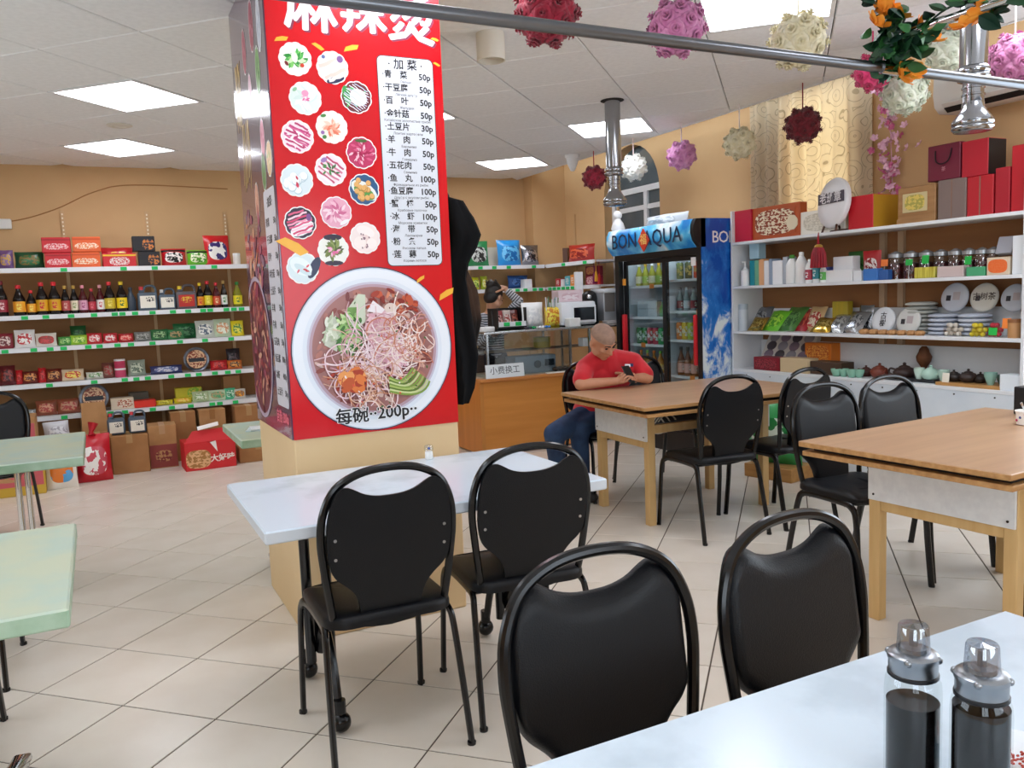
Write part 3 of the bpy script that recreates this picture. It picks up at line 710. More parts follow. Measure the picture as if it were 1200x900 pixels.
for k in range(9):
    bw.line([(cx + .05 + .11 * t + .01 * k * math.sin(2 * t), cz - .12 - .008 * k - .035 * math.sin(PI * t) + .03 * t) for t in [i / 8 for i in range(9)]], .009, ('7f9a44', 'a5b866', '5f7a30', 'c7cf94')[k % 4])
scat(60, ('6a2a28', 'f2e6e4', 'd8503a', '3f6a30'), .006, 0, 0, .25, .25)
bo = bw.make('noodle_bowl_picture', pf); bo.location.y = Y0
brushed('price_caption_edge', '每碗··200p··', .072, M_inkwhite, pf, (pl(1.053) - .01, Y0 - .0042, .935), -.02, .005)
brushed('price_caption', '每碗··200p··', .072, M_inkblack, pf, (pl(1.053) - .01, Y0 - .0052, .935), -.02, .0016, 6)

# side poster: purple, dried goods at the top, price strip, dark red pot at the bottom
ps = thing('menu_poster', 'purple menu poster with a narrow price strip on the pillar side', 'poster', (PX0, PY1, 0), -PI / 2)
SW = PY1 - PY0
M_purple = mat('poster_purple', '57455f', 0.12, var='6d5065', scale=2.5, detail=3, coat=.6)
obj('board', MB().box(0, SW, -.006, 0, PZ0, ZC), M_purple, ps, smooth=0)
pp = Print(); pp.poly(rrect(.55, .785, .985, 1.89, .02), 'd3d2da'); pp = pp.make('price_panel', ps); pp.location.y = Y0
lettering('menu_heading', '·加菜·', .046, M_inkblack, pp, (.67, -.001, 1.835), bold=.0008)
SM = [('青菜', '50p'), ('干豆腐', '50p'), ('百叶', '50p'), ('金针菇', '50p'), ('土豆片', '50p'), ('羊肉', '50p'), ('牛肉', '50p'), ('五花肉', '50p'), ('鱼豆腐', '100p'), ('冰虾', '400p'), ('土豆片', '50p')]
for i, (zh, pr) in enumerate(SM):
    z = 1.755 - i * .071
    lettering('menu_line', zh, .038, M_inkblack, pp, (.565, -.001, z), align='LEFT', bold=.0006)
    lettering('price', pr, .036, M_inkblack, pp, (.778, -.001, z), align='RIGHT', bold=.0008)
for (px_, pz_, rx_, rz_, cs) in ((.7, 2.53, .05, .12, ('c9cdd8', 'e3e6ee', 'aab0c2')), (.54, 2.57, .055, .12, ('a8465a', 'c4788a', '8a2f46')), (.34, 2.52, .05, .11, ('b8596c', '9a3f55', 'cf8a98')),
                                 (.62, 2.37, .055, .11, ('6fa05a', '4a7a3a', 'a7c98a')), (.42, 2.32, .045, .1, ('d3a5b5', 'e8ced6', 'b37a8f')), (.62, 2.1, .05, .09, ('d77f98', 'e9b3c2', 'c25a78')),
                                 (.73, 2.0, .06, .08, ('d9b27a', '9fae5a', 'e8d2a2')), (.6, 1.97, .05, .09, ('5f8a4a', '7fae62', '3f6a32')), (.4, 1.87, .05, .09, ('d7a08a', 'e9c4b2', 'c47c64'))):
    o = food_photo(ps, px_, pz_, rz_ * .9, cs[0], [('leaf', cs, 18, .3, .6)], sx=rx_ / rz_); o.location.y = Y0
st = Print()
for i in range(16):
    x = .07 + .014 * i if i < 9 else .14 + .03 * (i - 9); z = 2.38 if i < 9 else 2.1
    st.line([(x - .03, z - .13 + rb.uniform(-.03, .03)), (x, z), (x + .035 * rb.uniform(-1, 1), z + .14)], .012, ('c9a24e', 'b08a3c', 'dbbb6a')[i % 3])
for i in range(40):
    x, z = rb.uniform(.1, .45), rb.uniform(1.5, 1.85); st.poly(ell(x, z, rb.uniform(.02, .06), rb.uniform(.01, .03), rb.uniform(0, 3), 9), ('c9825a', 'a5506a', '7d3a50', 'd9a585', '8a6a80')[i % 5])
st.poly(ell(.2, 1.22, .3, .33, 0, 40), 'b9a9bd'); st.poly(ell(.2, 1.22, .28, .31, 0, 40), '6d3040')
for i in range(130):
    a = rb.uniform(0, 6.28); d = math.sqrt(rb.random()); x, z = .2 + .26 * d * math.cos(a), 1.22 + .29 * d * math.sin(a)
    if x > .02: st.poly(ell(x, z, rb.uniform(.015, .05), rb.uniform(.008, .02), rb.uniform(0, 3), 8), ('8a2a36', 'a8444a', 'c87a6a', '5f1f2c', 'd9a58a', '9a3a5a')[i % 6])
for i in range(len(st.mb.v)): st.mb.v[i] = (max(.002, min(.545, st.mb.v[i][0])) if st.mb.v[i][2] < 1.86 else max(.002, st.mb.v[i][0]), st.mb.v[i][1], st.mb.v[i][2])
o = st.make('printed_pot', ps); o.location.y = Y0
lettering('pink_caption', '自选·200p', .06, plain('e26a7c', .4), ps, (.64, Y0 - .002, .935), (0, -.03, 0), bold=.002)
# ---------------------------------------------------------------- drinks fridge
def blue_splash(name, horizontal):
    m = bpy.data.materials.new(name); nt, b = nodes(m); N = nt.nodes.new; L = nt.links.new
    tc = N('ShaderNodeTexCoord'); mp = N('ShaderNodeMapping'); mp.inputs['Scale'].default_value = (1, 1, 1) if horizontal else (1, 1, .5)
    L(tc.outputs['Object'], mp.inputs[0])
    n = N('ShaderNodeTexNoise'); n.inputs['Scale'].default_value = 4.0 if horizontal else 6.0; n.inputs['Detail'].default_value = 9; n.inputs['Roughness'].default_value = .65 if not horizontal else .4
    n.inputs['Distortion'].default_value = .6; L(mp.outputs[0], n.inputs['Vector'])
    r = N('ShaderNodeValToRGB'); e = r.color_ramp.elements; e[0].position = .38; e[0].color = lin('1f86d6'); e[1].position = .66; e[1].color = lin('f0faff')
    k = r.color_ramp.elements.new(.52); k.color = lin('5fc3f0')
    if not horizontal:
        e[0].color = lin('1552b4'); k.color = lin('2f80d8'); k.position = .56
        sx = N('ShaderNodeSeparateXYZ'); L(tc.outputs['Generated'], sx.inputs[0])
        mt_ = N('ShaderNodeMath'); mt_.operation = 'MULTIPLY_ADD'; L(sx.outputs[2], mt_.inputs[0]); mt_.inputs[1].default_value = -.35; mt_.inputs[2].default_value = .25
        ad = N('ShaderNodeMath'); ad.operation = 'ADD'; L(n.outputs['Fac'], ad.inputs[0]); L(mt_.outputs[0], ad.inputs[1]); L(ad.outputs[0], r.inputs[0])
    else: L(n.outputs['Fac'], r.inputs[0])
    L(r.outputs[0], b.inputs['Base Color']); b.inputs['Roughness'].default_value = .25
    MATS[name] = m; return m
FX, FX1, FY0, FY1 = 4.4, 5.06, 5.33, 6.56
fr = thing('drinks_fridge', 'tall two-door drinks fridge with a blue lit header', 'fridge', (0, 0, 0))
M_in = mat('fridge_liner', 'd9dfe4', .45); M_fblk = mat('fridge_black', '121316', .35)
sh = MB().box(FX + .05, FX1, FY1 - .04, FY1, .12, 1.9).box(FX1 - .04, FX1, FY0 + .01, FY1 - .04, .12, 1.9).box(FX + .05, FX1, FY0 + .01, FY1, .05, .14).box(FX + .05, FX1, FY0 + .01, FY1, 1.72, 1.95).box(FX + .05, FX1, FY0 + .01, FY0 + .045, .12, 1.9)
obj('body', sh, M_in, fr, smooth=0)
obj('plinth', MB().box(FX + .02, FX1, FY0, FY1, 0, .12), M_fblk, fr, smooth=0)
sidep = obj('side_panel', MB().box(FX + .01, FX1, FY0 - .004, FY0 + .012, .02, 1.975), blue_splash('blue_water_side', False), fr, smooth=0)
lettering('side_lettering', 'BON', .135, M_inkwhite, sidep, (4.655, FY0 - .005, 1.82), bold=.001, space=.9)
pr_ = [(FX - .01, 1.745), (FX - .055, 1.80), (FX - .075, 1.86), (FX - .07, 1.92), (FX - .045, 1.972), (FX + .06, 1.975), (FX + .06, 1.745)]
hd = obj('header', MB().prism(pr_, FY0 + .035, FY1 + .02, 'Y'), blue_splash('blue_water_header', True), fr, smooth=50)
obj('header_end', MB().prism([(x + .004 * (1 if x < FX else -1), z) for x, z in pr_], FY0 - .004, FY0 + .034, 'Y'), M_fblk, fr)
M_navy = plain('10294a', .4)
lettering('header_lettering', 'BON', .185, M_navy, hd, (FX - .0785, 6.29, 1.857), (0, 0, -PI / 2), bold=.0008, space=1.0)
lettering('header_lettering', 'AQUA', .185, M_navy, hd, (FX - .0785, 5.73, 1.857), (0, 0, -PI / 2), bold=.0008, space=1.0)
dm = obj('red_emblem', MB().prism([(6.06, 1.845), (6.0, 1.93), (5.985, 1.95), (5.97, 1.93), (5.90, 1.845), (5.965, 1.765), (5.98, 1.75), (5.995, 1.765)], FX - .088, FX - .078, 'X'), plain('c23a24', .4), hd)
lettering('emblem_character', '福', .1, plain('e8c069', .35), dm, (FX - .0885, 5.98, 1.85), (0, 0, -PI / 2), bold=.001)
fb = MB()
for y0, y1 in ((FY0, FY0 + .05), (FY1 - .06, FY1)): fb.box(FX, FX + .05, y0, y1, .12, 1.745)
fb.box(FX, FX + .05, FY0 + .05, FY1 - .06, 1.69, 1.745).box(FX, FX + .05, FY0 + .05, FY1 - .06, .12, .2)
obj('door_surround', fb, M_fblk, fr, smooth=0)
def clear_pane(name, amount=.1, tint='ffffff'):
    m = bpy.data.materials.new(name); nt, b = nodes(m); N = nt.nodes.new
    tr = N('ShaderNodeBsdfTransparent'); tr.inputs[0].default_value = lin(tint); gl = N('ShaderNodeBsdfGlossy'); gl.inputs['Roughness'].default_value = .03; ms = N('ShaderNodeMixShader'); ms.inputs[0].default_value = amount
    out = [n for n in nt.nodes if n.type == 'OUTPUT_MATERIAL'][0]; nt.links.new(tr.outputs[0], ms.inputs[1]); nt.links.new(gl.outputs[0], ms.inputs[2]); nt.links.new(ms.outputs[0], out.inputs[0])
    MATS[name] = m; return m
M_pane = clear_pane('fridge_glass', .09, 'eef6f8')
for nm, y0, y1, x in (('near', FY0 + .05, 5.88, FX + .03), ('far', 5.84, FY1 - .06, FX + .055)):
    d = MB(); w = .05
    d.box(x, x + .02, y0, y0 + w * .5, .2, 1.69).box(x, x + .02, y1 - w, y1, .2, 1.69).box(x, x + .02, y0 + w * .5, y1 - w, 1.65, 1.69).box(x, x + .02, y0 + w * .5, y1 - w, .2, .24)
    do = obj('door', d, M_fblk, fr, smooth=0)
    obj('pane', MB().box(x + .008, x + .012, y0 + w * .5, y1 - w, .24, 1.65), M_pane, do, smooth=0)
    hy = y0 + .005 if nm == 'near' else y1 - .05
    obj('handle', MB().box(x - .045, x, hy, hy + .035, .78, 1.2, b=.008), plain('c41f2a', .3), do)
obj('interior_light', MB().box(FX + .1, FX + .13, FY0 + .1, FY1 - .1, 1.7, 1.715), mat('fridge_led', 'f3f8ff', .5, emit=9.0), fr, smooth=0)
obj('divider', MB().box(FX + .1, FX1 - .04, 5.9, 5.93, .14, 1.72), M_in, fr, smooth=0)
RSH, LSH = (.662, .976, 1.228, 1.5), (.662, .923, 1.175, 1.46)
for z in RSH: obj('shelf', MB().box(FX + .12, FX1 - .04, FY0 + .045, 5.9, z - .022, z), M_white, fr, smooth=0)
for z in LSH: obj('shelf', MB().box(FX + .12, FX1 - .04, 5.93, FY1 - .04, z - .022, z), M_white, fr, smooth=0)
for y, z in ((5.45, 1.5), (5.5, 1.228), (5.52, .976), (5.6, .662), (6.3, .923), (6.15, 1.46)):
    obj('price_card', MB().box(FX + .114, FX + .12, y - .03, y + .03, z - .03, z + .012), plain('f08a3a', .5), fr, smooth=0)
obj('price_card', MB().box(FX + .04, FX + .05, FY1 - .1, FY1 - .06, 1.47, 1.53), plain('f0a03a', .5), fr, smooth=0)
obj('paper_label', MB().box(FX + .025, FX + .03, 5.42, 5.48, 1.6, 1.67), plain('f4f4f4', .6), fr, smooth=0)

# ---------------------------------------------------------------- tea display cabinet on the right wall
CX, CX1, CY0, CY1 = 4.69, 5.025, 2.885, 5.3
tc_ = thing('display_cabinet', 'long white open-shelved tea cabinet along the right wall', 'cabinet', (0, 0, 0))
M_cab = mat('cabinet_white', 'e6e9ec', .4, var='dfe3e7', scale=4)
M_back = wood('brown_hardboard', '8a5c36', '9c6b42', .7, 'Y', 1.2)
CZ = (.745, 1.052, 1.418, 1.772)
obj('side_panel', MB().box(CX, CX1, CY1 - .02, CY1, 0, 2.025, b=.002), M_cab, tc_)
obj('side_panel', MB().box(CX, CX1, CY0, CY0 + .02, 0, 2.0, b=.002), M_cab, tc_)
for z in CZ: obj('shelf', MB().box(CX, CX1, CY0 + .02, CY1 - .02, z - .022, z, b=.002), M_cab, tc_)
obj('back_panel', MB().box(CX1 - .012, CX1, CY0 + .02, CY1 - .02, .745, 1.75), M_back, tc_, smooth=0)
for z0, z1 in ((.745, .965), (1.052, 1.225)): obj('back_board', MB().box(CX1 - .03, CX1 - .012, CY0 + .02, CY1 - .02, z0, z1), M_cab, tc_, smooth=0)
for y in (3.93, 4.08):
    for z0, z1 in ((.965, 1.03), (1.225, 1.396), (1.418, 1.75)): obj('rear_post', MB().box(CX1 - .04, CX1 - .012, y - .022, y + .022, z0, z1), plain('b59a7c', .6), tc_, smooth=0)
fp = [(CY0 + .02, .07), (3.62, .07), (4.2, .07), (CY1 - .02, .07), (CY1 - .02, .723), (CY0 + .02, .723)]
M_film = mat('filmed_front', 'dfe7ee', .18, var='cfd9e2', scale=3, detail=7)
obj('front_panel', MB().box(CX + .004, CX + .02, CY0 + .02, 4.18, .02, .723), M_film, tc_, smooth=0)
obj('front_panel', MB().box(CX + .002, CX + .018, 4.18, CY1 - .02, .02, .723), M_film, tc_, smooth=0)
for i in range(9): obj('nail', MB().cyl((CX + .0, 3.05 + i * .26, .70), (CX + .004, 3.05 + i * .26, .70), .005, n=8), M_dark, tc_)

# ---------------------------------------------------------------- service counter
KX0, KX1, KY0, KY1 = 2.975, 4.72, 6.6, 7.15
kt = thing('service_counter', 'orange wood service counter with a glass display and steel worktop', 'counter', (0, 0, 0))
M_or = wood('orange_wood', 'c27c34', 'd69046', .35, 'X', 1.6)
obj('front_panel', MB().box(KX0 + .02, KX1, KY0, KY0 + .02, .02, .665), M_or, kt, smooth=0)
obj('side_panel', MB().box(KX0, KX0 + .02, KY0, 7.9, .02, .69), wood('orange_wood_side', 'b8702e', 'cc813a', .35, 'Z', 1.6), kt, smooth=0)
obj('corner_strip', MB().box(KX0 - .004, KX0 + .03, KY0 - .006, KY0, .02, .665), wood('orange_strip', 'b87430', 'd2904c', .35, 'Z', 1.6), kt, smooth=0)
obj('counter_ledge', MB().box(KX0 - .01, KX1, KY0 - .03, KY1, .665, .695, b=.004), wood('ledge_wood', 'b06c30', 'd08c4c', .35, 'X', 2), kt)
obj('deck', MB().box(KX0 + .02, KX1, KY0 + .03, KY1, .695, .7), plain('cbb49a', .5), kt, smooth=0)
obj('worktop', MB().box(KX0 + .06, KX1, KY0 - .01, KY1, 1.085, 1.105, b=.004), M_steel, kt)
for x in (3.0 + .06, 3.91, 4.12, 4.68):
    for y in (KY0 + .01, KY1 - .02): obj('post', MB().box(x, x + .02, y, y + .02, .7, 1.085), M_steel, kt, smooth=0)
M_disp = clear_pane('display_glass', .1, 'eef4f6')
obj('glass_front', MB().box(KX0 + .085, 3.905, KY0 + .012, KY0 + .017, .7, 1.085), M_disp, kt, smooth=0)
obj('glass_side', MB().box(KX0 + .066, KX0 + .071, KY0 + .035, KY1 - .02, .7, 1.085), M_disp, kt, smooth=0)
obj('inner_shelf', MB().box(KX0 + .1, KX1, KY0 + .25, KY1 - .03, .9, .91), plain('8f7b66', .5), kt, smooth=0)
obj('rear_panel', MB().box(KX0 + .1, KX1, KY1 - .02, KY1, .02, .7), M_or, kt, smooth=0)

# ---------------------------------------------------------------- wall shelving with green price tags
M_tag = plain('1fbf5f', .5); M_up = mat('upright_beige', 'c9a67a', .5)
def shelf_run(unit, x0, x1, y, z, tags, depth=.4):
    b = obj('shelf_board', MB().box(x0, x1, y, y + depth, z - .022, z - .002).box(x0, x1, y - .004, y + .014, z - .04, z), M_white, unit, smooth=0)
    for u in tags: obj('price_tag', MB().box(u - .026, u + .026, y - .008, y - .004, z - .037, z - .006), M_tag, b, smooth=0)
    return b
SY = 8.39
def su(u, k=0): return -.69 - .025 * k + (.00708 - .00003 * k) * u        # ruler along the left shelves (tick -> metres)
SZ = (1.828, 1.418, 1.134, .813, .517)
sv = thing('wall_shelving', 'white wall shelving with green price tags, left of the pillar', 'shelving', (0, 0, 0))
TG = ((68, 136, 173, 220, 247), (24, 47, 75, 101, 125, 134, 149, 170, 195, 214, 233, 242, 263, 273, 283), (3, 34, 52, 67, 95, 108, 129, 145, 171, 205, 237, 271), (51, 102, 138, 152, 166, 195, 216, 230, 251, 268, 282), (24, 68, 100, 122, 139, 173, 197, 221, 249, 259, 280))
for k, (z, tg) in enumerate(zip(SZ, TG)): shelf_run(sv, -1.6, 2.9, SY, z, [su(u, k) for u in tg])
obj('back_panel', MB().box(-1.6, 2.9, YB - .008, YB, .05, 1.8), wood('shelf_back', '94683f', 'a5774b', .75, 'X', 1.0), sv, smooth=0)
for x in (-1.25, -.19, .53, 1.25, 1.97, 2.7):
    u = obj('upright', MB().box(x - .014, x + .014, YB - .018, YB, .02, 2.37), M_up, sv, smooth=0)
    for j in range(14): obj('slot', MB().box(x - .006, x + .006, YB - .02, YB - .018, 1.86 + j * .036, 1.876 + j * .036), plain('efe2c8', .5), u, smooth=0)
sv2 = thing('wall_shelving', 'white corner wall shelving with green price tags behind the counter', 'shelving', (0, 0, 0))
shelf_run(sv2, 3.3, 4.66, SY, 1.76, [3.85, 4.02, 4.2, 4.52])
shelf_run(sv2, 3.3, 4.66, SY, 1.5, [4.2, 4.3, 4.4, 4.52, 4.6])
for z, y0, tags in ((1.76, 7.38, (8.0, 7.55)), (1.5, 7.75, (8.32, 8.22, 8.12, 8.02, 7.92, 7.82))):
    b = obj('shelf_board', MB().box(4.7, XR, y0, 8.62, z - .022, z - .002).box(4.686, 4.7, y0, 8.4, z - .04, z), M_white, sv2, smooth=0)
    for yy in tags: obj('price_tag', MB().box(4.68, 4.686, yy - .035, yy + .035, z - .037, z - .006), M_tag, b, smooth=0)
for x in (3.95,): obj('upright', MB().box(x - .014, x + .014, YB - .018, YB, 1.2, 2.33), M_up, sv2, smooth=0)
for y in (8.4, 7.5): obj('upright', MB().box(XR - .018, XR, y - .014, y + .014, 1.2, 2.33), M_up, sv2, smooth=0)

# ---------------------------------------------------------------- exhaust pipes, rails, air conditioner
M_pipe = mat('pipe_chrome', 'a2a5aa', .14, metal=1.0)
def pipe(label, x, y, zb):
    t = thing('exhaust_pipe', label, 'pipe', (x, y, zb), 0, 'chrome exhaust pipes')
    H_ = ZC - zb
    obj('upper_pipe', MB().lathe([(.056, .27), (.056, H_ + .01)], 24), M_pipe, t, smooth=60)
    obj('collar', MB().lathe([(.044, .21), (.062, .215), (.068, .225), (.068, .235), (.06, .24), (.066, .25), (.066, .262), (.058, .275)], 24), M_pipe, t, smooth=60)
    obj('sleeve', MB().lathe([(.043, .12), (.043, .15), (.047, .152), (.047, .158), (.043, .16), (.043, .18), (.047, .182), (.047, .188), (.043, .19), (.043, .22)], 24), M_pipe, t, smooth=60)
    obj('nozzle', MB().lathe([(.04, 0), (.076, .0), (.086, .012), (.086, .02), (.08, .024), (.086, .03), (.084, .045), (.062, .075), (.046, .1), (.044, .125)], 28), M_pipe, t, smooth=60)
    obj('ceiling_plate', MB().lathe([(.06, H_ - .004), (.085, H_ - .002), (.085, H_)], 24), M_dark, t)
pipe('chrome exhaust pipe hanging over the far wooden table', 3.45, 5.12, 2.035)
pipe('thick chrome exhaust pipe at the right edge, nearer the camera', 3.5, 2.4, 2.045)
rk = thing('hanging_rail', 'steel rail hung below the ceiling across the top of the picture', 'rail', (0, 0, 0))
obj('rail_bar', MB().cyl((-1.2, 2.2, 2.196), (4.4, 2.2, 2.196), .019, n=16), mat('rail_steel', '6f7277', .3, metal=1.0), rk, smooth=60)
obj('drop_tube', MB().cyl((2.715, 2.2, 2.2), (2.715, 2.2, ZC), .016, n=14), M_chrome, rk, smooth=60)
obj('cross_bar', MB().cyl((2.72, 2.2, 2.3), (2.72, .4, 2.3), .016, n=14), M_chrome, rk, smooth=60)
obj('joint', MB().cyl((2.67, 2.2, 2.196), (2.76, 2.2, 2.196), .026, n=16).cyl((2.715, 2.2, 2.18), (2.715, 2.2, 2.25), .021, n=16), M_chrome, rk, smooth=60)
for x in (-1.1, 4.3): obj('drop_tube', MB().cyl((x, 2.2, 2.2), (x, 2.2, ZC), .016, n=12), M_chrome, rk, smooth=60)
obj('drop_tube', MB().cyl((2.72, .5, 2.3), (2.72, .5, ZC), .016, n=12), M_chrome, rk, smooth=60)
ac = thing('air_conditioner', 'white wall air conditioner behind the near exhaust pipe', 'air conditioner', (0, 0, 0))
prof = [(5.1, 2.46), (4.93, 2.455), (4.885, 2.49), (4.87, 2.56), (4.875, 2.68), (4.9, 2.725), (5.1, 2.73)]
obj('casing', MB().prism(prof, 2.7, 3.61, 'Y'), mat('ac_white', 'e3e1dd', .35), ac, smooth=50)
obj('outlet', MB().prism([(4.926, 2.452), (4.894, 2.478), (4.9, 2.486), (4.932, 2.46)], 2.76, 3.55, 'Y'), M_dark, ac)
obj('flap', MB().prism([(4.884, 2.484), (4.862, 2.5), (4.866, 2.506), (4.888, 2.49)], 2.76, 3.55, 'Y'), mat('ac_white', 'e3e1dd', .35), ac)
cyl_ = MB().lathe([(.0, .03), (.066, .03), (.068, 0), (.075, 0), (.075, .14)], 28, cap=False)
tag(obj('ceiling_tube', cyl_, mat('tube_cream', 'ded8cc', .6), loc=(1.97, 4.04, 2.642), smooth=40), 'short white tube mounted on the ceiling right of the pillar', 'ceiling fixture')
cv = MB().lathe([(.085, 0), (.09, -.006), (.075, -.012), (.05, -.012), (.045, -.006)], 24)
tag(obj('smoke_detector', cv, mat('tube_cream', 'ded8cc', .6), loc=(.28, 6.85, ZC)), 'small round fitting between the two left ceiling lights', 'detector')
cm_ = thing('security_camera', 'white dome sensor at the ceiling edge above the counter', 'camera', (4.36, 7.2, ZC))
obj('base', MB().lathe([(.0, -.03), (.07, -.03), (.075, 0)], 20), M_frame, cm_); obj('dome', MB().lathe([(.0, -.16), (.02, -.155), (.05, -.09), (.062, -.03)], 20), M_frame, cm_, smooth=60)
# wall cable and socket at far left
tag(obj('wall_cable', MB().tube(smoothpts([(-1.2, YB - .006, 2.22), (-.62, YB - .006, 2.27), (-.25, YB - .006, 2.38), (.1, YB - .006, 2.55), (.45, YB - .006, 2.62), (1.3, YB - .006, 2.6)], 6), .005, 6), plain('a8763f', .5)), 'thin brown cable sagging along the back wall, upper left', 'cable')
tag(obj('junction_box', MB().box(-.7, -.6, YB - .05, YB, 2.2, 2.29, b=.01), plain('e5e5e2', .5)), 'small white junction box high on the back wall at the left edge', 'electrical box')

# ---------------------------------------------------------------- curtain
def curtain_mat():
    m = bpy.data.materials.new('scroll_curtain'); nt, b = nodes(m); N = nt.nodes.new; L = nt.links.new
    tcn = N('ShaderNodeTexCoord'); v = N('ShaderNodeTexVoronoi'); v.feature = 'F1'; v.inputs['Scale'].default_value = 7.5; v.inputs['Randomness'].default_value = .8
    nz = N('ShaderNodeTexNoise'); nz.inputs['Scale'].default_value = 4; mx = N('ShaderNodeMix'); mx.data_type = 'VECTOR'; mx.inputs[0].default_value = .08
    L(tcn.outputs['Object'], nz.inputs['Vector']); L(tcn.outputs['Object'], mx.inputs[4]); L(nz.outputs['Color'], mx.inputs[5]); L(mx.outputs[1], v.inputs['Vector'])
    s = N('ShaderNodeMath'); s.operation = 'MULTIPLY'; s.inputs[1].default_value = 26; L(v.outputs['Distance'], s.inputs[0])
    s2 = N('ShaderNodeMath'); s2.operation = 'SINE'; L(s.outputs[0], s2.inputs[0])
    g = N('ShaderNodeMath'); g.operation = 'GREATER_THAN'; g.inputs[1].default_value = .93; L(s2.outputs[0], g.inputs[0])
    c = N('ShaderNodeMix'); c.data_type = 'RGBA'; L(g.outputs[0], c.inputs[0]); c.inputs[6].default_value = lin('e9d9bb'); c.inputs[7].default_value = lin('c2b090')
    L(c.outputs[2], b.inputs['Base Color']); b.inputs['Roughness'].default_value = .7
    tr = N('ShaderNodeBsdfTranslucent'); L(c.outputs[2], tr.inputs[0]); ms = N('ShaderNodeMixShader'); ms.inputs[0].default_value = .5
    out = [n for n in nt.nodes if n.type == 'OUTPUT_MATERIAL'][0]; L(b.outputs[0], ms.inputs[1]); L(tr.outputs[0], ms.inputs[2]); L(ms.outputs[0], out.inputs[0])
    return m
def cfold(u, v):
    y = 5.47 - 1.24 * u; a = .022 + .012 * math.sin(5 * u)
    return (5.063 + .7 * a * math.sin(u * 2 * PI * 9 + .6 * math.sin(7 * u)) + .008 * math.sin(40 * u + 3 * v), y, 1.8 + 1.28 * v)
cu = obj('curtain', MB().surf(cfold, 160, 6), curtain_mat(), smooth=80)
sd = cu.modifiers.new('thickness', 'SOLIDIFY'); sd.thickness = .003
tag(cu, 'cream window curtain with scroll ornament behind the hanging dark red ball', 'curtain')
tag(obj('curtain_rail', MB().cyl((5.063, 4.15, 3.1), (5.063, 5.55, 3.1), .012, n=10), M_frame), 'white rail carrying the cream scroll curtain', 'curtain rail')

# ---------------------------------------------------------------- flower balls
def rose_mesh(m, seed):
    r_ = random.Random(seed); b = MB()
    for ring, (n, rad, hgt, tilt) in enumerate(((6, .042, .004, .95), (5, .034, .012, .7), (4, .023, .02, .42), (3, .012, .026, .15))):
        for k in range(n):
            a0 = 2 * PI * k / n + ring * .5 + r_.uniform(-.15, .15)
            def petal(u, v, a0=a0, rad=rad, hgt=hgt, tilt=tilt, n=n):
                a = a0 + (u - .5) * 2 * PI / n * 1.35
                rr = rad * (.25 + .75 * v ** .8) * (1 - .18 * (2 * u - 1) ** 2 * v); z = hgt * .85 + (1 - tilt) * .02 * v + .006 * math.sin(PI * v) - (.006 * v ** 4 if tilt > .5 else 0) + .003 * math.sin(9 * u + a0)
                return (rr * math.cos(a), rr * math.sin(a), z)
            b.surf(petal, 5, 4)
    return b.mesh('rose', m, 60)
RO = {}
for nm, c, c2 in (('dark_red', '7a0d22', '5a0818'), ('red', '9c1030', '780a24'), ('pink', 'd48fb8', 'bd6a9c'), ('hot_pink', 'd33a70', 'b8245a'), ('cream', 'f2ecd2', 'e2d8b0'), ('white', 'f8f8f4', 'e8eae2'), ('greenish', 'eaefe0', 'd3dcc4'), ('lilac', 'e3a6d2', 'cc7fba')):
    RO[nm] = rose_mesh(mat('silk_' + nm, c, .75, var=c2, scale=14, sheen=.3), hash(nm) % 97 if False else len(nm) * 7)
def flower_ball(label, colour, x, y, z, r, n=30, ribbon_w='f0e6e6', top=None):
    t = thing('flower_ball', label, 'flower ball', (x, y, z), 0, 'silk rose balls hung from the ceiling')
    obj('core', MB().ball((0, 0, 0), r * .84, 14, 9), RO[colour].materials[0], t, smooth=80)
    for i in range(n):
        zz = 1 - 2 * (i + .5) / n; a = i * 2.39996; q = math.sqrt(1 - zz * zz); d = Vector((q * math.cos(a), q * math.sin(a), zz))
        o = obj('rose', RO[colour], None, t, loc=d * r * .8); o.rotation_mode = 'QUATERNION'
        o.rotation_quaternion = Vector((0, 0, 1)).rotation_difference(d) @ Quaternion((0, 0, 1), i * 1.3); s = r / .115 * 1.02; o.scale = (s, s, s * .95)
    H_ = (top or ZC) - z
    obj('ribbon', MB().box(-.005, .005, -.001, .001, r * .8, H_), plain(ribbon_w, .5), t, smooth=0)
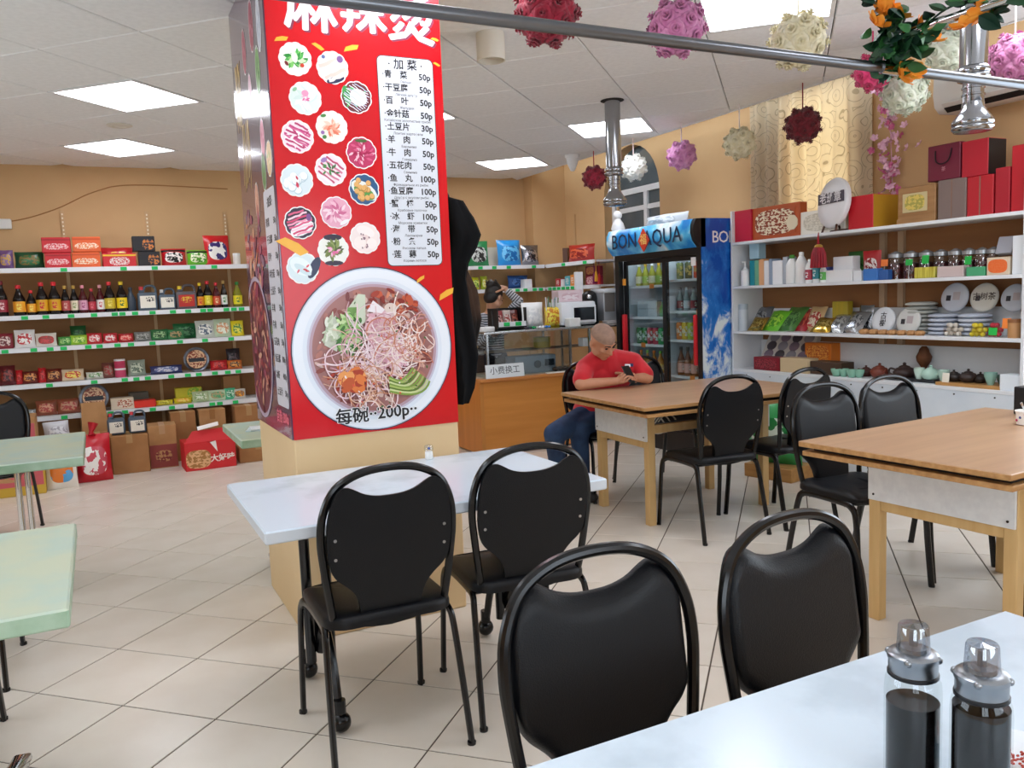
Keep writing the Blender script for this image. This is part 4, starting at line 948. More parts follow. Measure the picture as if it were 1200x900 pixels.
for a in (('large deep red flower ball behind the rail, right of the poster', 'red', 1.68, 2.93, 2.505, .122, 32, '9c1030'),
          ('large pink flower ball behind the rail, left of the glaring ceiling light', 'pink', 2.4, 3.04, 2.557, .122, 32, 'e8d6e0'),
          ('large cream flower ball behind the rail, before the glaring ceiling light', 'cream', 2.93, 2.85, 2.5, .122, 32, 'efe8cc'),
          ('greenish white flower ball under the orange flower garland', 'greenish', 4.25, 3.33, 2.48, .122, 30, 'efe8cc'),
          ('pale green white flower ball touching the near exhaust pipe', 'greenish', 4.3, 3.1, 2.655, .115, 30, 'efe8cc'),
          ('pink flower ball at the right edge before the air conditioner', 'pink', 4.1, 2.6, 2.46, .12, 30, 'e8d6e0'),
          ('hot pink flower ball half hidden by the orange flower garland', 'hot_pink', 3.95, 3.3, 2.56, .1, 28, 'c02a60'),
          ('crimson flower ball half hidden by the far exhaust pipe', 'red', 4.45, 6.95, 2.526, .112, 28, '9c1030'),
          ('small white flower ball right of the far exhaust pipe', 'white', 4.45, 6.29, 2.522, .115, 28, 'e9d8d8'),
          ('small pink and lilac flower ball in the far row', 'lilac', 4.45, 5.605, 2.514, .115, 28, 'f0e6ee'),
          ('small cream flower ball in the far row beside the curtain', 'cream', 4.45, 4.915, 2.487, .115, 28, 'f3ecec'),
          ('small dark red flower ball hanging before the curtain', 'dark_red', 4.45, 4.29, 2.495, .118, 28, '7a0d22')):
    flower_ball(*a)

# ---------------------------------------------------------------- garlands
def leaf_mesh(m, l=.07, w=.028):
    b = MB()
    def f(u, v):
        x = l * v; hw = w * math.sin(PI * min(1, v * 1.02)) ** .7 * (1 - .35 * v); s = 2 * u - 1
        return (s * hw, x, -.35 * abs(s) * hw + .012 * math.sin(PI * v) * (1 - abs(s)))
    b.surf(f, 5, 7); return b.mesh('leaf', m, 60)
def blossom_mesh(m, r, n=5, cup=.4):
    b = MB()
    for k in range(n):
        a0 = 2 * PI * k / n
        b.surf(lambda u, v: ((r * v) * math.cos(a0 + (u - .5) * 1.5 * math.sin(PI * min(.9, v * .8 + .15))), (r * v) * math.sin(a0 + (u - .5) * 1.5 * math.sin(PI * min(.9, v * .8 + .15))), cup * r * v * v + .08 * r * math.sin(5 * u)), 5, 5)
    b.ball((0, 0, .04 * r), r * .16, 6, 4); return b.mesh('blossom', m, 60)
LEAF = [leaf_mesh(mat('leaf_dark', '1f4a2c', .5), .075, .03), leaf_mesh(mat('leaf_mid', '2f6a35', .5), .065, .028), leaf_mesh(mat('leaf_deep', '17382a', .5), .07, .026)]
ORF = blossom_mesh(mat('orange_petal', 'f08a1c', .6, var='f5a63a', scale=20), .05, 7, .45)
PKF = [blossom_mesh(mat('pink_petal', 'f4c6dc', .65), .028, 5, .3), blossom_mesh(mat('rose_petal', 'd9719f', .65), .026, 5, .4)]
rg = random.Random(3)
def rnd_rot(o): o.rotation_euler = (rg.uniform(-1.2, 1.2), rg.uniform(-1.2, 1.2), rg.uniform(0, 6.28))
gd = thing('flower_garland', 'green leaf garland with orange flowers wound round the hanging rail', 'garland', (2.7, 2.2, 2.2))
vine = smoothpts([(.015, 0, .44), (.03, -.03, .36), (-.02, .02, .28), (.02, -.03, .15), (.0, .0, .02), (.06, -.05, .06), (.035, -.12, .1), (.02, -.26, .14), (.05, -.42, .11), (.02, -.6, .13)], 6)
obj('vine', MB().tube(vine, .004, 6), mat('leaf_deep', '17382a', .5), gd)
for i in range(170):
    p = vine[rg.randrange(len(vine))] + Vector((rg.gauss(0, .022), rg.gauss(0, .022), rg.gauss(0, .022)))
    if i < 55: p = Vector((rg.gauss(.03, .04), rg.gauss(-.01, .035), rg.gauss(.075, .06)))
    o = obj('leaf', LEAF[i % 3], None, gd, loc=p); rnd_rot(o); s = rg.uniform(.85, 1.3); o.scale = (s, s, s)
for p in ((-.075, -.02, .14), (.0, -.05, .17), (.09, -.07, .12), (.115, -.1, .08), (.02, -.05, -.045), (.06, -.06, -.035), (.02, -.3, .06), (.03, -.36, .08), (.05, -.33, .11), (.02, -.5, .16), (-.03, -.02, .19)):
    o = obj('orange_flower', ORF, None, gd, loc=p); rnd_rot(o)
pg = thing('blossom_garland', 'string of pink blossoms hanging on the wall right of the curtain', 'garland', (5.03, 4.03, 2.0))
obj('string', MB().cyl((0, 0, 0), (0, .05, .95), .003, n=6), plain('d9a5bd', .6), pg)
for i in range(130):
    z = rg.uniform(.0, .95); o = obj('blossom', PKF[0 if rg.random() < .7 else 1], None, pg, loc=(rg.uniform(-.05, .03), .05 * z + rg.gauss(0, .04) * (1.2 - .4 * math.sin(14 * z)), z)); rnd_rot(o); o.rotation_euler.y -= 1.2

# ---------------------------------------------------------------- coats hanging on the pillar
def coat(name, label, cx, cy, rows, m, folds=7, amp=.14, seed=1):
    r_ = random.Random(seed); ph = [r_.uniform(0, 6.28) for _ in range(6)]; n = 40; b = MB()
    zs = []
    for i in range(len(rows) - 1):
        for k in range(4):
            t = k / 4; zs.append(tuple(a + (c - a) * t for a, c in zip(rows[i], rows[i + 1])))
    zs.append(rows[-1])
    vs = []
    for j, (z, ox, oy, rx, ry) in enumerate(zs):
        g = min(1, j / 10)
        for i in range(n):
            a = 2 * PI * i / n; f = 1 + amp * g * math.sin(folds * a + ph[0] + 1.2 * math.sin(z * 5 + ph[1])) + .06 * math.sin(3 * a + ph[2] + z * 6) + .03 * math.sin(13 * a + z * 20)
            vs.append((cx + ox + rx * f * math.cos(a), cy + oy + ry * f * math.sin(a), z))
    k = len(zs)
    b.add(vs, [(j * n + i, (j + 1) * n + i, (j + 1) * n + (i + 1) % n, j * n + (i + 1) % n) for j in range(k - 1) for i in range(n)] + [tuple(range(n)), tuple((k - 1) * n + i for i in range(n - 1, -1, -1))])
    return tag(obj(name, b, m, smooth=70), label, 'coat')
M_coat = mat('black_cloth', '0b0b0d', .9, bump=.4, bscale=35, spec=.2)
hood = coat('hooded_coat', 'black hooded coat hanging on the right side of the pillar', 1.505, 3.56,
     [(1.87, -.04, 0, .02, .04), (1.85, -.01, 0, .06, .08), (1.78, .01, 0, .085, .1), (1.7, .03, 0, .095, .11), (1.64, .02, 0, .085, .1), (1.57, -.01, 0, .07, .09), (1.5, -.02, 0, .062, .09), (1.35, -.01, 0, .068, .1), (1.15, .0, -.01, .075, .12), (1.0, -.02, -.02, .06, .11), (.93, -.035, -.03, .04, .09)], M_coat, 6, .12, 4)
coat('brown_jacket', 'dark brown jacket hanging behind the black coat on the pillar', 1.53, 3.77,
     [(1.62, -.03, 0, .05, .05), (1.57, .03, 0, .075, .07), (1.45, .07, 0, .088, .08), (1.3, .085, 0, .09, .08), (1.15, .06, 0, .085, .08), (1.05, .02, 0, .07, .07)], mat('brown_cloth', '5a4030', .85, var='15100e', scale=3.5, spec=.2), 5, .16, 8)
hk = MB().tube(smoothpts([(PX1, 3.56, 1.9), (PX1 + .05, 3.56, 1.9), (PX1 + .07, 3.56, 1.88), (PX1 + .075, 3.56, 1.84)], 4), .006, 8).box(PX1, PX1 + .012, 3.5, 3.8, 1.86, 1.92, b=.003)
tag(obj('coat_hook', hk, M_tube), 'black coat hook rail on the pillar above the coats', 'coat hook')
# ---------------------------------------------------------------- wares on the tea cabinet: kind, y, width, height, x, shelf z, depth, colours, name, label, category, options
WARES = [
('box', 5.204, 0.217, 0.251, 4.72, 1.772, 0.22, ('c01f3c',), 'gift_box', 'crimson gift box at the left end of the tea cabinet top', 'box', {}),
('panelbox', 4.855, 0.502, 0.252, 4.74, 1.772, 0.08, ('b5552a', '8e3d1d', 'e9dcc0'), 'carved_box', 'orange carved wooden box with a cream seal on the tea cabinet', 'box', {}),
('panelbox', 4.401, 0.41, 0.17, 4.75, 1.772, 0.12, ('efece2', 'c9c4b4', 'e2ddcf'), 'presentation_box', 'cream white box behind the round tea plaque', 'box', {}),
('box', 4.047, 0.206, 0.225, 4.73, 1.772, 0.26, ('c4202c', 'side:c9962c:b02018'), 'gift_box', 'red gift box with gold floral side on the tea cabinet', 'box', {}),
('woodbox', 3.617, 0.27, 0.23, 4.73, 1.772, 0.2, ('b58a5c', '8a6238', 'd8c070'), 'wooden_box', 'pale wooden box with a gold emblem on the tea cabinet', 'box', {}),
('box', 3.372, 0.187, 0.241, 4.73, 1.772, 0.2, ('7d6c66',), 'gift_box', 'grey brown gift box below the maroon carrier box', 'box', {}),
('bagbox', 3.429, 0.218, 0.215, 4.73, 2.014, 0.18, ('6d1830',), 'gift_bag', 'maroon carrier box with rope handles on top of other boxes', 'gift bag', {}),
('box', 3.191, 0.164, 0.233, 4.73, 1.772, 0.2, ('b41c28',), 'gift_box', 'red gift box with a seam, under the black-sided box', 'box', {}),
('box', 3.227, 0.166, 0.213, 4.73, 2.006, 0.17, ('b0182a', 'side:181a20:20222a'), 'gift_box', 'red box with a black side, stacked highest at right', 'box', {}),
('box', 3.056, 0.086, 0.261, 4.73, 1.772, 0.2, ('a81a2a',), 'gift_box', 'narrow red box left of the tallest red box', 'box', {}),
('box', 2.909, 0.191, 0.371, 4.73, 1.772, 0.22, ('b41624',), 'gift_box', 'tallest red box at the right edge of the cabinet top', 'box', {}),
('pump', 5.197, 0.089, 0.199, 4.75, 1.418, 0.06, ('f0f2f4', 'f7f7f7'), 'pump_bottle', 'white pump bottle at the left end of the second tea shelf', 'bottle', {}),
('box', 5.123, 0.051, 0.201, 4.75, 1.418, 0.1, ('1f8f9e',), 'cosmetic_box', 'teal slim cosmetic box on the second tea shelf', 'box', {}),
('box', 5.071, 0.044, 0.2, 4.75, 1.418, 0.1, ('6fae8e',), 'cosmetic_box', 'pale green slim cosmetic box on the second tea shelf', 'box', {}),
('box', 5.02, 0.053, 0.205, 4.75, 1.418, 0.1, ('e0a878',), 'cosmetic_box', 'peach slim cosmetic box on the second tea shelf', 'box', {}),
('box', 4.963, 0.052, 0.19, 4.75, 1.418, 0.1, ('e6e8ea',), 'cosmetic_box', 'white slim cosmetic box beside the peach one on the second tea shelf', 'box', {}),
('box', 4.917, 0.033, 0.202, 4.75, 1.418, 0.1, ('8f9fb4',), 'cosmetic_box', 'blue grey slim cosmetic box on the second tea shelf', 'box', {}),
('box', 4.845, 0.105, 0.184, 4.75, 1.418, 0.08, ('eceef0',), 'cosmetic_box', 'wide white cosmetic box left of the white bottles', 'box', {}),
('box', 4.764, 0.05, 0.208, 4.75, 1.418, 0.1, ('a9b2bc',), 'cosmetic_box', 'tall grey slim box left of the white bottles', 'box', {}),
('bottle2', 4.7, 0.092, 0.218, 4.76, 1.418, 0.05, ('eef1f0', '4f9a3a'), 'lotion_bottle', 'white bottle with a green cap on the second tea shelf', 'bottle', {}),
('bottle2', 4.607, 0.089, 0.234, 4.76, 1.418, 0.05, ('f2f4f4', 'f2f4f4'), 'lotion_bottle', 'tallest white bottle on the second tea shelf', 'bottle', {}),
('bottle2', 4.517, 0.065, 0.176, 4.75, 1.418, 0.05, ('eef2f2', 'e8f0f0'), 'lotion_bottle', 'white bottle with a red and blue picture label', 'bottle', {'lab': 'b03048'}),
('bottle2', 4.447, 0.064, 0.204, 4.75, 1.418, 0.05, ('eef2f2', 'f4f6f6'), 'lotion_bottle', 'white bottle with a teal label band', 'bottle', {'lab': '1f8f9e'}),
('bottle2', 4.379, 0.047, 0.135, 4.74, 1.418, 0.04, ('eef2f2', 'dfe8e4'), 'lotion_bottle', 'smallest white bottle with a green label', 'bottle', {'lab': '58b04a'}),
('box', 5.129, 0.107, 0.129, 4.78, 1.63, 0.08, ('a9cfe0',), 'small_box', 'pale blue box standing on the slim cosmetic boxes', 'box', {}),
('box', 4.456, 0.064, 0.113, 4.85, 1.418, 0.06, ('5a6cc0',), 'small_box', 'violet blue box behind the red tassel', 'box', {}),
('box', 4.249, 0.242, 0.085, 4.74, 1.418, 0.1, ('eceef0',), 'white_carton', 'long low white carton under the red tassel', 'box', {}),
('box', 4.26, 0.174, 0.097, 4.8, 1.5, 0.08, ('e6e8ea',), 'white_carton', 'white carton stacked on the long low carton', 'box', {}),
('box', 4.082, 0.069, 0.071, 4.74, 1.418, 0.06, ('e2e6ea',), 'white_carton', 'smallest white carton right of the long low carton', 'box', {}),
('pouch', 4.234, 0.179, 0.212, 4.93, 1.418, 0.05, ('2f6a2c', '4a8a3a', '1f4a20'), 'tea_pouch', 'dark green pouch at the back of the second tea shelf', 'pouch', {}),
('pouch', 4.056, 0.149, 0.206, 4.86, 1.418, 0.05, ('b01c22', 'e6dcd8', '8a1418'), 'tea_pouch', 'red pouch with a white label left of the glass jars', 'pouch', {}),
('box', 3.975, 0.118, 0.081, 4.74, 1.418, 0.06, ('3f78c0',), 'small_box', 'blue carton at the front before the red pouch', 'box', {}),
('box', 3.88, 0.074, 0.069, 4.75, 1.418, 0.05, ('2f5a9a',), 'small_box', 'dark blue carton beside the blue carton', 'box', {}),
('jar', 3.881, 0.107, 0.189, 4.88, 1.418, 0.1, ('6a1c22',), 'glass_jar', 'glass jar of dark red tea, first from the left', 'jar', {'grp': 'glass jars of dark red tea'}),
('jar', 3.763, 0.104, 0.186, 4.88, 1.418, 0.1, ('701a20',), 'glass_jar', 'glass jar of dark red tea, second from the left', 'jar', {'grp': 'glass jars of dark red tea'}),
('jar', 3.649, 0.1, 0.184, 4.88, 1.418, 0.1, ('5a1a1c',), 'glass_jar', 'glass jar of dark red tea, third from the left', 'jar', {'grp': 'glass jars of dark red tea'}),
('jar', 3.545, 0.096, 0.181, 4.88, 1.418, 0.1, ('6a1a20',), 'glass_jar', 'glass jar of dark red tea, fourth from the left', 'jar', {'grp': 'glass jars of dark red tea'}),
('jar', 3.445, 0.093, 0.179, 4.88, 1.418, 0.1, ('641820',), 'glass_jar', 'glass jar of dark red tea, fifth from the left', 'jar', {'grp': 'glass jars of dark red tea'}),
('jar', 3.353, 0.09, 0.176, 4.88, 1.418, 0.1, ('5c1418',), 'glass_jar', 'glass jar of dark red tea, sixth from the left', 'jar', {'grp': 'glass jars of dark red tea'}),
('jar', 3.269, 0.087, 0.174, 4.88, 1.418, 0.1, ('701c24',), 'glass_jar', 'glass jar of dark red tea, seventh from the left', 'jar', {'grp': 'glass jars of dark red tea'}),
('jar', 3.195, 0.085, 0.172, 4.88, 1.418, 0.1, ('681a20',), 'glass_jar', 'glass jar of dark red tea, eighth from the left', 'jar', {'grp': 'glass jars of dark red tea'}),
('card', 3.923, 0.055, 0.046, 4.815, 1.511, 0.003, ('f0803a',), 'price_card', 'orange price card left of the glass jars', 'price card', {'rod': 1}),
('card', 3.732, 0.051, 0.039, 4.815, 1.507, 0.003, ('23b04a',), 'price_card', 'smaller green price card before the glass jars', 'price card', {'rod': 1}),
('card', 3.612, 0.049, 0.055, 4.815, 1.511, 0.003, ('22b84c',), 'price_card', 'larger green price card before the glass jars', 'price card', {'rod': 1}),
('card', 3.319, 0.044, 0.052, 4.815, 1.49, 0.003, ('22b84c',), 'price_card', 'green price card before the right glass jars', 'price card', {'rod': 1}),
('box', 3.562, 0.146, 0.07, 4.74, 1.418, 0.06, ('d9cf5a', 'stripe'), 'soap_box', 'yellow striped box at the front of the second tea shelf', 'box', {}),
('box', 3.383, 0.177, 0.068, 4.74, 1.418, 0.06, ('cbb8b4',), 'soap_box', 'pinkish grey wrapped box before the glass jars', 'box', {}),
('box', 3.218, 0.119, 0.055, 4.74, 1.418, 0.06, ('4aa070',), 'soap_box', 'green wrapped box before the glass jars', 'box', {}),
('panelbox', 3.079, 0.138, 0.104, 4.74, 1.418, 0.08, ('dccab0', 'e86a2a', 'e8743a'), 'soap_box', 'cream box with an orange picture on the second tea shelf', 'box', {}),
('box', 3.089, 0.098, 0.105, 4.8, 1.545, 0.04, ('a8aab4',), 'plastic_tray', 'grey tray leaning on the cream box with orange picture', 'tray', {}),
('box', 2.926, 0.14, 0.22, 4.74, 1.418, 0.1, ('e6ecf0',), 'white_box', 'tall white box at the right end of the second tea shelf', 'box', {}),
('tin', 5.335, 0.083, 0.228, 4.77, 1.052, 0.05, ('b9c4cc', '9fb0bc'), 'tea_tin', 'silver tea tin at the left end of the third shelf', 'tin', {}),
('tin', 5.249, 0.08, 0.218, 4.77, 1.052, 0.05, ('c2ccd4', 'a8b6c0'), 'tea_tin', 'silver tea tin beside the first silver tin', 'tin', {}),
('pouch', 5.236, 0.208, 0.212, 4.9, 1.052, 0.05, ('9a9ca4', 'c4c6cc', '6a6c74'), 'foil_pouch', 'silver foil pouch behind the gold-edged pouch', 'pouch', {'tilt': 0.5, 'foil': 1}),
('pouch', 5.111, 0.175, 0.11, 4.76, 1.052, 0.03, ('b08a34', 'd8b860', '8a6a24'), 'foil_pouch', 'low gold foil pouch at the left of the third tea shelf', 'pouch', {'tilt': 0.7, 'foil': 1}),
('pouch', 4.991, 0.206, 0.177, 4.8, 1.052, 0.04, ('6fbf2c', 'a8dc4a', '4a9a24'), 'tea_pouch', 'bright green tea pouch lying tilted', 'pouch', {'tilt': 0.8}),
('pouch', 4.846, 0.198, 0.207, 4.82, 1.052, 0.04, ('4a7a3a', '6a9a54', '2f5a2a'), 'tea_pouch', 'darker green tea pouch right of the bright green one', 'pouch', {'tilt': 0.8}),
('pouch', 4.751, 0.192, 0.224, 4.85, 1.052, 0.04, ('a8242c', 'c85a44', '7a141c'), 'tea_pouch', 'red tea pouch lying tilted on the third tea shelf', 'pouch', {'tilt': 0.8}),
('pouch', 4.63, 0.161, 0.208, 4.88, 1.052, 0.04, ('c8a878', 'b03a30', 'e6d8c0'), 'tea_pouch', 'cream and red tea pouch on the third tea shelf', 'pouch', {'tilt': 0.5}),
('pouch', 4.438, 0.193, 0.12, 4.76, 1.052, 0.03, ('c09a3a', 'e6cc7a', '9a7a2a'), 'foil_pouch', 'crinkled gold foil pouch on the third tea shelf', 'pouch', {'tilt': 0.8, 'foil': 1}),
('box', 4.375, 0.141, 0.125, 4.9, 1.15, 0.06, ('b8a02c', 'stripe'), 'tea_box', 'olive gold box standing at the back of the third tea shelf', 'box', {}),
('pouch', 4.327, 0.179, 0.149, 4.78, 1.052, 0.05, ('b4b8bc', 'e2e6ea', '8a8e94'), 'foil_pouch', 'silver foil pouch in the middle of the third tea shelf', 'pouch', {'tilt': 0.8, 'foil': 1}),
('pouch', 4.183, 0.171, 0.157, 4.79, 1.052, 0.05, ('aeb2b6', 'dce0e4', '7a7e84'), 'foil_pouch', 'silver foil pouch left of the upright white tea discs', 'pouch', {'tilt': 0.7, 'foil': 1}),
('pouch', 4.162, 0.133, 0.195, 4.9, 1.052, 0.05, ('9a9ea4', 'e6eaee', '5a5e64'), 'foil_pouch', 'crumpled silver pouch standing behind the tan tea nuggets', 'pouch', {'tilt': 0.2, 'foil': 1}),
('disc', 3.927, 0.186, 0.18, 4.8, 1.052, 0.03, ('dfe4ea', '2c2c34'), 'tea_cake', 'white paper-wrapped tea cake standing, the left of two small ones', 'tea cake', {'txt': '古\n樹'}),
('disc', 3.73, 0.18, 0.169, 4.8, 1.052, 0.03, ('d3d5d2', '4a4448'), 'tea_cake', 'grey white tea cake standing with a dark square mark', 'tea cake', {'sq': 1}),
('disc', 3.473, 0.189, 0.173, 4.9, 1.195, 0.03, ('c3c8d2', '30303a'), 'tea_cake', 'large wrapped tea cake on top, left of three, with a small mark', 'tea cake', {'sq': 1}),
('disc', 3.276, 0.182, 0.168, 4.9, 1.195, 0.03, ('d6d3c8', '5a5048'), 'tea_cake', 'large wrapped tea cake on top, middle of three, brush writing', 'tea cake', {'txt': '古树茶', 'sq': 1}),
('disc', 3.084, 0.17, 0.167, 4.9, 1.195, 0.03, ('bfc6d0', '30303a'), 'tea_cake', 'large wrapped tea cake on top, rightmost of three', 'tea cake', {'sq': 1}),
('cake', 3.705, 0.218, 0.023, 4.91, 1.052, 0.3, ('a9aca6',), 'tea_cake', 'grey tea cake, first from the bottom of the stack behind the standing discs', 'tea cake', {'grp': 'stacked grey tea cakes'}),
('cake', 3.705, 0.217, 0.023, 4.91, 1.0785, 0.3, ('b7b9b2',), 'tea_cake', 'grey tea cake, second from the bottom of the stack behind the standing discs', 'tea cake', {'grp': 'stacked grey tea cakes'}),
('cake', 3.705, 0.217, 0.022, 4.91, 1.105, 0.3, ('a9aca6',), 'tea_cake', 'grey tea cake, third from the bottom of the stack behind the standing discs', 'tea cake', {'grp': 'stacked grey tea cakes'}),
('cake', 3.706, 0.216, 0.022, 4.91, 1.1315, 0.3, ('b7b9b2',), 'tea_cake', 'grey tea cake, fourth from the bottom of the stack behind the standing discs', 'tea cake', {'grp': 'stacked grey tea cakes'}),
('cake', 3.707, 0.217, 0.023, 4.91, 1.1580000000000001, 0.3, ('a9aca6',), 'tea_cake', 'grey tea cake, fifth from the bottom of the stack behind the standing discs', 'tea cake', {'grp': 'stacked grey tea cakes'}),
('cake', 3.707, 0.217, 0.023, 4.91, 1.1845, 0.3, ('b7b9b2',), 'tea_cake', 'grey tea cake, sixth from the bottom of the stack behind the standing discs', 'tea cake', {'grp': 'stacked grey tea cakes'}),
('cake', 3.707, 0.216, 0.023, 4.91, 1.211, 0.3, ('a9aca6',), 'tea_cake', 'grey tea cake, seventh from the bottom of the stack behind the standing discs', 'tea cake', {'grp': 'stacked grey tea cakes'}),
('cake', 3.707, 0.216, 0.022, 4.91, 1.2375, 0.3, ('b7b9b2',), 'tea_cake', 'grey tea cake, eighth from the bottom of the stack behind the standing discs', 'tea cake', {'grp': 'stacked grey tea cakes'}),
('cake', 3.512, 0.198, 0.022, 4.88, 1.052, 0.28, ('b4bcca',), 'tea_cake', 'pale blue tea cake, first from the bottom under the left large cake', 'tea cake', {'grp': 'stacked pale blue tea cakes, left pile'}),
('cake', 3.306, 0.19, 0.021, 4.88, 1.052, 0.28, ('bcc4d2',), 'tea_cake', 'pale tea cake, first from the bottom under the middle large cake', 'tea cake', {'grp': 'stacked pale tea cakes, right pile'}),
('cake', 3.512, 0.198, 0.022, 4.88, 1.0795000000000001, 0.28, ('c2c8d6',), 'tea_cake', 'pale blue tea cake, second from the bottom under the left large cake', 'tea cake', {'grp': 'stacked pale blue tea cakes, left pile'}),
('cake', 3.307, 0.19, 0.021, 4.88, 1.0795000000000001, 0.28, ('d0d4dc',), 'tea_cake', 'pale tea cake, second from the bottom under the middle large cake', 'tea cake', {'grp': 'stacked pale tea cakes, right pile'}),
('cake', 3.513, 0.198, 0.022, 4.88, 1.107, 0.28, ('b4bcca',), 'tea_cake', 'pale blue tea cake, third from the bottom under the left large cake', 'tea cake', {'grp': 'stacked pale blue tea cakes, left pile'}),
('cake', 3.307, 0.19, 0.021, 4.88, 1.107, 0.28, ('bcc4d2',), 'tea_cake', 'pale tea cake, third from the bottom under the middle large cake', 'tea cake', {'grp': 'stacked pale tea cakes, right pile'}),
('cake', 3.513, 0.198, 0.022, 4.88, 1.1345, 0.28, ('c2c8d6',), 'tea_cake', 'pale blue tea cake, fourth from the bottom under the left large cake', 'tea cake', {'grp': 'stacked pale blue tea cakes, left pile'}),
('cake', 3.308, 0.19, 0.021, 4.88, 1.1345, 0.28, ('d0d4dc',), 'tea_cake', 'pale tea cake, fourth from the bottom under the middle large cake', 'tea cake', {'grp': 'stacked pale tea cakes, right pile'}),
('cake', 3.514, 0.197, 0.022, 4.88, 1.1620000000000001, 0.28, ('b4bcca',), 'tea_cake', 'pale blue tea cake, fifth from the bottom under the left large cake', 'tea cake', {'grp': 'stacked pale blue tea cakes, left pile'}),
('cake', 3.308, 0.19, 0.021, 4.88, 1.1620000000000001, 0.28, ('bcc4d2',), 'tea_cake', 'pale tea cake, fifth from the bottom under the middle large cake', 'tea cake', {'grp': 'stacked pale tea cakes, right pile'}),
('nest', 4.014, 0.085, 0.053, 4.735, 1.052, 0.07, ('c99a6a',), 'tea_nugget', 'tan round tea nugget, first from the left in the row', 'tea nugget', {'grp': 'row of tan tea nuggets'}),
('nest', 3.937, 0.084, 0.052, 4.735, 1.052, 0.07, ('c99a6a',), 'tea_nugget', 'tan round tea nugget, second from the left in the row', 'tea nugget', {'grp': 'row of tan tea nuggets'}),
('nest', 3.862, 0.081, 0.052, 4.735, 1.052, 0.07, ('c99a6a',), 'tea_nugget', 'tan round tea nugget, third from the left in the row', 'tea nugget', {'grp': 'row of tan tea nuggets'}),
('nest', 3.788, 0.08, 0.051, 4.735, 1.052, 0.07, ('c99a6a',), 'tea_nugget', 'tan round tea nugget, fourth from the left in the row', 'tea nugget', {'grp': 'row of tan tea nuggets'}),
('nest', 3.716, 0.078, 0.05, 4.735, 1.052, 0.07, ('c99a6a',), 'tea_nugget', 'tan round tea nugget, fifth from the left in the row', 'tea nugget', {'grp': 'row of tan tea nuggets'}),
('nest', 3.646, 0.076, 0.05, 4.735, 1.052, 0.07, ('c99a6a',), 'tea_nugget', 'tan round tea nugget, sixth from the left in the row', 'tea nugget', {'grp': 'row of tan tea nuggets'}),
('nest', 3.583, 0.075, 0.05, 4.735, 1.052, 0.07, ('c99a6a',), 'tea_nugget', 'tan round tea nugget, seventh from the left in the row', 'tea nugget', {'grp': 'row of tan tea nuggets'}),
('balls', 3.372, 0.121, 0.064, 4.75, 1.052, 0.07, ('cfc8bc',), 'candy_bag', 'clear bag of whitish balls on the third tea shelf', 'bag', {}),
('balls', 3.21, 0.103, 0.067, 4.75, 1.052, 0.07, ('d3c02c',), 'candy_bag', 'clear tub of yellow foil balls on the third tea shelf', 'tub', {}),
('balls', 3.123, 0.079, 0.071, 4.78, 1.052, 0.07, ('b8283a',), 'candy_bag', 'tub of red foil balls on the third tea shelf', 'tub', {}),
('card', 3.09, 0.052, 0.045, 4.72, 1.066, 0.003, ('22b84c',), 'price_card', 'green price card before the red foil balls', 'price card', {}),
('card', 3.019, 0.05, 0.06, 4.735, 1.106, 0.003, ('f0883a',), 'price_card', 'orange price card before the tan jar', 'price card', {}),
('jar2', 2.982, 0.075, 0.109, 4.76, 1.052, 0.09, ('b98a5a', '8a5a34'), 'clay_jar', 'tan jar with dark writing at the right end of the third tea shelf', 'jar', {}),
('tray', 4.917, 0.524, 0.265, 4.84, 0.745, 0.03, ('cbc4bc', '5a4a58'), 'sample_tray', 'tilted beige tray with grey purple moulded samples', 'tray', {'tilt': 0.5}),
('panelbox', 4.941, 0.281, 0.102, 4.72, 0.745, 0.14, ('8a1a2a', '6a1420', 'a83a44'), 'small_chest', 'dark red box before the tilted sample tray', 'box', {}),
('box', 4.644, 0.276, 0.111, 4.71, 0.745, 0.12, ('cfb892',), 'tea_box', 'cream tan box right of the dark red box', 'box', {}),
('panelbox', 4.583, 0.259, 0.163, 4.9, 0.8, 0.1, ('e07a1c', 'f0a848', 'c85a14'), 'tea_tin_box', 'orange patterned box standing at the back of the lowest tea shelf', 'box', {}),
('box', 4.37, 0.295, 0.094, 4.74, 0.745, 0.14, ('4a3628',), 'tea_box', 'dark brown flat box before the orange patterned box', 'box', {}),
('cup', 4.244, 0.076, 0.055, 4.72, 0.745, 0.06, ('8fc3ac',), 'tea_cup', 'pale celadon tea cup, first from the left in the group of four', 'cup', {'grp': 'celadon cups'}),
('cup', 4.194, 0.075, 0.055, 4.74, 0.745, 0.06, ('8fc3ac',), 'tea_cup', 'pale celadon tea cup, second from the left in the group of four', 'cup', {'grp': 'celadon cups'}),
('cup', 4.117, 0.074, 0.055, 4.73, 0.745, 0.06, ('8fc3ac',), 'tea_cup', 'pale celadon tea cup, third from the left in the group of four', 'cup', {'grp': 'celadon cups'}),
('cup', 4.078, 0.073, 0.054, 4.76, 0.745, 0.06, ('8fc3ac',), 'tea_cup', 'pale celadon tea cup, fourth from the left in the group of four', 'cup', {'grp': 'celadon cups'}),
('teapot', 4.096, 0.131, 0.079, 4.85, 0.745, 0.1, ('4a2820',), 'teapot', 'dark brown teapot left of the reddish one', 'teapot', {}),
('teapot', 3.974, 0.127, 0.102, 4.84, 0.745, 0.1, ('7a3a2a',), 'teapot', 'reddish brown teapot on the lowest tea shelf', 'teapot', {}),
('teapot', 3.784, 0.119, 0.116, 4.85, 0.745, 0.1, ('3a2824',), 'teapot', 'largest dark teapot with a pointed lid', 'teapot', {}),
('teapot', 3.549, 0.11, 0.094, 4.8, 0.765, 0.1, ('b4d6c6',), 'teapot', 'pale celadon teapot on the black tea board', 'teapot', {}),
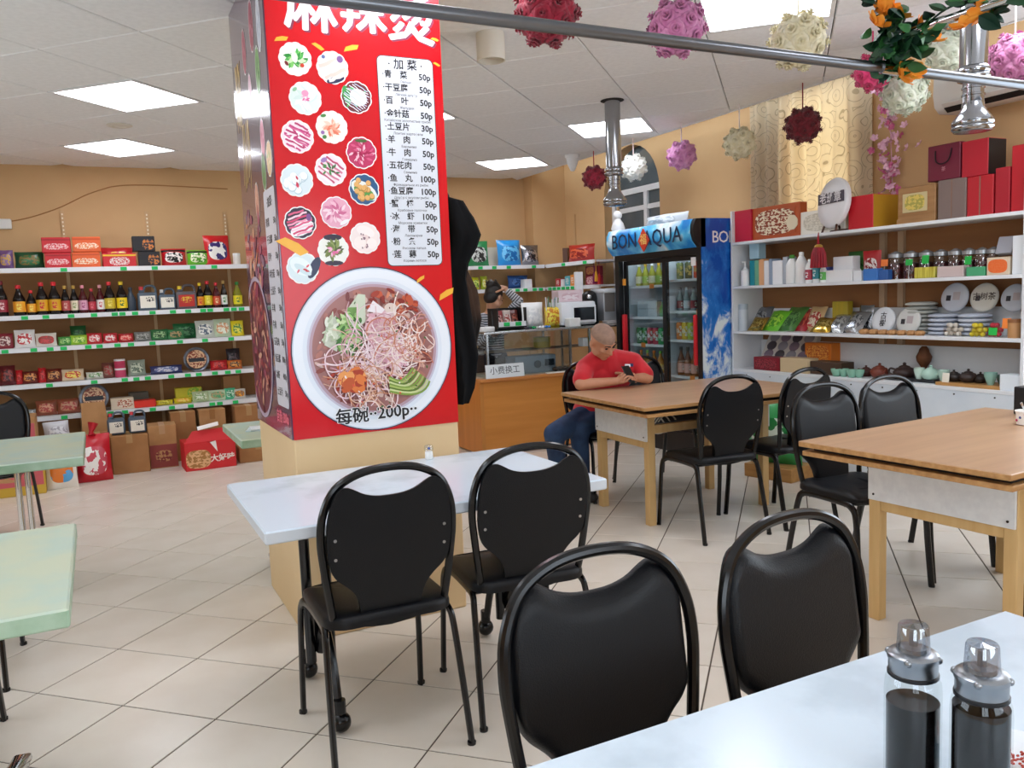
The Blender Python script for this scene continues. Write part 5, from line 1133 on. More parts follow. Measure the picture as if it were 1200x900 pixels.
('teapot', 3.38, 0.104, 0.076, 4.79, 0.765, 0.1, ('2c2422',), 'teapot', 'black teapot at the left of the wooden tray', 'teapot', {}),
('teapot', 3.291, 0.101, 0.085, 4.8, 0.765, 0.1, ('332826',), 'teapot', 'black teapot in the middle of the wooden tray', 'teapot', {}),
('teapot', 3.226, 0.099, 0.068, 4.82, 0.765, 0.1, ('2a2220',), 'teapot', 'black teapot at the right of the wooden tray', 'teapot', {}),
('cup', 3.618, 0.069, 0.073, 4.78, 0.765, 0.06, ('c6ddd0',), 'tea_cup', 'pale cup left of the celadon teapot on the black board', 'cup', {}),
('cup', 3.444, 0.071, 0.07, 4.78, 0.765, 0.06, ('b9d6c8',), 'tea_cup', 'pale cup right of the celadon teapot on the black board', 'cup', {}),
('box', 3.686, 0.372, 0.045, 4.76, 0.745, 0.18, ('23262a',), 'tea_board', 'black slatted tea board under the celadon teapot', 'tea board', {'hh': 0.02}),
('box', 3.241, 0.42, 0.052, 4.71, 0.745, 0.2, ('b98a52',), 'wooden_tray', 'light wooden tray carrying black teapots', 'tray', {'hh': 0.02}),
('bowl', 3.122, 0.074, 0.082, 4.76, 0.765, 0.08, ('8fb8ac',), 'tea_bowl', 'celadon bowl left of a matching one, by the white box', 'bowl', {}),
('bowl', 3.095, 0.073, 0.082, 4.84, 0.745, 0.08, ('7fa89e',), 'tea_bowl', 'celadon bowl right of its match, by the white box', 'bowl', {}),
('box', 2.97, 0.131, 0.095, 4.71, 0.745, 0.1, ('e2eaf0',), 'white_box', 'low white box at the right end of the lowest tea shelf', 'box', {}),
('figure', 3.716, 0.103, 0.15, 4.955, 0.745, 0.05, ('7a4a2a',), 'wooden_figurine', 'brown carved figurine at the back of the lowest tea shelf', 'figurine', {}),
('card', 3.702, 0.038, 0.069, 4.93, 0.745, 0.004, ('e6e2d6',), 'paper_card', 'small white card before the brown figurine', 'card', {}),
('card', 3.389, 0.047, 0.059, 4.72, 0.765, 0.004, ('efeadb',), 'paper_card', 'white card leaning on the wooden tray', 'card', {}),
]
# ---------------------------------------------------------------- small goods: builders (local frame faces -Y, base at z = 0)
rk_ = random.Random(21)
def root(name, label, cat, loc, rz, grp=None, tilt=0.0):
    t = thing(name, label, cat, loc, rz, grp)
    if tilt: t.rotation_euler = (-tilt, 0, rz)
    return t
def pillow(w, h, d, seal=.06, n=9):
    """filled pouch standing on its lower seam"""
    b = MB(); wob = rk_.uniform(0, 6)
    def side(sgn):
        def f(u, v):
            x = (u - .5) * w; z = v * h; e = (1 - abs(2 * u - 1) ** 2.4) ** .6 * (1 - abs(2 * v - 1) ** 2.6) ** .6
            y = sgn * d / 2 * e * (1 + .13 * math.sin(11 * u + wob) * math.sin(8 * v + wob)) + .004 * math.sin(9 * u + wob) * (1 - e)
            x *= 1 - .05 * math.sin(PI * v); return (x, y, z)
        return f
    b.surf(side(-1), n, n); k = len(b.f); b.surf(side(1), n, n)
    b.f[k:] = [f[::-1] for f in b.f[k:]]
    return b
def pouch(name, label, cat, loc, w, h, d, cols, rz=0.0, tilt=0.0, foil=0.0, grp=None, band=None, sc=8.0):
    m = printed(cols[0], cols[1], cols[2], band, .28 if not foil else .22, sc, foil=.85 if foil else 0.0)
    o = obj(name, pillow(w, h, d), m, smooth=70); o.location = (loc[0], loc[1], loc[2] + .001); o.rotation_euler = (-tilt, 0, rz)
    return tag(o, label, cat, grp)
def box_(name, label, cat, loc, w, d, h, col, rz=0.0, tilt=0.0, grp=None, side=None, rough=.45, seam=None):
    b = MB().box(-w / 2, w / 2, 0, d, 0, h, b=min(.004, w * .08, d * .08, h * .08))
    mats = [plain(col, rough) if isinstance(col, str) else col]
    if side:
        mats.append(side)
        for i, f in enumerate(b.f):
            n = (Vector(b.v[f[1]]) - Vector(b.v[f[0]])).cross(Vector(b.v[f[2]]) - Vector(b.v[f[1]])).normalized()
            if abs(n.x) > .8: b.m[i] = 1
    o = obj(name, b, mats, loc=loc); o.rotation_euler = (-tilt, 0, rz); tag(o, label, cat, grp)
    if seam: obj('lid_seam', MB().box(-.0035, .0035, -.0015, 0, .002, h - .002), plain(seam, .5), o, smooth=0)
    return o
def bottle(name, label, loc, r, h, body, cap, lab=None, neck=.32, grp=None, n=14, rz=0.0, patch=None, shape=0, cat='bottle'):
    t = root(name, label, cat, loc, rz, grp); hn = h * (1 - neck)
    prof = [(r * .9, 0), (r, h * .02), (r, hn * .8), (r * .92, hn * .9), (r * .55, hn + h * neck * .25), (r * .36, hn + h * neck * .5), (r * .34, h * .9)]
    if shape: prof = [(r * .9, 0), (r, h * .03), (r * .86, hn * .45), (r, hn * .75), (r * .8, hn), (r * .4, hn + h * neck * .5), (r * .36, h * .9)]
    obj('body', MB().lathe(prof, n), body if not isinstance(body, str) else plain(body, .15), t, smooth=50)
    obj('cap', MB().lathe([(r * .4, h * .88), (r * .43, h * .89), (r * .43, h * .985), (r * .36, h)], 12), plain(cap, .35), t, smooth=40)
    if lab:
        rr = r * (1.012 if not shape else .99)
        obj('label', MB().lathe([(rr, hn * .18), (rr * (.9 if shape else 1), hn * .45), (rr, hn * .72)], n, cap=False), printed(lab, patch or 'f2ead8', lab, None, .4, 5.0, .5, .5, .2, .3), t, smooth=60)
    return t
def tin(name, label, cat, loc, r, h, body, lid, grp=None):
    t = root(name, label, cat, loc, 0, grp)
    obj('body', MB().lathe([(r * .97, 0), (r, .003), (r, h * .8), (r * .97, h * .82)], 18), plain(body, .3), t)
    obj('lid', MB().lathe([(r * 1.02, h * .8), (r * 1.02, h * .98), (r * .98, h)], 18), plain(lid, .3), t); return t
M_clear = None
def jar(name, label, loc, r, h, content, grp=None, lid='9aa0a4', cat='jar'):
    t = root(name, label, cat, loc, 0, grp)
    obj('contents', MB().lathe([(r * .9, .004), (r * .92, h * .55), (r * .6, h * .58)], 14), plain(content, .6, var='2a0c10', scale=60.0), t)
    obj('glass', MB().lathe([(r, 0), (r, h * .7), (r * .8, h * .78)], 16, cap=False), clear_jar, t)
    obj('lid', MB().lathe([(r * .86, h * .76), (r * .98, h * .77), (r * .98, h * .9), (r * .5, h * .96), (r * .2, h)], 16), mat('jar_lid', 'a9adb0', .25, metal=.5), t); return t
def teapot(name, label, loc, s, col, grp=None, rz=0.0):
    t = root(name, label, 'teapot', loc, rz, grp); m = plain(col, .4)
    obj('body', MB().lathe([(.03, 0), (.045, .005), (.06, .03), (.06, .045), (.045, .065), (.028, .07)], 18), m, t, smooth=60)
    obj('lid', MB().lathe([(.032, .068), (.028, .076), (.01, .082), (.008, .086), (.011, .092), (.004, .098)], 14), m, t, smooth=60)
    obj('spout', MB().tube([(.05, 0, .03), (.075, 0, .045), (.088, 0, .065)], [.012, .008, .006], 8), m, t)
    obj('handle', MB().tube(smoothpts([(-.05, 0, .055), (-.08, 0, .06), (-.085, 0, .035), (-.055, 0, .02)], 4), .006, 8), m, t)
    t.scale = (s, s, s); return t
def tea_cake(name, label, loc, r, d, cols, rz, txt=None, sq=None, grp=None):
    t = root(name, label, 'tea cake', loc, rz, grp, tilt=.22)
    m = mat('wrap_' + cols[0], cols[0], .6, var=cols[1] if False else cols[0], bump=.3, bscale=30)
    obj('cake', MB().lathe([(r * .6, d * .5), (r * .92, d * .42), (r, d * .15), (r * .98, -d * .2), (r * .8, -d * .5)], 32, (0, 0, r), ax=(0, -1, 0)), m, t, smooth=60)
    y = -d * .52
    if sq: obj('ink_mark', MB().box(-r * .52, -r * .2, y - .001, y + d * .1, r * .75, r * 1.12), plain('22222a', .5), t, smooth=0)
    if txt: lettering('wrapper_writing', txt, r * .55, plain(cols[1], .5), t, (r * .08, y - .002, r * 1.02), bold=.0006)
    if not txt: obj('wrapper_print', MB().box(-r * .05, r * .45, y - .0006, y + d * .05, r * .8, r * 1.35), plain('b8aeb0', .6), t, smooth=0)
    return t
clear_jar = clear_pane('jar_glass', .14, 'f4f6f6')
clear_bag = clear_pane('clear_bag', .16, 'fafafa')
FACE_L = -PI / 2          # goods on the right wall face -X
for kind, y, w, h, x, z, d, cols, name, label, cat, k in WARES:
    grp = k.get('grp'); loc = (x, y, z)
    if kind == 'box':
        side = None; c = cols[0]
        if len(cols) > 1 and cols[1].startswith('side:'):
            _, a, b_ = cols[1].split(':'); side = printed(a, a, b_, None, .4, 7.0, .5, .5, .5, .5) if a != '181a20' else plain(a, .4)
        if len(cols) > 1 and cols[1] == 'stripe': c = mat('striped_' + c, c, .4, var='a89a30', scale=6, stretch=(20, 1, 1))
        box_(name, label, cat, loc, w, d, k.get('hh', h), c, FACE_L, .35 if name == 'plastic_tray' else 0, grp, side, seam='8a6a5a' if 'seam' in label or 'grey brown' in label else None)
    elif kind == 'panelbox':
        o = box_(name, label, cat, loc, w, d, h, cols[0], FACE_L, 0, grp)
        obj('front_print', MB().box(-w * .42, w * .42, -.003, 0, h * .12, h * .88), printed(cols[0], cols[1], cols[2], None, .45, 12.0, .5, .5, .5, .5), o, smooth=0)
        if name == 'carved_box': obj('cream_seal', MB().prism(scallop(w * .36, h * .42, .055, 8, 40), -.006, -.002, 'Y'), plain('e6dcc0', .5), o)
    elif kind == 'woodbox':
        o = box_(name, label, cat, loc, w, d, h, wood('box_wood', cols[1], cols[0], .45, 'X', 3), FACE_L, 0, grp)
        obj('emblem_plate', MB().box(-w * .36, w * .3, -.004, 0, h * .3, h * .82, b=.002), printed('c9b98a', 'd8c060', 'a8a04a', None, .4, 6.0, .5, .5, .4, .4), o)
        obj('base_moulding', MB().box(-w / 2 - .004, w / 2 + .004, -.006, d + .004, 0, h * .14, b=.002), wood('box_wood', cols[1], cols[0], .45, 'X', 3), o)
    elif kind == 'bagbox':
        o = box_(name, label, cat, loc, w, d, h, cols[0], FACE_L, 0, grp)
        obj('rope_handle', MB().tube(smoothpts([(-w * .25, -.002, h * .85), (-w * .2, -.012, h * .55), (0, -.014, h * .45), (w * .2, -.012, h * .55), (w * .25, -.002, h * .85)], 5), .004, 6), plain('1c0c12', .7), o)
        lettering('gold_print', '茶', .03, plain('c0808a', .5), o, (0, -.001, h * .3))
    elif kind == 'pump':
        t = root(name, label, cat, loc, FACE_L, grp); r = min(w / 2, .035)
        obj('body', MB().lathe([(r * .95, 0), (r, .004), (r, h * .62), (r * .4, h * .7), (r * .35, h * .76)], 14), plain(cols[0], .3), t)
        obj('pump_head', MB().cyl((0, 0, h * .74), (0, 0, h * .95), .005, n=8).box(-.006, .006, -.03, .008, h * .93, h), plain(cols[1], .3), t)
    elif kind == 'bottle2':
        bottle(name, label, loc, w / 2, h, plain(cols[0], .3), cols[1], k.get('lab'), .22, grp, rz=FACE_L, patch='e8eeee')
    elif kind == 'pouch':
        pouch(name, label, cat, loc, w, h * (1.25 if k.get('tilt', 0) > .6 else 1), max(d, .03), cols, FACE_L, k.get('tilt', 0.0), k.get('foil', 0), grp)
    elif kind == 'jar': jar(name, label, loc, w / 2 * .96, h, cols[0], grp)
    elif kind == 'jar2': tin(name, label, cat, loc, w / 2, h, cols[0], cols[1])
    elif kind == 'tin': tin(name, label, cat, loc, w / 2 * .95, h, cols[0], cols[1], grp)
    elif kind == 'card':
        o = box_(name, label, cat, loc, w, .003, h, cols[0], FACE_L, .1)
        if k.get('rod'): obj('holder', MB().box(-.002, .002, .004, .006, 1.419 - z, h), plain('c8c8c8', .4), o, smooth=0)
    elif kind == 'disc': tea_cake(name, label, loc, w / 2, d, cols, FACE_L, k.get('txt'), k.get('sq'), grp)
    elif kind == 'cake':
        r = min(w / 2, .1); o = obj(name, MB().lathe([(r * .7, 0), (r * .97, .006), (r, .012), (r * .95, .02), (r * .6, .0262)], 26), plain(cols[0], .6), loc=loc, smooth=50); tag(o, label, cat, grp)
    elif kind == 'nest':
        r = w / 2 * .88; o = obj(name, MB().lathe([(r * .7, 0), (r, r * .35), (r * .95, r * .7), (r * .6, r * .95), (r * .25, r * .9)], 14), mat('tea_nugget', 'c99a6a', .8, var='a87848', scale=70, bump=.6, bscale=120), loc=loc, smooth=60); tag(o, label, cat, grp)
    elif kind == 'balls':
        t = root(name, label, cat, loc, FACE_L); m = plain(cols[0], .3)
        for i in range(11):
            r = .016; row = i // 4
            obj('ball', MB().ball(((i % 4 - 1.5 + .3 * (row % 2)) * w / 4.6, d * .3 + .01 * ((i * 7) % 3 - 1), r + row * .026), r, 10, 7), m, t, smooth=80)
        obj('wrapping', MB().box(-w / 2, w / 2, 0, d * .6, .0005, h * .95, b=.006), clear_bag, t)
    elif kind == 'tray':
        t = root(name, label, cat, loc, FACE_L, grp, tilt=k.get('tilt', 0)); H_ = h * 1.2
        obj('tray_frame', MB().box(-w / 2, w / 2, 0, .04, 0, H_, b=.003), plain(cols[0], .5), t)
        for i in range(4):
            for j in range(3):
                rx = w / 10; obj('moulded_sample', MB().ball(((i - 1.5) * w / 4.3, -.001, H_ * (.4 + .24 * j)), (rx, .008, rx * .8), 12, 6), plain(('7d6a78', '4a4248', '8f8a90')[(i + j) % 3], .5), t, smooth=80)
        for i in range(8): obj('small_sample', MB().ball(((i - 3.5) * w / 9, -.001, H_ * .14), (w / 26, .006, H_ * .06), 8, 5), plain('4a4452', .5), t, smooth=80)
    elif kind == 'cup':
        r = w / 2; o = obj(name, MB().lathe([(r * .5, 0), (r * .6, .004), (r * .95, h * .7), (r, h), (r * .93, h), (r * .85, h * .6), (r * .4, .01)], 18), plain(cols[0], .2), loc=loc, smooth=60); tag(o, label, cat, grp)
    elif kind == 'bowl':
        r = w / 2; o = obj(name, MB().lathe([(r * .45, 0), (r * .5, .006), (r * .9, h * .6), (r, h * .92), (r * .96, h * .92), (r * .8, h * .5), (r * .3, .012)], 20), plain(cols[0], .2), loc=loc, smooth=60); tag(o, label, cat, grp)
    elif kind == 'teapot': teapot(name, label, loc, max(.7, h / .098), cols[0], grp, rk_.uniform(-.5, .5) + FACE_L)
    elif kind == 'figure':
        o = obj(name, MB().lathe([(.03, 0), (.035, .02), (.018, .05), (.02, .08), (.045, .12), (.05, .15), (.035, .18), (.03, .2), (.015, .22)], 12), mat('carved_wood', '7a4a2a', .6, var='5a3218', scale=14, bump=.6, bscale=40), loc=loc, smooth=50); tag(o, label, cat)
# round tea plaque on its stand with a tassel
pq = thing('tea_plaque', 'large round white tea plaque with a dark lettered band on a stand', 'plaque', (4.735, 4.27, 1.772), FACE_L - .25)
obj('plaque_disc', MB().lathe([(.1, .03), (.168, .026), (.178, .01), (.172, -.012), (.12, -.02)], 44, (0, 0, .2), ax=(0, -1, .12)), mat('plaque_white', 'e9eaee', .35), pq, smooth=60)
obj('lettered_band', MB().box(-.15, .15, -.037, -.028, .2, .275), mat('band_grey', '4f4a56', .4), pq)
lettering('band_lettering', '老班章', .085, plain('e6e6ea', .4), pq, (0, -.038, .235), bold=.0012)
lettering('small_lettering', '云南普洱茶', .026, plain('70707a', .5), pq, (0, -.034, .15))
obj('stand', MB().tube(smoothpts([(-.08, -.05, .0), (-.07, -.03, .05), (-.04, .01, .03), (0, .03, .02), (.04, .01, .03), (.07, -.03, .05), (.08, -.05, .0)], 4), .008, 8).box(-.09, .09, .0, .06, 0, .014, b=.003), plain('4a2c1c', .4), pq)
ts = thing('tassel', 'red silk tassel with a gold knot hanging from the tea cabinet top shelf', 'tassel', (4.672, 4.36, 1.525))
obj('cord', MB().tube([(0, 0, .25), (0, .005, .2), (0, 0, .14)], [.003, .007, .012], 8), plain('a01424', .6), ts)
obj('gold_knot', MB().ball((0, 0, .15), (.03, .03, .018), 10, 6).ball((0, .02, .135), (.014, .014, .014), 8, 5).ball((0, -.02, .135), (.014, .014, .014), 8, 5), plain('c9a24a', .35, metal=.6), ts)
sk = MB()
for i in range(16):
    a = 2 * PI * i / 16; sk.tube([(.024 * math.cos(a), .024 * math.sin(a), .14), (.042 * math.cos(a), .042 * math.sin(a), .1), (.05 * math.cos(a), .05 * math.sin(a), .0)], .0095, 6)
obj('skirt', sk, mat('tassel_silk', 'b0162a', .5, var='7a0c1c', scale=30, stretch=(1, 1, .1)), ts, kind='stuff')
# ---------------------------------------------------------------- groceries on the left shelves
def on_left(k, u0, u1): return (su((u0 + u1) / 2, k), abs(su(u1, k) - su(u0, k)))
HP = .0081
GP = {}
def lp(k, u0, u1, hp, cols, label, name='snack_pouch', dy=.05, d=.07, tilt=.12, zoff=0.0, cat='packet', band=None, rz=0.0, sc=8.0):
    x, w = on_left(k, u0, u1)
    return pouch(name, label, cat, (x, SY + dy + d / 2, SZ[k] + zoff), w, hp * HP, d, cols, rz, tilt, 0, None, band, sc)
def lb(k, u0, u1, hp, col, label, name='grocery_box', dy=.04, d=.14, zoff=0.0, cat='box', pr=None, rz=0.0):
    x, w = on_left(k, u0, u1)
    return box_(name, label, cat, (x, SY + dy, SZ[k] + zoff), w, d, hp * HP, printed(col, *pr) if pr else col, rz)
# top shelf
lp(0, -2, 14, 20, ('6a4a7a', 'c9a04a', '8a6a9a'), 'purple and gold snack pouch at the left end of the top shelf')
lp(0, 15, 47, 18, ('174a2c', '7a6a34', '2a6a3c'), 'dark green noodle pouch on the top grocery shelf', d=.1)
lb(0, 48, 77, 16, 'c8222c', 'red noodle brick at the bottom of the red pair on the top shelf', 'noodle_pack', pr=('d8404a', 'f0c8c8', 'a8141e', .4, 14.0, .5, .4, .42, .2))
lb(0, 46, 78, 16.5, 'c8222c', 'red noodle brick stacked on its match on the top shelf', 'noodle_pack', zoff=.133, pr=('d8404a', 'f0c8c8', 'a8141e', .4, 14.0, .5, .4, .42, .2))
lb(0, 78, 110, 16.5, 'e0602a', 'orange noodle brick at the bottom of the orange pair', 'noodle_pack', pr=('e8783a', 'f6e0c8', 'c84a1a', .4, 14.0, .5, .4, .42, .2))
lb(0, 80, 112, 16.5, 'e0602a', 'orange noodle brick stacked on its match on the top shelf', 'noodle_pack', zoff=.137, pr=('e8783a', 'f6e0c8', 'c84a1a', .4, 14.0, .5, .4, .42, .2))
lb(0, 113, 152, 15, 'c8202a', 'red multipack with white print and yellow strip on the top shelf', 'noodle_pack', pr=('e6e0dc', 'c8202a', 'e8c030', .4, 16.0, .5, .4, .3, .3))
lp(0, 112, 150, 24, ('c41f28', 'e8c83a', 'd84a2a'), 'red and yellow pouch leaning behind the red multipack', dy=.2, d=.06, tilt=.3)
lb(0, 155, 181, 16.5, '1c1c22', 'black noodle brick at the bottom of the black pair', 'noodle_pack', pr=('c87a3a', '2a2a34', None, .35, 7.0, .7, .45, .25, .35))
lb(0, 149, 176, 17, '1c1c22', 'black noodle brick stacked on its match on the top shelf', 'noodle_pack', zoff=.137, pr=('c87a3a', '2a2a34', None, .35, 7.0, .7, .45, .25, .35))
lp(0, 183, 214, 20, ('c41c24', 'f0e6e0', '1a1a1c'), 'red pouch with a black band right of the black bricks', d=.1, band='1a1a1c')
lp(0, 215, 243, 18, ('6ab82c', 'f0f0d0', '4a9a20'), 'bright green pouch with a black top on the top shelf', d=.1, band='16181a')
lp(0, 238, 272, 36, ('d01c24', 'f0ece8', '30206a'), 'tall red noodle pouch leaning at the right of the top shelf', d=.1, tilt=.2, rz=.1, sc=4.0)
tin('plastic_tub', 'small white tub at the right end of the top grocery shelf', 'tub', (su(279), SY + .1, SZ[0]), .035, .11, 'e4e0d8', 'e8e8e6')
# second shelf: sauce bottles and canisters
M_soy = mat('soy_sauce', '160e0c', .08); M_sred = mat('red_sauce', '4a1014', .12); M_oil = mat('dark_vinegar', '20160f', .08)
for u, wd, hp, body, cap, lab, pt, label in ((1, 12, 38, M_soy, '7a1a20', '9a2a3a', 'e8c0c0', 'tall dark bottle with a red flower label at the left edge'),
    (19, 14, 33, M_soy, 'd83038', 'e8a02a', 'f6e060', 'dark bottle with an orange and yellow label, the larger of two'),
    (32, 11, 27, M_soy, 'd83038', 'e8a02a', 'f6e060', 'dark bottle with an orange and yellow label, the smaller of two'),
    (44, 14, 35.5, M_soy, 'e03038', 'd8a020', 'c82020', 'round dark bottle with a red cap and yellow red label, left of two'),
    (58, 14, 35.5, M_soy, 'e03038', 'd8a020', 'c82020', 'round dark bottle with a red cap and yellow red label, right of two'),
    (70, 10, 31, M_soy, 'c9a04a', 'b04a4a', 'e0b0a0', 'gold-capped dark bottle with a pinkish label'),
    (80, 10, 31, M_soy, 'c9a04a', 'e6dcc0', '8a9a5a', 'gold-capped dark bottle with a cream label'),
    (90, 10, 31, M_sred, 'e890a0', 'd8a0b8', '9a3a6a', 'slim bottle with a pink cap and pink label'),
    (100, 9.5, 27, M_sred, 'c83a44', 'b02a3a', 'd86a74', 'slim red bottle with a red label'),
    (110, 10, 31, M_sred, 'e6a0a8', 'e8e4e0', 'c83040', 'slim bottle with a pink cap and white label'),
    (121, 13, 34, M_soy, 'd83038', 'c8b030', 'e8d860', 'dark bottle with a red cap and wide yellow label'),
    (135, 13, 34, M_soy, 'd8b82a', 'f0d020', '2a6a2a', 'dark bottle with a yellow cap and yellow label, before the canisters'),
    (232, 10, 30, M_soy, 'e0c020', 'e09020', 'c82a20', 'dark bottle with a yellow cap, right of the canisters'),
    (242, 12, 32, M_soy, 'd8303c', 'd8c82a', 'f0e060', 'dark bottle with a red cap and yellow label, right of the canisters'),
    (253, 10, 30, M_sred, 'c82a34', 'c84a2a', 'e8d0a0', 'dark bottle with a red cap and orange label near the shelf end'),
    (263, 9, 32, M_oil, 'b89a5a', 'e0e8e0', '2a8a3a', 'gold-capped bottle with a white and green label'),
    (281, 12, 30, mat('mustard_oil', '7a7a1c', .1), '2a7a34', 'e8d820', '2a7a34', 'green-capped bottle with a bright yellow label at the shelf end')):
    bottle('sauce_bottle', label, (su(u, 1), SY + .07 + .01 * (u % 3), SZ[1]), wd * .00705 / 2, hp * HP, body, cap, lab, .36, 'sauce bottles', patch=pt)
def canister(label, x, y, z, w, h, label_cols, cap, col='4a5866'):
    t = root('sauce_canister', label, 'canister', (x, y, z), 0, 'sauce canisters'); m = plain(col, .3); d = w * .62
    obj('body', MB().box(-w / 2, w / 2, -d / 2, d / 2, 0, h * .72, b=.02).box(-w * .42, -w * .12, -d * .3, d * .3, h * .68, h * .82, b=.015), m, t)
    obj('handle', MB().tube(smoothpts([(-w * .2, 0, h * .72), (-w * .08, 0, h * .93), (w * .12, 0, h * .98), (w * .36, 0, h * .94), (w * .44, 0, h * .8), (w * .44, 0, h * .66)], 5), w * .065, 8), m, t)
    obj('cap', MB().cyl((-w * .28, 0, h * .8), (-w * .28, 0, h * .95), w * .11, n=14), plain(cap, .4), t)
    obj('label', MB().box(-w * .38, w * .38, -d / 2 - .002, -d / 2 + .001, h * .1, h * .58), printed(*label_cols), t, smooth=0); return t
lw = ('e9e4d6', 'e9e4d6', '2a2a30', None, .45, 9.0, .65, .7, .28, .2)
canister('grey canister with a cream label, the leftmost and largest of three on the shelf', su(166, 1), SY + .1, SZ[1], .172, .235, lw, 'd84048')
canister('grey canister with a cream label, the smaller middle one on the shelf', su(190, 1), SY + .1, SZ[1], .15, .2, lw, 'd8d4d0')
canister('grey canister with a red and gold label on the shelf', su(214, 1), SY + .1, SZ[1], .185, .23, ('b82a24', 'd8b03a', 'b82a24', None, .45, 6.0, .5, .6, .35, .25), 'e0c030', '5a5458')
bottle('dark_flask', 'dark slate plastic bottle left of the grey canisters', (su(146, 1), SY + .1, SZ[1]), .042, .22, plain('3a4450', .4), '3a4450', None, .4, None)
# third shelf
for a in ((2, -6, 12, 17, ('8a2a34', 'd8c0b8', '6a1a24'), 'red and white bag at the left edge of the third shelf'),
          (2, 13, 36, 20, ('e0dcd8', 'c02a34', 'efece8'), 'upright white pouch with a red stripe on the third shelf'),
          (2, 36, 60, 15, ('e0d8cc', '9a3a34', 'c83a3a'), 'white packet with red edges on the third shelf'),
          (2, 61, 77, 10, ('4a9a44', 'a8d080', '2a7a30'), 'low green packet on the third shelf'),
          (2, 75, 95, 11, ('9ac83a', 'd0e880', '5aa030'), 'lime green packet in front of the dark green one'),
          (2, 94, 112, 12.5, ('c82a34', 'f0e0dc', 'd84a50'), 'red packet with a white oval, left of two'),
          (2, 113, 130, 11.5, ('c82a34', 'f0e0dc', 'd84a50'), 'red packet with a white oval, right of two'),
          (2, 131, 149, 10, ('b82028', 'e8a090', 'd83a3a'), 'small red packet right of the white-oval packets'),
          (2, 150, 171, 11, ('7a7a74', 'a8a8a0', '5a5a54'), 'grey packet in the middle of the third shelf'),
          (2, 170, 192, 13, ('2a6a3a', '8ab07a', '1a4a2a'), 'green packet left of the green and tan one'),
          (2, 191, 212, 12, ('3a7a4a', 'a88a5a', '2a5a34'), 'green and tan packet on the third shelf'),
          (2, 227, 252, 21, ('c0c4b8', 'e8e8e0', '5a6a7a'), 'pale grey pouch leaning on the third shelf'),
          (2, 251, 274, 22, ('b8c8a8', 'd89a6a', 'e8ecd8'), 'pale green pouch with an orange picture on the third shelf'),
          (2, 274, 291, 19, ('e0cc20', '4a8a3a', 'f0e860'), 'yellow pouch at the right end of the third shelf')):
    lp(a[0], a[1], a[2], a[3], a[4], a[5], dy=.05, d=.06, tilt=.25)
lp(2, 75, 94, 21, ('1f5a2c', '3a7a3c', '174a24'), 'dark green packet standing behind the lime green one', dy=.2, tilt=.05)
lp(2, 200, 232, 18, ('2a7a44', '1a5a3a', '5a9a6a'), 'dark green bag behind the leaning grey pouch', dy=.2, d=.08)
# fourth shelf
for a in ((3, -4, 14, 22, ('5a1418', '8a2a24', '3a0c10'), 'dark red bag at the left end of the fourth shelf'), (3, 14, 22, 16, ('c02028', 'd84a44', '9a1418'), 'narrow bright red packet beside the dark red bag'),
          (3, 20, 40, 14, ('6a2018', 'd08a4a', '4a1410'), 'brown red snack packet, left of two on the fourth shelf'), (3, 39, 48, 17, ('b81c24', 'd03a3a', '8a1018'), 'narrow red packet between the brown red snacks'),
          (3, 47, 66, 15, ('6a2418', 'c88a50', '4a1810'), 'brown red snack packet, right of two on the fourth shelf'), (3, 65, 91, 13, ('d8c0a0', 'c83a2a', 'e8d060'), 'white and yellow packet with a red band on the fourth shelf'),
          (3, 93, 115, 8, ('c8c8b8', '5a8a4a', 'e0e0d4'), 'flat pale packet left of the red brown pack'), (3, 112, 127, 18, ('6a3a30', '8a6a5a', '9a2a2a'), 'red brown framed pack left of the pink tubs'),
          (3, 143, 165, 19, ('8a9484', 'b8c0a8', '5a6a5a'), 'clear greenish bag right of the pink tubs'), (3, 170, 211, 10, ('2a3060', '4a5a8a', 'c8c8d0'), 'flat navy blue bag on the fourth shelf'),
          (3, 247, 270, 12, ('b01c24', 'd83a30', '7a1018'), 'red bag right of the round platter on the fourth shelf'), (3, 270, 290, 11, ('c86a2a', '3a2018', 'e09a4a'), 'orange and black packet at the right of the fourth shelf')):
    lp(a[0], a[1], a[2], a[3], a[4], a[5], dy=.05, d=.07, tilt=.3)
lp(3, 272, 291, 24, ('2a2428', '5a4a50', '1a1418'), 'dark packet standing at the back right of the fourth shelf', dy=.2, tilt=.05)
tin('plastic_tub', 'pink and white tub at the bottom of the pair on the fourth shelf', 'tub', (su(134, 3), SY + .1, SZ[3]), .048, .083, 'c84a6a', 'e8e4e4')
tin('plastic_tub', 'pink and white tub stacked on top of the pair', 'tub', (su(134, 3), SY + .1, SZ[3] + .084), .048, .083, 'c03a5c', 'e8e4e4')
def platter(label, x, z, r, k):
    t = root('snack_platter', label, 'platter', (x, SY + .09, z), 0, 'round foil platters', tilt=.2)
    obj('tray', MB().lathe([(r * .8, .0), (r * .95, .012), (r, .022), (r * .97, .024), (r * .8, .012)], 28, (0, 0, r), ax=(0, -1, 0)), mat('platter_foil', '8a909a', .3, metal=.6, var='2a3040', scale=9), t, smooth=50)
    obj('snack_rings', MB().lathe([(r * .2, .026), (r * .74, .03), (r * .78, .02)], 26, (0, 0, r), ax=(0, -1, 0)), printed('b8603a', 'e0b890', '8a3a24', None, .35, 10.0, .5, .5, .5, .5), t, smooth=50)
    obj('paper_band', MB().box(-r * .6, r * .6, -.034, -.029, r * .78, r * 1.08), plain('20242c', .4), t, smooth=0); return t
platter('round foil platter of snack rings on the fourth shelf', su(230, 3), SZ[3], .118, 3)
platter('larger round foil platter of snack rings on the fifth shelf', su(104, 4), SZ[4], .125, 4)
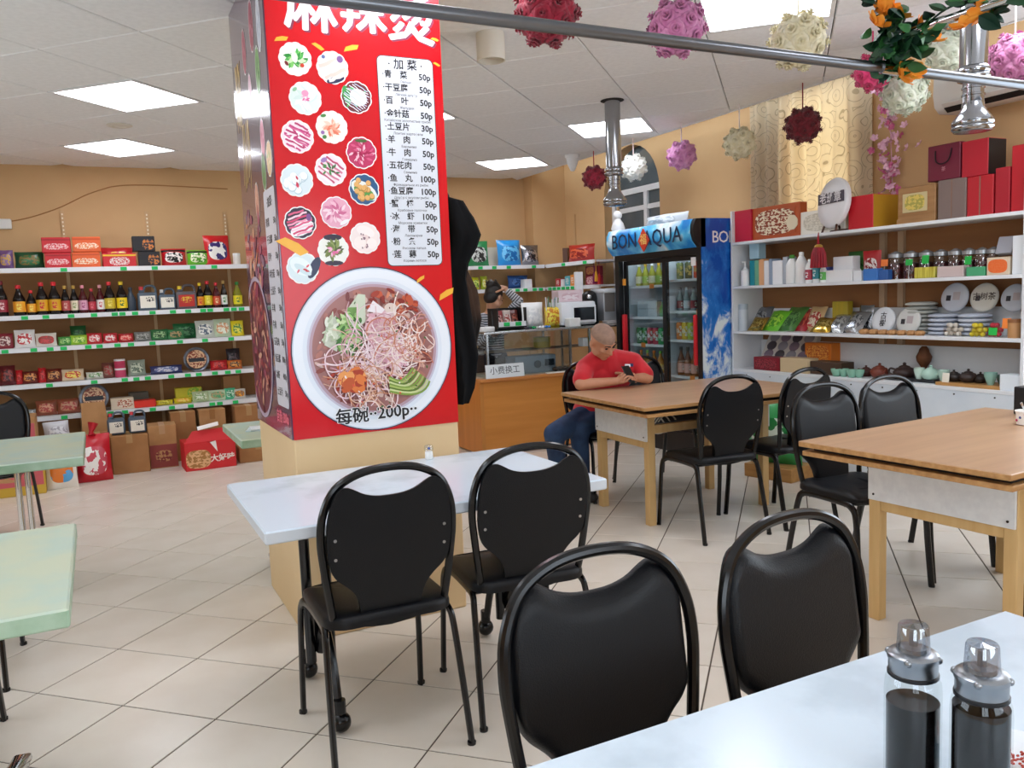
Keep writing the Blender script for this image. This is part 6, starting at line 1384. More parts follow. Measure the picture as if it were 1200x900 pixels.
# fifth shelf
lb(4, -2, 25, 15, '4a9a3a', 'green carton with a white label at the left end of the fifth shelf', pr=('e8ece4', '2a3a2a', None, .45, 12.0, .55, .35, .3, .25))
for a in ((4, 26, 36, 8, ('a8a8a8', 'd8d8d8', '7a7a7a'), 'small silver packet beside the green carton'), (4, 36, 60, 17, ('8a4a34', 'c88a6a', 'a83a34'), 'brown snack pack with a red top, left of two on the fifth shelf'),
          (4, 60, 87, 17, ('8a4a34', 'c08a6a', 'a83a34'), 'brown snack pack with a red top, right of two on the fifth shelf'), (4, 178, 200, 6, ('d8c82a', 'e8e060', 'a89a20'), 'flat yellow packet left of its match on the fifth shelf'),
          (4, 201, 224, 7, ('d8c020', 'e8a030', 'f0e070'), 'flat yellow and orange packet on the fifth shelf'), (4, 225, 247, 13, ('b8c89a', '8aa86a', 'e0e8d0'), 'pale green sachet on the fifth shelf'),
          (4, 246, 271, 13, ('c8dcb8', 'c0a070', '5aa870'), 'pale green packet with a tan picture on the fifth shelf'), (4, 268, 283, 14, ('4ab88a', 'c8e8d0', '2a8a5a'), 'mint green packet near the right of the fifth shelf'),
          (4, 279, 297, 12, ('d8d0c4', '7a4a34', 'e8a030'), 'white and brown packet at the right end of the fifth shelf')):
    lp(a[0], a[1], a[2], a[3], a[4], a[5], dy=.05, d=.07, tilt=.3)
lb(4, 123, 151, 13, 'd8c8b0', 'white and brown carton right of the larger platter', pr=('b05a3a', 'e8dcc8', None, .45, 10.0, .6, .5, .35, .35))
lb(4, 151, 178, 8, 'd8301f', 'low red tray box on the fifth shelf', 'tray_box')
lb(4, 146, 171, 16, '5a584c', 'dark olive tub box behind the low red tray', dy=.22, d=.1)
lb(4, 205, 240, 17, 'd8cc30', 'yellow box with a green end behind the flat yellow packets', dy=.2, d=.12, pr=('8ac83a', 'e0d850', None, .45, 8.0, .75, .5, .3, .5))
lb(4, 270, 293, 27, 'a8794a', 'tan cardboard box at the back right of the fifth shelf', 'cardboard_box', dy=.24, d=.14)
# ---------------------------------------------------------------- cartons and sacks on the floor below
M_card = mat('cardboard', 'a9784a', .8, var='9c6c40', scale=6); M_card2 = mat('cardboard_pale', 'b8895a', .8, var='a87a4c', scale=6)
def carton(label, x, y, z, w, d, h, m, rz=0.0, tape='b08a5a', printm=None, flap=False, pz=(.1, .45), txt=None, name='cardboard_box'):
    t = root(name, label, 'box', (x, y, z), rz)
    obj('carton', MB().box(-w / 2, w / 2, 0, d, 0, h, b=.004), m, t)
    obj('tape', MB().box(-.025, .025, -.001, d + .001, h - .06 if False else h, h + .001).box(-.025, .025, -.0015, 0, h * .8, h), plain(tape, .4), t, smooth=0)
    if printm: obj('printed_panel', MB().box(-w * .48, w * .48, -.002, 0, h * pz[0], h * pz[1]), printm, t, smooth=0)
    if flap: obj('open_flap', MB().add([(-w / 2, d, h), (w / 2, d, h), (w / 2 - .02, d + .06, h + .26), (-w / 2 + .01, d + .06, h + .26)], [(0, 1, 2, 3), (3, 2, 1, 0)]), m, t, smooth=0)
    if txt:
        lettering('box_lettering', txt[0], txt[1], plain(txt[2], .5), t, (txt[3], -.004, txt[4]), bold=.002)
    return t
pinkp = printed('c85a60', 'b88a5a', 'c85a60', None, .6, 5.0, .5, .5, .3, .3)
carton('yellow-edged carton with pink print standing on the floor at far left', -.72, 7.49, 0, .52, .36, .3, plain('c9a43a', .7), 0, 'd8b84a', pinkp, pz=(.25, .9))
carton('carton with pink and maroon print stacked at far left', -.74, 7.52, .302, .5, .34, .31, M_card2, .02, 'c8a070', printed('b8505a', 'a8404a', 'c8a070', None, .6, 5.0, .5, .5, .4, .4), pz=(.1, .85))
carton('plain cardboard box carrying two grey canisters on the floor', .182, 7.925, 0, .3, .3, .335, M_card, -.03)
canister('grey canister with a cream label on the floor box, left of two', .03 + .06, 8.05, .338, .145, .2, lw, 'd84048')
canister('grey canister with a cream label on the floor box, right of two', .26, 8.05, .338, .145, .2, lw, 'd84048')
carton('cardboard box with an open raised flap behind the rice sack', -.06, 7.97, 0, .22, .25, .36, M_card2, .05, flap=True)
carton('tan box with a dark red patterned lower half on the floor', .455, 8.0, 0, .235, .28, .385, M_card2, -.03, 'b8906a', printed('8a3a34', 'b8895a', '7a2a2a', None, .6, 9.0, .5, .5, .3, .25), pz=(.02, .55))
carton('tall cardboard box at the back, left of two under the shelf', .66, 8.25, 0, .22, .3, .46, M_card, 0)
carton('tall cardboard box at the back, right of two under the shelf', .92, 8.25, 0, .24, .3, .46, M_card2, 0, '9a6a3a', printed('b8895a', '8a5a6a', 'a8784a', None, .6, 4.0, .5, .3, .3, .2))
carton('tall cardboard box in the far gap beside the pillar', 1.25, 8.2, 0, .26, .3, .47, M_card, 0)
carton('low brown box on the floor between red carton and pillar', 1.24, 7.75, 0, .34, .3, .14, M_card, -.02)
rc = carton('bright red snack carton with a torn open top on the floor', .815, 7.66, 0, .43, .3, .25, plain('d0242a', .5), .03, 'c01c24', printed('d0242a', 'a8743a', 'e0b080', None, .5, 10.0, .25, .4, .25, .35), pz=(.03, .95), txt=('大好哇', .07, 'f0e0d8', .1, .09), name='snack_carton')
obj('torn_flap', MB().add([(-.21, 0, .25), (.2, 0, .25), (.17, .16, .34), (-.12, .16, .33)], [(0, 1, 2, 3), (3, 2, 1, 0)]), plain('cf2a30', .5), rc, smooth=0)
obj('torn_paper', MB().add([(.0, -.005, .24), (.05, -.005, .25), (.06, -.006, .15)], [(0, 1, 2), (2, 1, 0)]).add([(-.08, .1, .34), (.1, .1, .37), (.1, .13, .4), (-.08, .13, .37)], [(0, 1, 2, 3), (3, 2, 1, 0)]), plain('ece6e2', .6), rc, smooth=0)
pouch('rice_sack', 'red and white rice sack with a tied top on the floor', 'sack', (-.105, 7.74, 0), .27, .4, .14, ('c41c2c', 'f0ece8', 'c84a5a'), .05, .06, sc=5.0)
obj('tied_top', MB().tube([(0, 0, .385), (0, .01, .42), (.02, .02, .49)], [.06, .035, .085], 10, oval=(1, .5)), mat('sack_red', 'b81828', .5, bump=.5, bscale=30), bpy.data.objects['rice_sack'], smooth=60)
pouch('rice_sack', 'orange and blue printed rice sack lying back on the floor', 'sack', (-.345, 7.6, 0), .23, .31, .09, ('e8e0d4', 'e07a2a', '58a0d0'), .1, .2, sc=3.0)
o = pouch('plastic_bag', 'crumpled clear plastic bag behind the far green table', 'bag', (-.36, 7.9, .32), .2, .2, .1, ('c8c8cc', 'e0e0e4', 'a8a8b0'), .3, .2)
carton('brown box holding the crumpled plastic bag, behind the rice sacks', -.36, 7.85, 0, .22, .28, .318, M_card, 0)
ORD = ('first', 'second', 'third', 'fourth', 'fifth', 'sixth')
# ---------------------------------------------------------------- corner shelves behind the counter
def cp(x, y, z, w, h, cols, label, d=.1, rz=0.0, tilt=.08, name='snack_pouch', cat='packet', foil=0, sc=7.0):
    return pouch(name, label, cat, (x, y, z), w, h, d, cols, rz, tilt, foil, sc=sc)
cp(3.88, 8.5, 1.76, .26, .28, ('1f7a44', 'c8ccc8', '2a2a2a'), 'green and silver bag at the left of the upper corner shelf', foil=0)
box_('white_board', 'whitish board box behind the bags on the upper corner shelf', 'box', (4.08, 8.66, 1.76), .26, .1, .22, 'c9c2b4')
cp(4.27, 8.5, 1.76, .3, .29, ('1f8fd8', '6ac0f0', '1468b0'), 'bright blue bag on the upper corner shelf', d=.14)
cp(4.55, 8.52, 1.76, .22, .23, ('8a8a90', 'c8c8d0', '5a5a64'), 'clear silver bag right of the bright blue bag', foil=1)
box_('small_box', 'dark brown slim box between silver bag and red bag', 'box', (4.8, 8.15, 1.76), .06, .08, .17, '5a3a2a', -.8)
cp(4.86, 7.9, 1.76, .36, .19, ('b02a20', 'd8603a', '8a1a18'), 'red bag at the right end of the upper corner shelf', d=.16, rz=-1.2)
cp(3.82, 8.48, 1.5, .1, .14, ('c8c820', 'e8e880', '6a9a2a'), 'yellow green packet left on the lower corner shelf')
cp(3.94, 8.5, 1.5, .09, .15, ('a8b82a', 'e0e8b0', 'd8c020'), 'olive yellow packet beside the yellow green one')
cp(4.42, 8.6, 1.5, .26, .15, ('2a5aa0', '4a7ac0', '1c3a70'), 'crumpled dark blue bag on the lower corner shelf', d=.14)
box_('small_box', 'white carton on the lower corner shelf', 'box', (4.47, 8.44, 1.5), .1, .1, .1, 'e2e4e6')
for y, w, h, c, l in ((8.2, .1, .09, 'b81c24', 'red and white carton'), (8.1, .07, .08, 'dcd8d8', 'small white carton'), (7.99, .1, .11, '5ab0b8', 'teal carton'), (7.88, .09, .12, 'e08a2a', 'orange carton')):
    box_('small_box', l + ' on the lower corner shelf by the right wall', 'box', (4.72, y, 1.5), w, .1, h, printed(c, 'f0e8e0', c, None, .45, 9.0, .5, .5, .3, .3), FACE_L)
lb_ = obj('shelf_bracket', MB().box(4.75, XR, 7.35, 7.7, 1.478, 1.498).box(4.74, 4.75, 7.35, 7.7, 1.46, 1.5), M_white); tag(lb_, 'short wall shelf with red boxes left of the fridge', 'shelf')
box_('gift_box', 'dark red carton with gold grid on the short wall shelf, upper of two', 'box', (4.78, 7.6, 1.6), .2, .1, .1, printed('7a1428', 'a83a4a', 'd0a050', None, .45, 12.0, .5, .5, .4, .4), FACE_L)
box_('gift_box', 'dark red carton with gold grid on the short wall shelf, lower of two', 'box', (4.78, 7.6, 1.499), .2, .1, .1, printed('8a1430', 'b04a5a', 'e0c0c0', None, .45, 12.0, .5, .5, .4, .4), FACE_L)
for yy, zz, c, l in ((7.36, 1.53, 'e0a020', 'yellow tassel hanging at the end of the upper corner shelf'), (7.3, 1.5, 'b82020', 'red tassel hanging beside the yellow tassel'), (7.4, 1.51, '7a1450', 'plum tassel hanging behind the yellow tassel')):
    t = root('tassel', l, 'tassel', (4.7, yy, zz), 0)
    obj('cord', MB().cyl((0, 0, .1), (0, 0, .23), .003, n=6), plain(c, .6), t); obj('skirt', MB().lathe([(.018, 0), (.016, .06), (.01, .1), (.004, .11)], 10), plain(c, .6), t)
# ---------------------------------------------------------------- on and in the counter
WT_ = 1.106
t = root('packet_rack', 'black rack of red snack packets on the steel worktop', 'rack', (3.42, 6.8, WT_), 0)
obj('rack_frame', MB().box(-.14, .14, 0, .01, 0, .03).box(-.14, .14, .2, .21, 0, .2).box(-.15, -.14, 0, .21, 0, .2).box(.14, .15, 0, .21, 0, .2).box(-.15, .15, 0, .21, 0, .012), M_fblk, t, smooth=0)
obj('tag_strip', MB().box(-.14, .14, -.004, 0, .03, .075), M_white, t, smooth=0)
for x in (-.06, .06): obj('price_tag', MB().box(x - .03, x + .03, -.008, -.004, .035, .07), M_tag, t, smooth=0)
for i, c in enumerate((('8a2a2a', 'e0b0a8', '5a1a1a'), ('b8a8a0', '9a3a34', 'd8ccc4'), ('5a2420', 'a85a4a', '3a1410'))):
    pouch('snack_packet', 'red brown snack packet in the black rack, %s' % ('left', 'middle', 'right')[i], 'packet', (3.33 + i * .09, 6.87 + .02 * i, WT_ + .013), .085, .17, .03, c, 0, .25)
pouch('carrier_bag', 'white carrier bag standing on the steel worktop', 'bag', (3.66, 6.85, WT_), .23, .24, .12, ('eeeff0', 'e2e4e6', 'f4f4f4'), .05, .05)
t = root('chopstick_bag', 'yellow bag of wrapped chopsticks left of the microwave', 'bag', (3.88, 6.84, WT_), 0)
obj('bag', pillow(.2, .19, .1), printed('d8b81a', 'e8d84a', 'c87a1a', None, .3, 7.0, .5, .5, .45, .45), t, smooth=70)
for i in range(14): obj('chopstick', MB().cyl((-.08 + .012 * i, rk_.uniform(-.02, .02), .12), (-.085 + .0125 * i + rk_.uniform(-.01, .01), rk_.uniform(-.03, .03), .27 + rk_.uniform(-.02, .02)), .005, n=6), plain(('e6e8ee', 'a8b4c0', '6a8a5a')[i % 3], .5), t)
mw = root('microwave_oven', 'white microwave oven with a dark door on the worktop', 'microwave', (4.1, 6.74, WT_), -.06)
obj('casing', MB().box(-.185, .185, 0, .3, .01, .23, b=.02), mat('appliance_white', 'dfe3e8', .35), mw)
obj('door', MB().box(-.08, .18, -.012, 0, .03, .195, b=.004), mat('appliance_white', 'dfe3e8', .35), mw)
obj('door_window', MB().box(-.06, .16, -.015, -.012, .055, .175, b=.002), plain('16161c', .1), mw)
obj('foot', MB().box(-.17, .17, .01, .29, 0, .01), M_fblk, mw, smooth=0)
box_('tissue_carton', 'pinkish white carton on top of the microwave', 'box', (4.06, 6.82, WT_ + .232), .25, .16, .11, printed('dcc6cc', 'e8dce0', 'd0b0b8', None, .5, 4.0), -.1)
box_('white_post', 'upright white board standing on the worktop behind the microwave', 'board', (4.33, 7.09, WT_), .08, .04, .52, 'e6e9ec', -.1)
box_('tissue_box', 'small white tissue box at the worktop edge before the microwave', 'box', (3.99, 6.63, WT_), .12, .09, .08, 'e4e6e4', 0)
km = root('black_machine', 'black rounded coffee machine between microwave and steel machine', 'appliance', (4.385, 7.0, WT_), 0)
obj('body', MB().lathe([(.085, 0), (.09, .02), (.085, .26), (.07, .3), (.03, .33)], 20), M_fblk, km, smooth=60); obj('chrome_knob', MB().ball((-.05, -.075, .27), .025, 10, 7), M_chrome, km)
cmn = root('coffee_machine', 'silver coffee machine beside the drinks fridge', 'appliance', (4.5, 6.78, WT_), -.1)
obj('body', MB().box(-.09, .1, 0, .28, .03, .33, b=.015), mat('machine_silver', 'a9adb2', .3, metal=.5), cmn)
obj('brew_panel', MB().box(-.08, .03, -.008, 0, .12, .3, b=.003), plain('6a6460', .3), cmn); obj('drip_tray', MB().box(-.1, .11, -.09, .02, 0, .035, b=.005), plain('b8b2b0', .35), cmn)
obj('side_column', MB().box(.045, .105, -.02, .01, .04, .3, b=.005), plain('3a4860', .3), cmn); obj('top_cap', MB().box(-.095, .105, -.03, .28, .3, .345, b=.012), plain('c8ccd0', .3), cmn)
sg = root('lettered_sign', 'white hand-lettered Chinese sign leaning on the counter glass', 'sign', (3.22, KY0 - .022, .697), 0, tilt=.12)
obj('board', MB().box(-.19, .19, 0, .004, 0, .12), plain('dfe6ea', .5), sg, smooth=0)
lettering('sign_lettering', '小费换工', .075, plain('2c3a44', .5), sg, (0, -.001, .062))
mc = root('cash_machine', 'grey metal appliance with a dial inside the counter display', 'appliance', (3.6, 6.68, .702), .02)
obj('casing', MB().box(-.23, .2, 0, .2, 0, .16, b=.008), mat('appliance_grey', '8a939c', .4), mc); obj('dial', MB().cyl((0, -.012, .08), (0, 0, .08), .035, n=20), plain('2a3038', .3), mc)
obj('display', MB().box(.08, .18, -.004, 0, .06, .12), plain('1c222a', .2), mc, smooth=0)
bread = obj('bread_loaf', MB().ball((0, 0, .035), (.08, .05, .035), 16, 8), mat('crust', 'c9b06a', .7, var='e2d6a8', scale=18), smooth=70, loc=(3.3, 6.74, .703)); tag(bread, 'pale seeded bread in the counter display, left of the grey appliance', 'bread')
cr = obj('croissant', MB().tube(smoothpts([(-.07, .02, .02), (-.03, -.01, .03), (.03, -.01, .03), (.07, .02, .02)], 4), [.008 + .022 * math.sin(PI * i / 12) for i in range(13)], 10), mat('pastry', 'b87a34', .6, var='8a5420', scale=20), smooth=60, loc=(3.98, 6.68, .703)); tag(cr, 'golden croissant in the counter display beside the man\'s shoulder', 'pastry')
for i in range(4):
    o = obj('dark_roll', MB().ball((0, 0, .022), (.035, .028, .022), 10, 6), mat('dark_bread', '3a2a22', .7, var='5a4234', scale=30), smooth=70, loc=(3.78 + .05 * (i % 3), 6.66 + .05 * (i // 3), .703)); tag(o, 'dark roll right of the grey appliance, %s of four' % ORD[i], 'bread', 'dark rolls in the display')
tin('yellow_tub', 'yellow tub on the inner shelf of the counter display', 'tub', (3.83, 7.0, .911), .085, .1, 'c9b020', 'd8c430')
box_('white_box', 'small white box under the worktop near the man\'s head', 'box', (4.17, 6.7, .99 - .079), .11, .1, .08, 'dfe6ea')
box_('papers', 'flat stack of white papers at the counter ledge', 'papers', (3.75, KY0 - .028, .6955), .22, .03, .01, 'e6e2da')
ph = root('receipt_printer', 'small white receipt printer at the left end of the worktop', 'printer', (3.1, 6.63, WT_), 0)
obj('body', MB().box(-.05, .06, 0, .1, 0, .045, b=.008), plain('e4e6e6', .4), ph); obj('antenna', MB().cyl((.05, .03, .04), (.045, .03, .18), .006, n=8), M_fblk, ph)
sp = MB()
sp.tube([(.03 * math.cos(a), .016 * a * .9 - .05, .03 * math.sin(a)) for a in [i * .5 for i in range(60)]], .004, 6)
o = obj('spiral_cord', sp, plain('4a5058', .4), loc=(3.2, 6.8, 1.02), rot=(.3, 0, -.8)); tag(o, 'coiled dark cord behind the display glass at left', 'cable')
for i, (x, y, c, l) in enumerate(((3.5, 6.65, '3a3a44', 'dark wrapped sweet'), (3.56, 6.66, '1fa05a', 'green wrapped sweet'), (3.62, 6.64, 'e8e8ea', 'white wrapped sweet'), (3.7, 6.66, '3a78c0', 'blue wrapped sweet'))):
    o = obj('wrapped_sweet', MB().ball((0, 0, .014), (.02, .014, .014), 8, 6).lathe([(.004, .018), (.014, .034)], 8, (0, 0, .014), ax=(1, 0, 0)).lathe([(.004, .018), (.014, .034)], 8, (0, 0, .014), ax=(-1, 0, 0)), plain(c, .3), loc=(x, y, WT_)); tag(o, l + ' on the worktop edge', 'sweet')
# ---------------------------------------------------------------- drinks in the fridge
CANM = {}
def can(label, y, z, c1, c2, grp, r=.031, h=.122):
    t = root('drink_can', label, 'can', (FX + .165, y, z), 0, grp)
    obj('body', MB().lathe([(r * .8, 0), (r, .008), (r, h * .9), (r * .8, h)], 14), printed(c1, c2, c1, None, .25, 5.0, .5, .5, .5, .3), t, smooth=50)
    obj('can_lid', MB().lathe([(r * .8, h), (r * .78, h + .003), (r * .3, h + .002)], 12), M_steel, t); return t
def drink(label, y, z, r, h, body, cap, lab, grp, patch='f0e8d8'): return bottle('drink_bottle', label, (FX + .17, y, z), r, h, body, cap, lab, .4, grp, 12, patch=patch)
n6 = lambda a, b, n: [a + (b - a) * (i + .5) / n for i in range(n)]
for i, y in enumerate(n6(5.4, 5.86, 5)): drink('amber glass drink bottle, %s from the right, lowest shelf, near fridge door' % ORD[i], y, RSH[0], .034, .25, mat('amber_drink', '6a3418', .1), '2a2018', 'd8a8a0', 'amber bottles in the fridge', 'f4f0ec')
for i, (y, c) in enumerate(zip(n6(5.4, 5.86, 6), ('d8c8d0', 'd8b0b8', '9ac83a', 'b8c840', 'e8c030', 'd87a30'))):
    can('%s can on the third shelf behind the near fridge door' % ('pale pink', 'rose pink', 'light green', 'lime yellow', 'yellow', 'orange')[i], y, RSH[1], c, 'e8e0d0', 'cans in the fridge', h=.15)
for i, y in enumerate(n6(5.4, 5.86, 5)): drink('slim clear bottle, %s from the right, second shelf, near fridge door' % ORD[i], y, RSH[2], .03, .2, mat('clear_drink', '8a9a9a', .08), ('3a4448', 'c8ccd0')[i % 2], ('8a2a30', 'c8d0d4')[i % 2], 'clear bottles in the fridge')
for i, (y, c, l) in enumerate(zip(n6(5.4, 5.86, 4), ('c83a24', 'd8503a', '4a5a3a', '6a7a4a'), ('deep red', 'red orange', 'dark green', 'olive'))): can('%s can on the top shelf behind the near fridge door' % l, y, RSH[3], c, 'c8b060', 'cans in the fridge', h=.14)
for i, (y, c, l) in enumerate(zip(n6(5.96, 6.46, 6), ('2a9a5a', '3aa860', 'c83a50', 'b8304a', '2a7a3a', '1f6a34'), ('mint green', 'green', 'crimson', 'dark crimson', 'forest green', 'deep green'))): can('%s can on the third shelf behind the far fridge door' % l, y, LSH[1], c, 'e0e8e0', 'cans in the fridge', h=.15)
for i, y in enumerate(n6(5.96, 6.46, 5)): drink('yellow green drink bottle, %s from the right, top shelf, far fridge door' % ORD[i], y, LSH[3], .034, .2, mat('lime_drink', 'a8a83a', .12), ('e8e8e8', 'd8a030')[i % 2], ('e8e0c0', '9ab84a')[i % 2], 'lime bottles in the fridge')
drink('single green bottle alone on the second shelf, far fridge door', 6.06, LSH[2], .034, .15, mat('green_drink', '1f8a5a', .12), '2a6aa0', '2a9a6a', None)
for i, y in enumerate(n6(5.96, 6.46, 5)): drink('juice bottle, %s from the right, bottom visible shelf, far fridge door' % ORD[i], y, LSH[0], .034, .2, mat('juice_drink', 'b87a34', .12), ('e87a2a', '7ab83a')[i % 2], 'd8c060', 'juice bottles in the fridge')
for i in range(2): box_('food_tray', '%s pale plastic food tray on the second shelf, far fridge door' % ('lower', 'upper')[i], 'tray', (FX + .15, 6.28, LSH[2] + .071 * i), .3, .2, .07, 'b8c0c6', FACE_L, rough=.2)
# on top of the fridge
fg = root('ornament', 'white round-headed ornament on the far end of the fridge top', 'ornament', (4.42, 6.52, 1.976), 0)
obj('body', MB().lathe([(.055, 0), (.065, .02), (.05, .07), (.03, .1), (.028, .11)], 18), plain('e6e8ea', .3), fg, smooth=60); obj('head', MB().ball((0, 0, .145), .042, 16, 10), plain('eceef0', .3), fg, smooth=80)
pouch('plastic_roll', 'clear white plastic bag lying on the fridge top', 'bag', (4.62, 6.05, 1.96), .6, .12, .24, ('d2dbe2', 'e4eaee', 'b8c4cc'), FACE_L, .1)
# ---------------------------------------------------------------- table things
thin_glass = clear_pane('thin_glass', .05, 'f6f8f8')
def dispenser(label, x, y, fill, tilt=0):
    t = root('sauce_dispenser', label, 'sauce bottle', (x, y, .752), 0, 'glass soy sauce dispensers'); r = .0345
    obj('sauce', MB().lathe([(r * .9, .004), (r * .93, .01), (r * .93, .135 * fill)], 26), mat('dark_soy', '0e0a09', .06), t, smooth=50)
    obj('glass', MB().lathe([(r * .97, 0), (r, .004), (r, .13), (r * .97, .142), (r * .86, .15), (r * .84, .152)], 30, cap=False), thin_glass, t, smooth=60)
    obj('seal_ring', MB().lathe([(r * .87, .149), (r * .9, .15), (r * .9, .154), (r * .87, .155)], 26), M_fblk, t)
    obj('metal_collar', MB().lathe([(r * .86, .155), (r * .86, .17), (r * .9, .172), (r * .9, .178), (r * .8, .181), (r * .5, .182)], 28), mat('collar_steel', '9a9ea3', .3, metal=1), t, smooth=40)
    for a in (.4, 2.0, 3.6, 5.2): obj('collar_lug', MB().ball((r * .86 * math.cos(a), r * .86 * math.sin(a), .175), .005, 8, 6), mat('collar_steel', '9a9ea3', .3, metal=1), t)
    obj('spout', MB().lathe([(.017, .181), (.016, .187), (.0055, .189), (.005, .208), (.003, .209)], 14), mat('smoke_plastic', '7a828c', .3), t, smooth=50)
    obj('clear_cap', MB().lathe([(.0205, .182), (.0185, .214), (.017, .217), (.0, .218)], 24, cap=False), clear_pane('smoke_cap', .2, 'dfe2e6') if 'smoke_cap' not in MATS else MATS['smoke_cap'], t, smooth=50)
dispenser('glass soy sauce dispenser, the left of the two on the near table', .906, .69, .85)
dispenser('glass soy sauce dispenser, the right and fuller one on the near table', .925, .61, 1.02)
pt = root('chilli_dish', 'white dish with red chilli flakes at the bottom right corner', 'dish', (1.06, .64, .752), 0)
obj('dish', MB().lathe([(.03, 0), (.035, .004), (.06, .02), (.064, .021), (.055, .014), (.03, .006)], 28), plain('e8ecf0', .2), pt, smooth=60)
fl_ = MB()
for i in range(60):
    a = rk_.uniform(0, 6.28); d = .028 * math.sqrt(rk_.random()); fl_.ball((d * math.cos(a), d * math.sin(a), .009 + rk_.uniform(0, .004)), (.003, .002, .0015), 5, 3)
obj('chilli_flakes', fl_, plain('a83018', .6), pt, kind='stuff')
cp_ = root('floral_cup', 'white paper cup with flower print and a spoon on the right wooden table', 'cup', (3.575, 2.17, .766), 0)
obj('cup', MB().lathe([(.036, 0), (.045, .002), (.05, .055), (.053, .057), (.053, .061), (.047, .061), (.044, .01), (.02, .006)], 26), plain('efeeea', .4), cp_, smooth=50)
for i in range(9):
    a = PI * .8 + i * .45; rr = .047; p = (rr * math.cos(a), rr * math.sin(a), .02 + .014 * (i % 3))
    obj('flower_print', MB().ball(p, (.006, .006, .006), 8, 5), plain(('b0305a', '3a4a8a', 'd06a8a')[i % 3], .5), cp_)
obj('spoon', MB().tube([(0, 0, .02), (-.03, .0, .065), (-.055, .0, .1)], [.004, .003, .005], 8), M_steel, cp_)
bx = root('napkin_box', 'black and white box standing at the right end of the right wooden table', 'box', (3.86, 2.28, .766), 0)
obj('body', MB().box(-.06, .06, 0, .1, 0, .13, b=.004), plain('16161a', .4), bx); obj('white_label', MB().box(-.058, .058, -.002, 0, .035, .075), plain('e6e6e8', .5), bx, smooth=0)
sh_ = root('toothpick_holder', 'little white toothpick holder at the pillar edge of the white table', 'holder', (1.19, 3.185, .752), 0)
obj('holder', MB().lathe([(.014, 0), (.017, .003), (.016, .03), (.014, .034)], 16), plain('e8e8e4', .4), sh_, smooth=60)
obj('cap', MB().lathe([(.0155, .033), (.019, .042), (.018, .056), (.006, .062)], 14), clear_jar, sh_, smooth=60); obj('blue_mark', MB().ball((-.004, -.014, .048), .006, 8, 6), plain('2a4a9a', .4), sh_)
for i, (dx, c) in enumerate(((0, 'c8d8dc'), (.03, 'e4e8ea'))): box_('magazine', 'pale %s booklet lying on the green table behind the pillar' % ('blue', 'white')[i], 'booklet', (.76 + dx, 4.5, .751 + .006 * i), .2, .14, .005, printed(c, 'e6ecee', '8aa0b4', None, .4, 6.0), -.3 + .2 * i)
# by the tea cabinet under the tables
pouch('shopping_bag', 'green and white plastic shopping bag under the far chairs', 'bag', (4.42, 4.55, .1), .42, .46, .2, ('3aa05a', 'd8e8dc', '1f7a3c'), FACE_L + .4, 0.05, sc=4.0)
box_('wooden_crate', 'low pale wooden crate under the green shopping bag', 'crate', (4.3, 4.5, 0), .4, .3, .098, wood('crate_wood', 'a87a44', 'c89a5c', .6, 'X', 3), FACE_L + .2)
# ---------------------------------------------------------------- people
def capsule(b, p0, p1, r0, r1, n=14):
    p0, p1 = Vector(p0), Vector(p1); ax = (p1 - p0); L_ = ax.length; ax = ax.normalized() if L_ > 1e-6 else Vector((0, 0, 1))
    pts, rs = [], []
    for i in range(5): a = PI / 2 * (1 - i / 4.0); pts.append(p0 - ax * r0 * math.sin(a)); rs.append(max(.0006, r0 * math.cos(a)))
    for i in range(1, 4): t = i / 4; pts.append(p0.lerp(p1, t)); rs.append(r0 + (r1 - r0) * t)
    for i in range(5): a = PI / 2 * i / 4.0; pts.append(p1 + ax * r1 * math.sin(a)); rs.append(max(.0006, r1 * math.cos(a)))
    b.tube(pts, rs, n)
def blob(b, c, r, M=None, n=18, m=12):
    k = len(b.v); b.ball((0, 0, 0), r, n, m); b.xf(Matrix.Translation(c) @ (M or Matrix.Identity(4)), k)
def fuse(b, voxel, smooth, its):
    """merge overlapping shapes into one continuous skin"""
    me = b.mesh('skin', [], 0); o = bpy.data.objects.new('skin', me); C.objects.link(o)
    r = o.modifiers.new('r', 'REMESH'); r.mode = 'VOXEL'; r.voxel_size = voxel
    s = o.modifiers.new('s', 'SMOOTH'); s.factor = smooth; s.iterations = its
    out = bpy.data.meshes.new_from_object(o.evaluated_get(bpy.context.evaluated_depsgraph_get()))
    bpy.data.objects.remove(o); bpy.data.meshes.remove(me)
    return [tuple(v.co) for v in out.vertices], [tuple(p.vertices) for p in out.polygons], out
def fused(name, b, voxel, m, parent, smooth=.5, its=6, extra=None):
    V, F, me = fuse(b, voxel, smooth, its); q = MB(); q.add(V, F); bpy.data.meshes.remove(me)
    if extra: q.add(extra.v, extra.f)
    return obj(name, q, m, parent, smooth=80)
M_skin = mat('skin', 'c08a6c', .55, var='b57c5e', scale=9, lo=.3, hi=.7)
M_lip = plain('a8645a', .5)
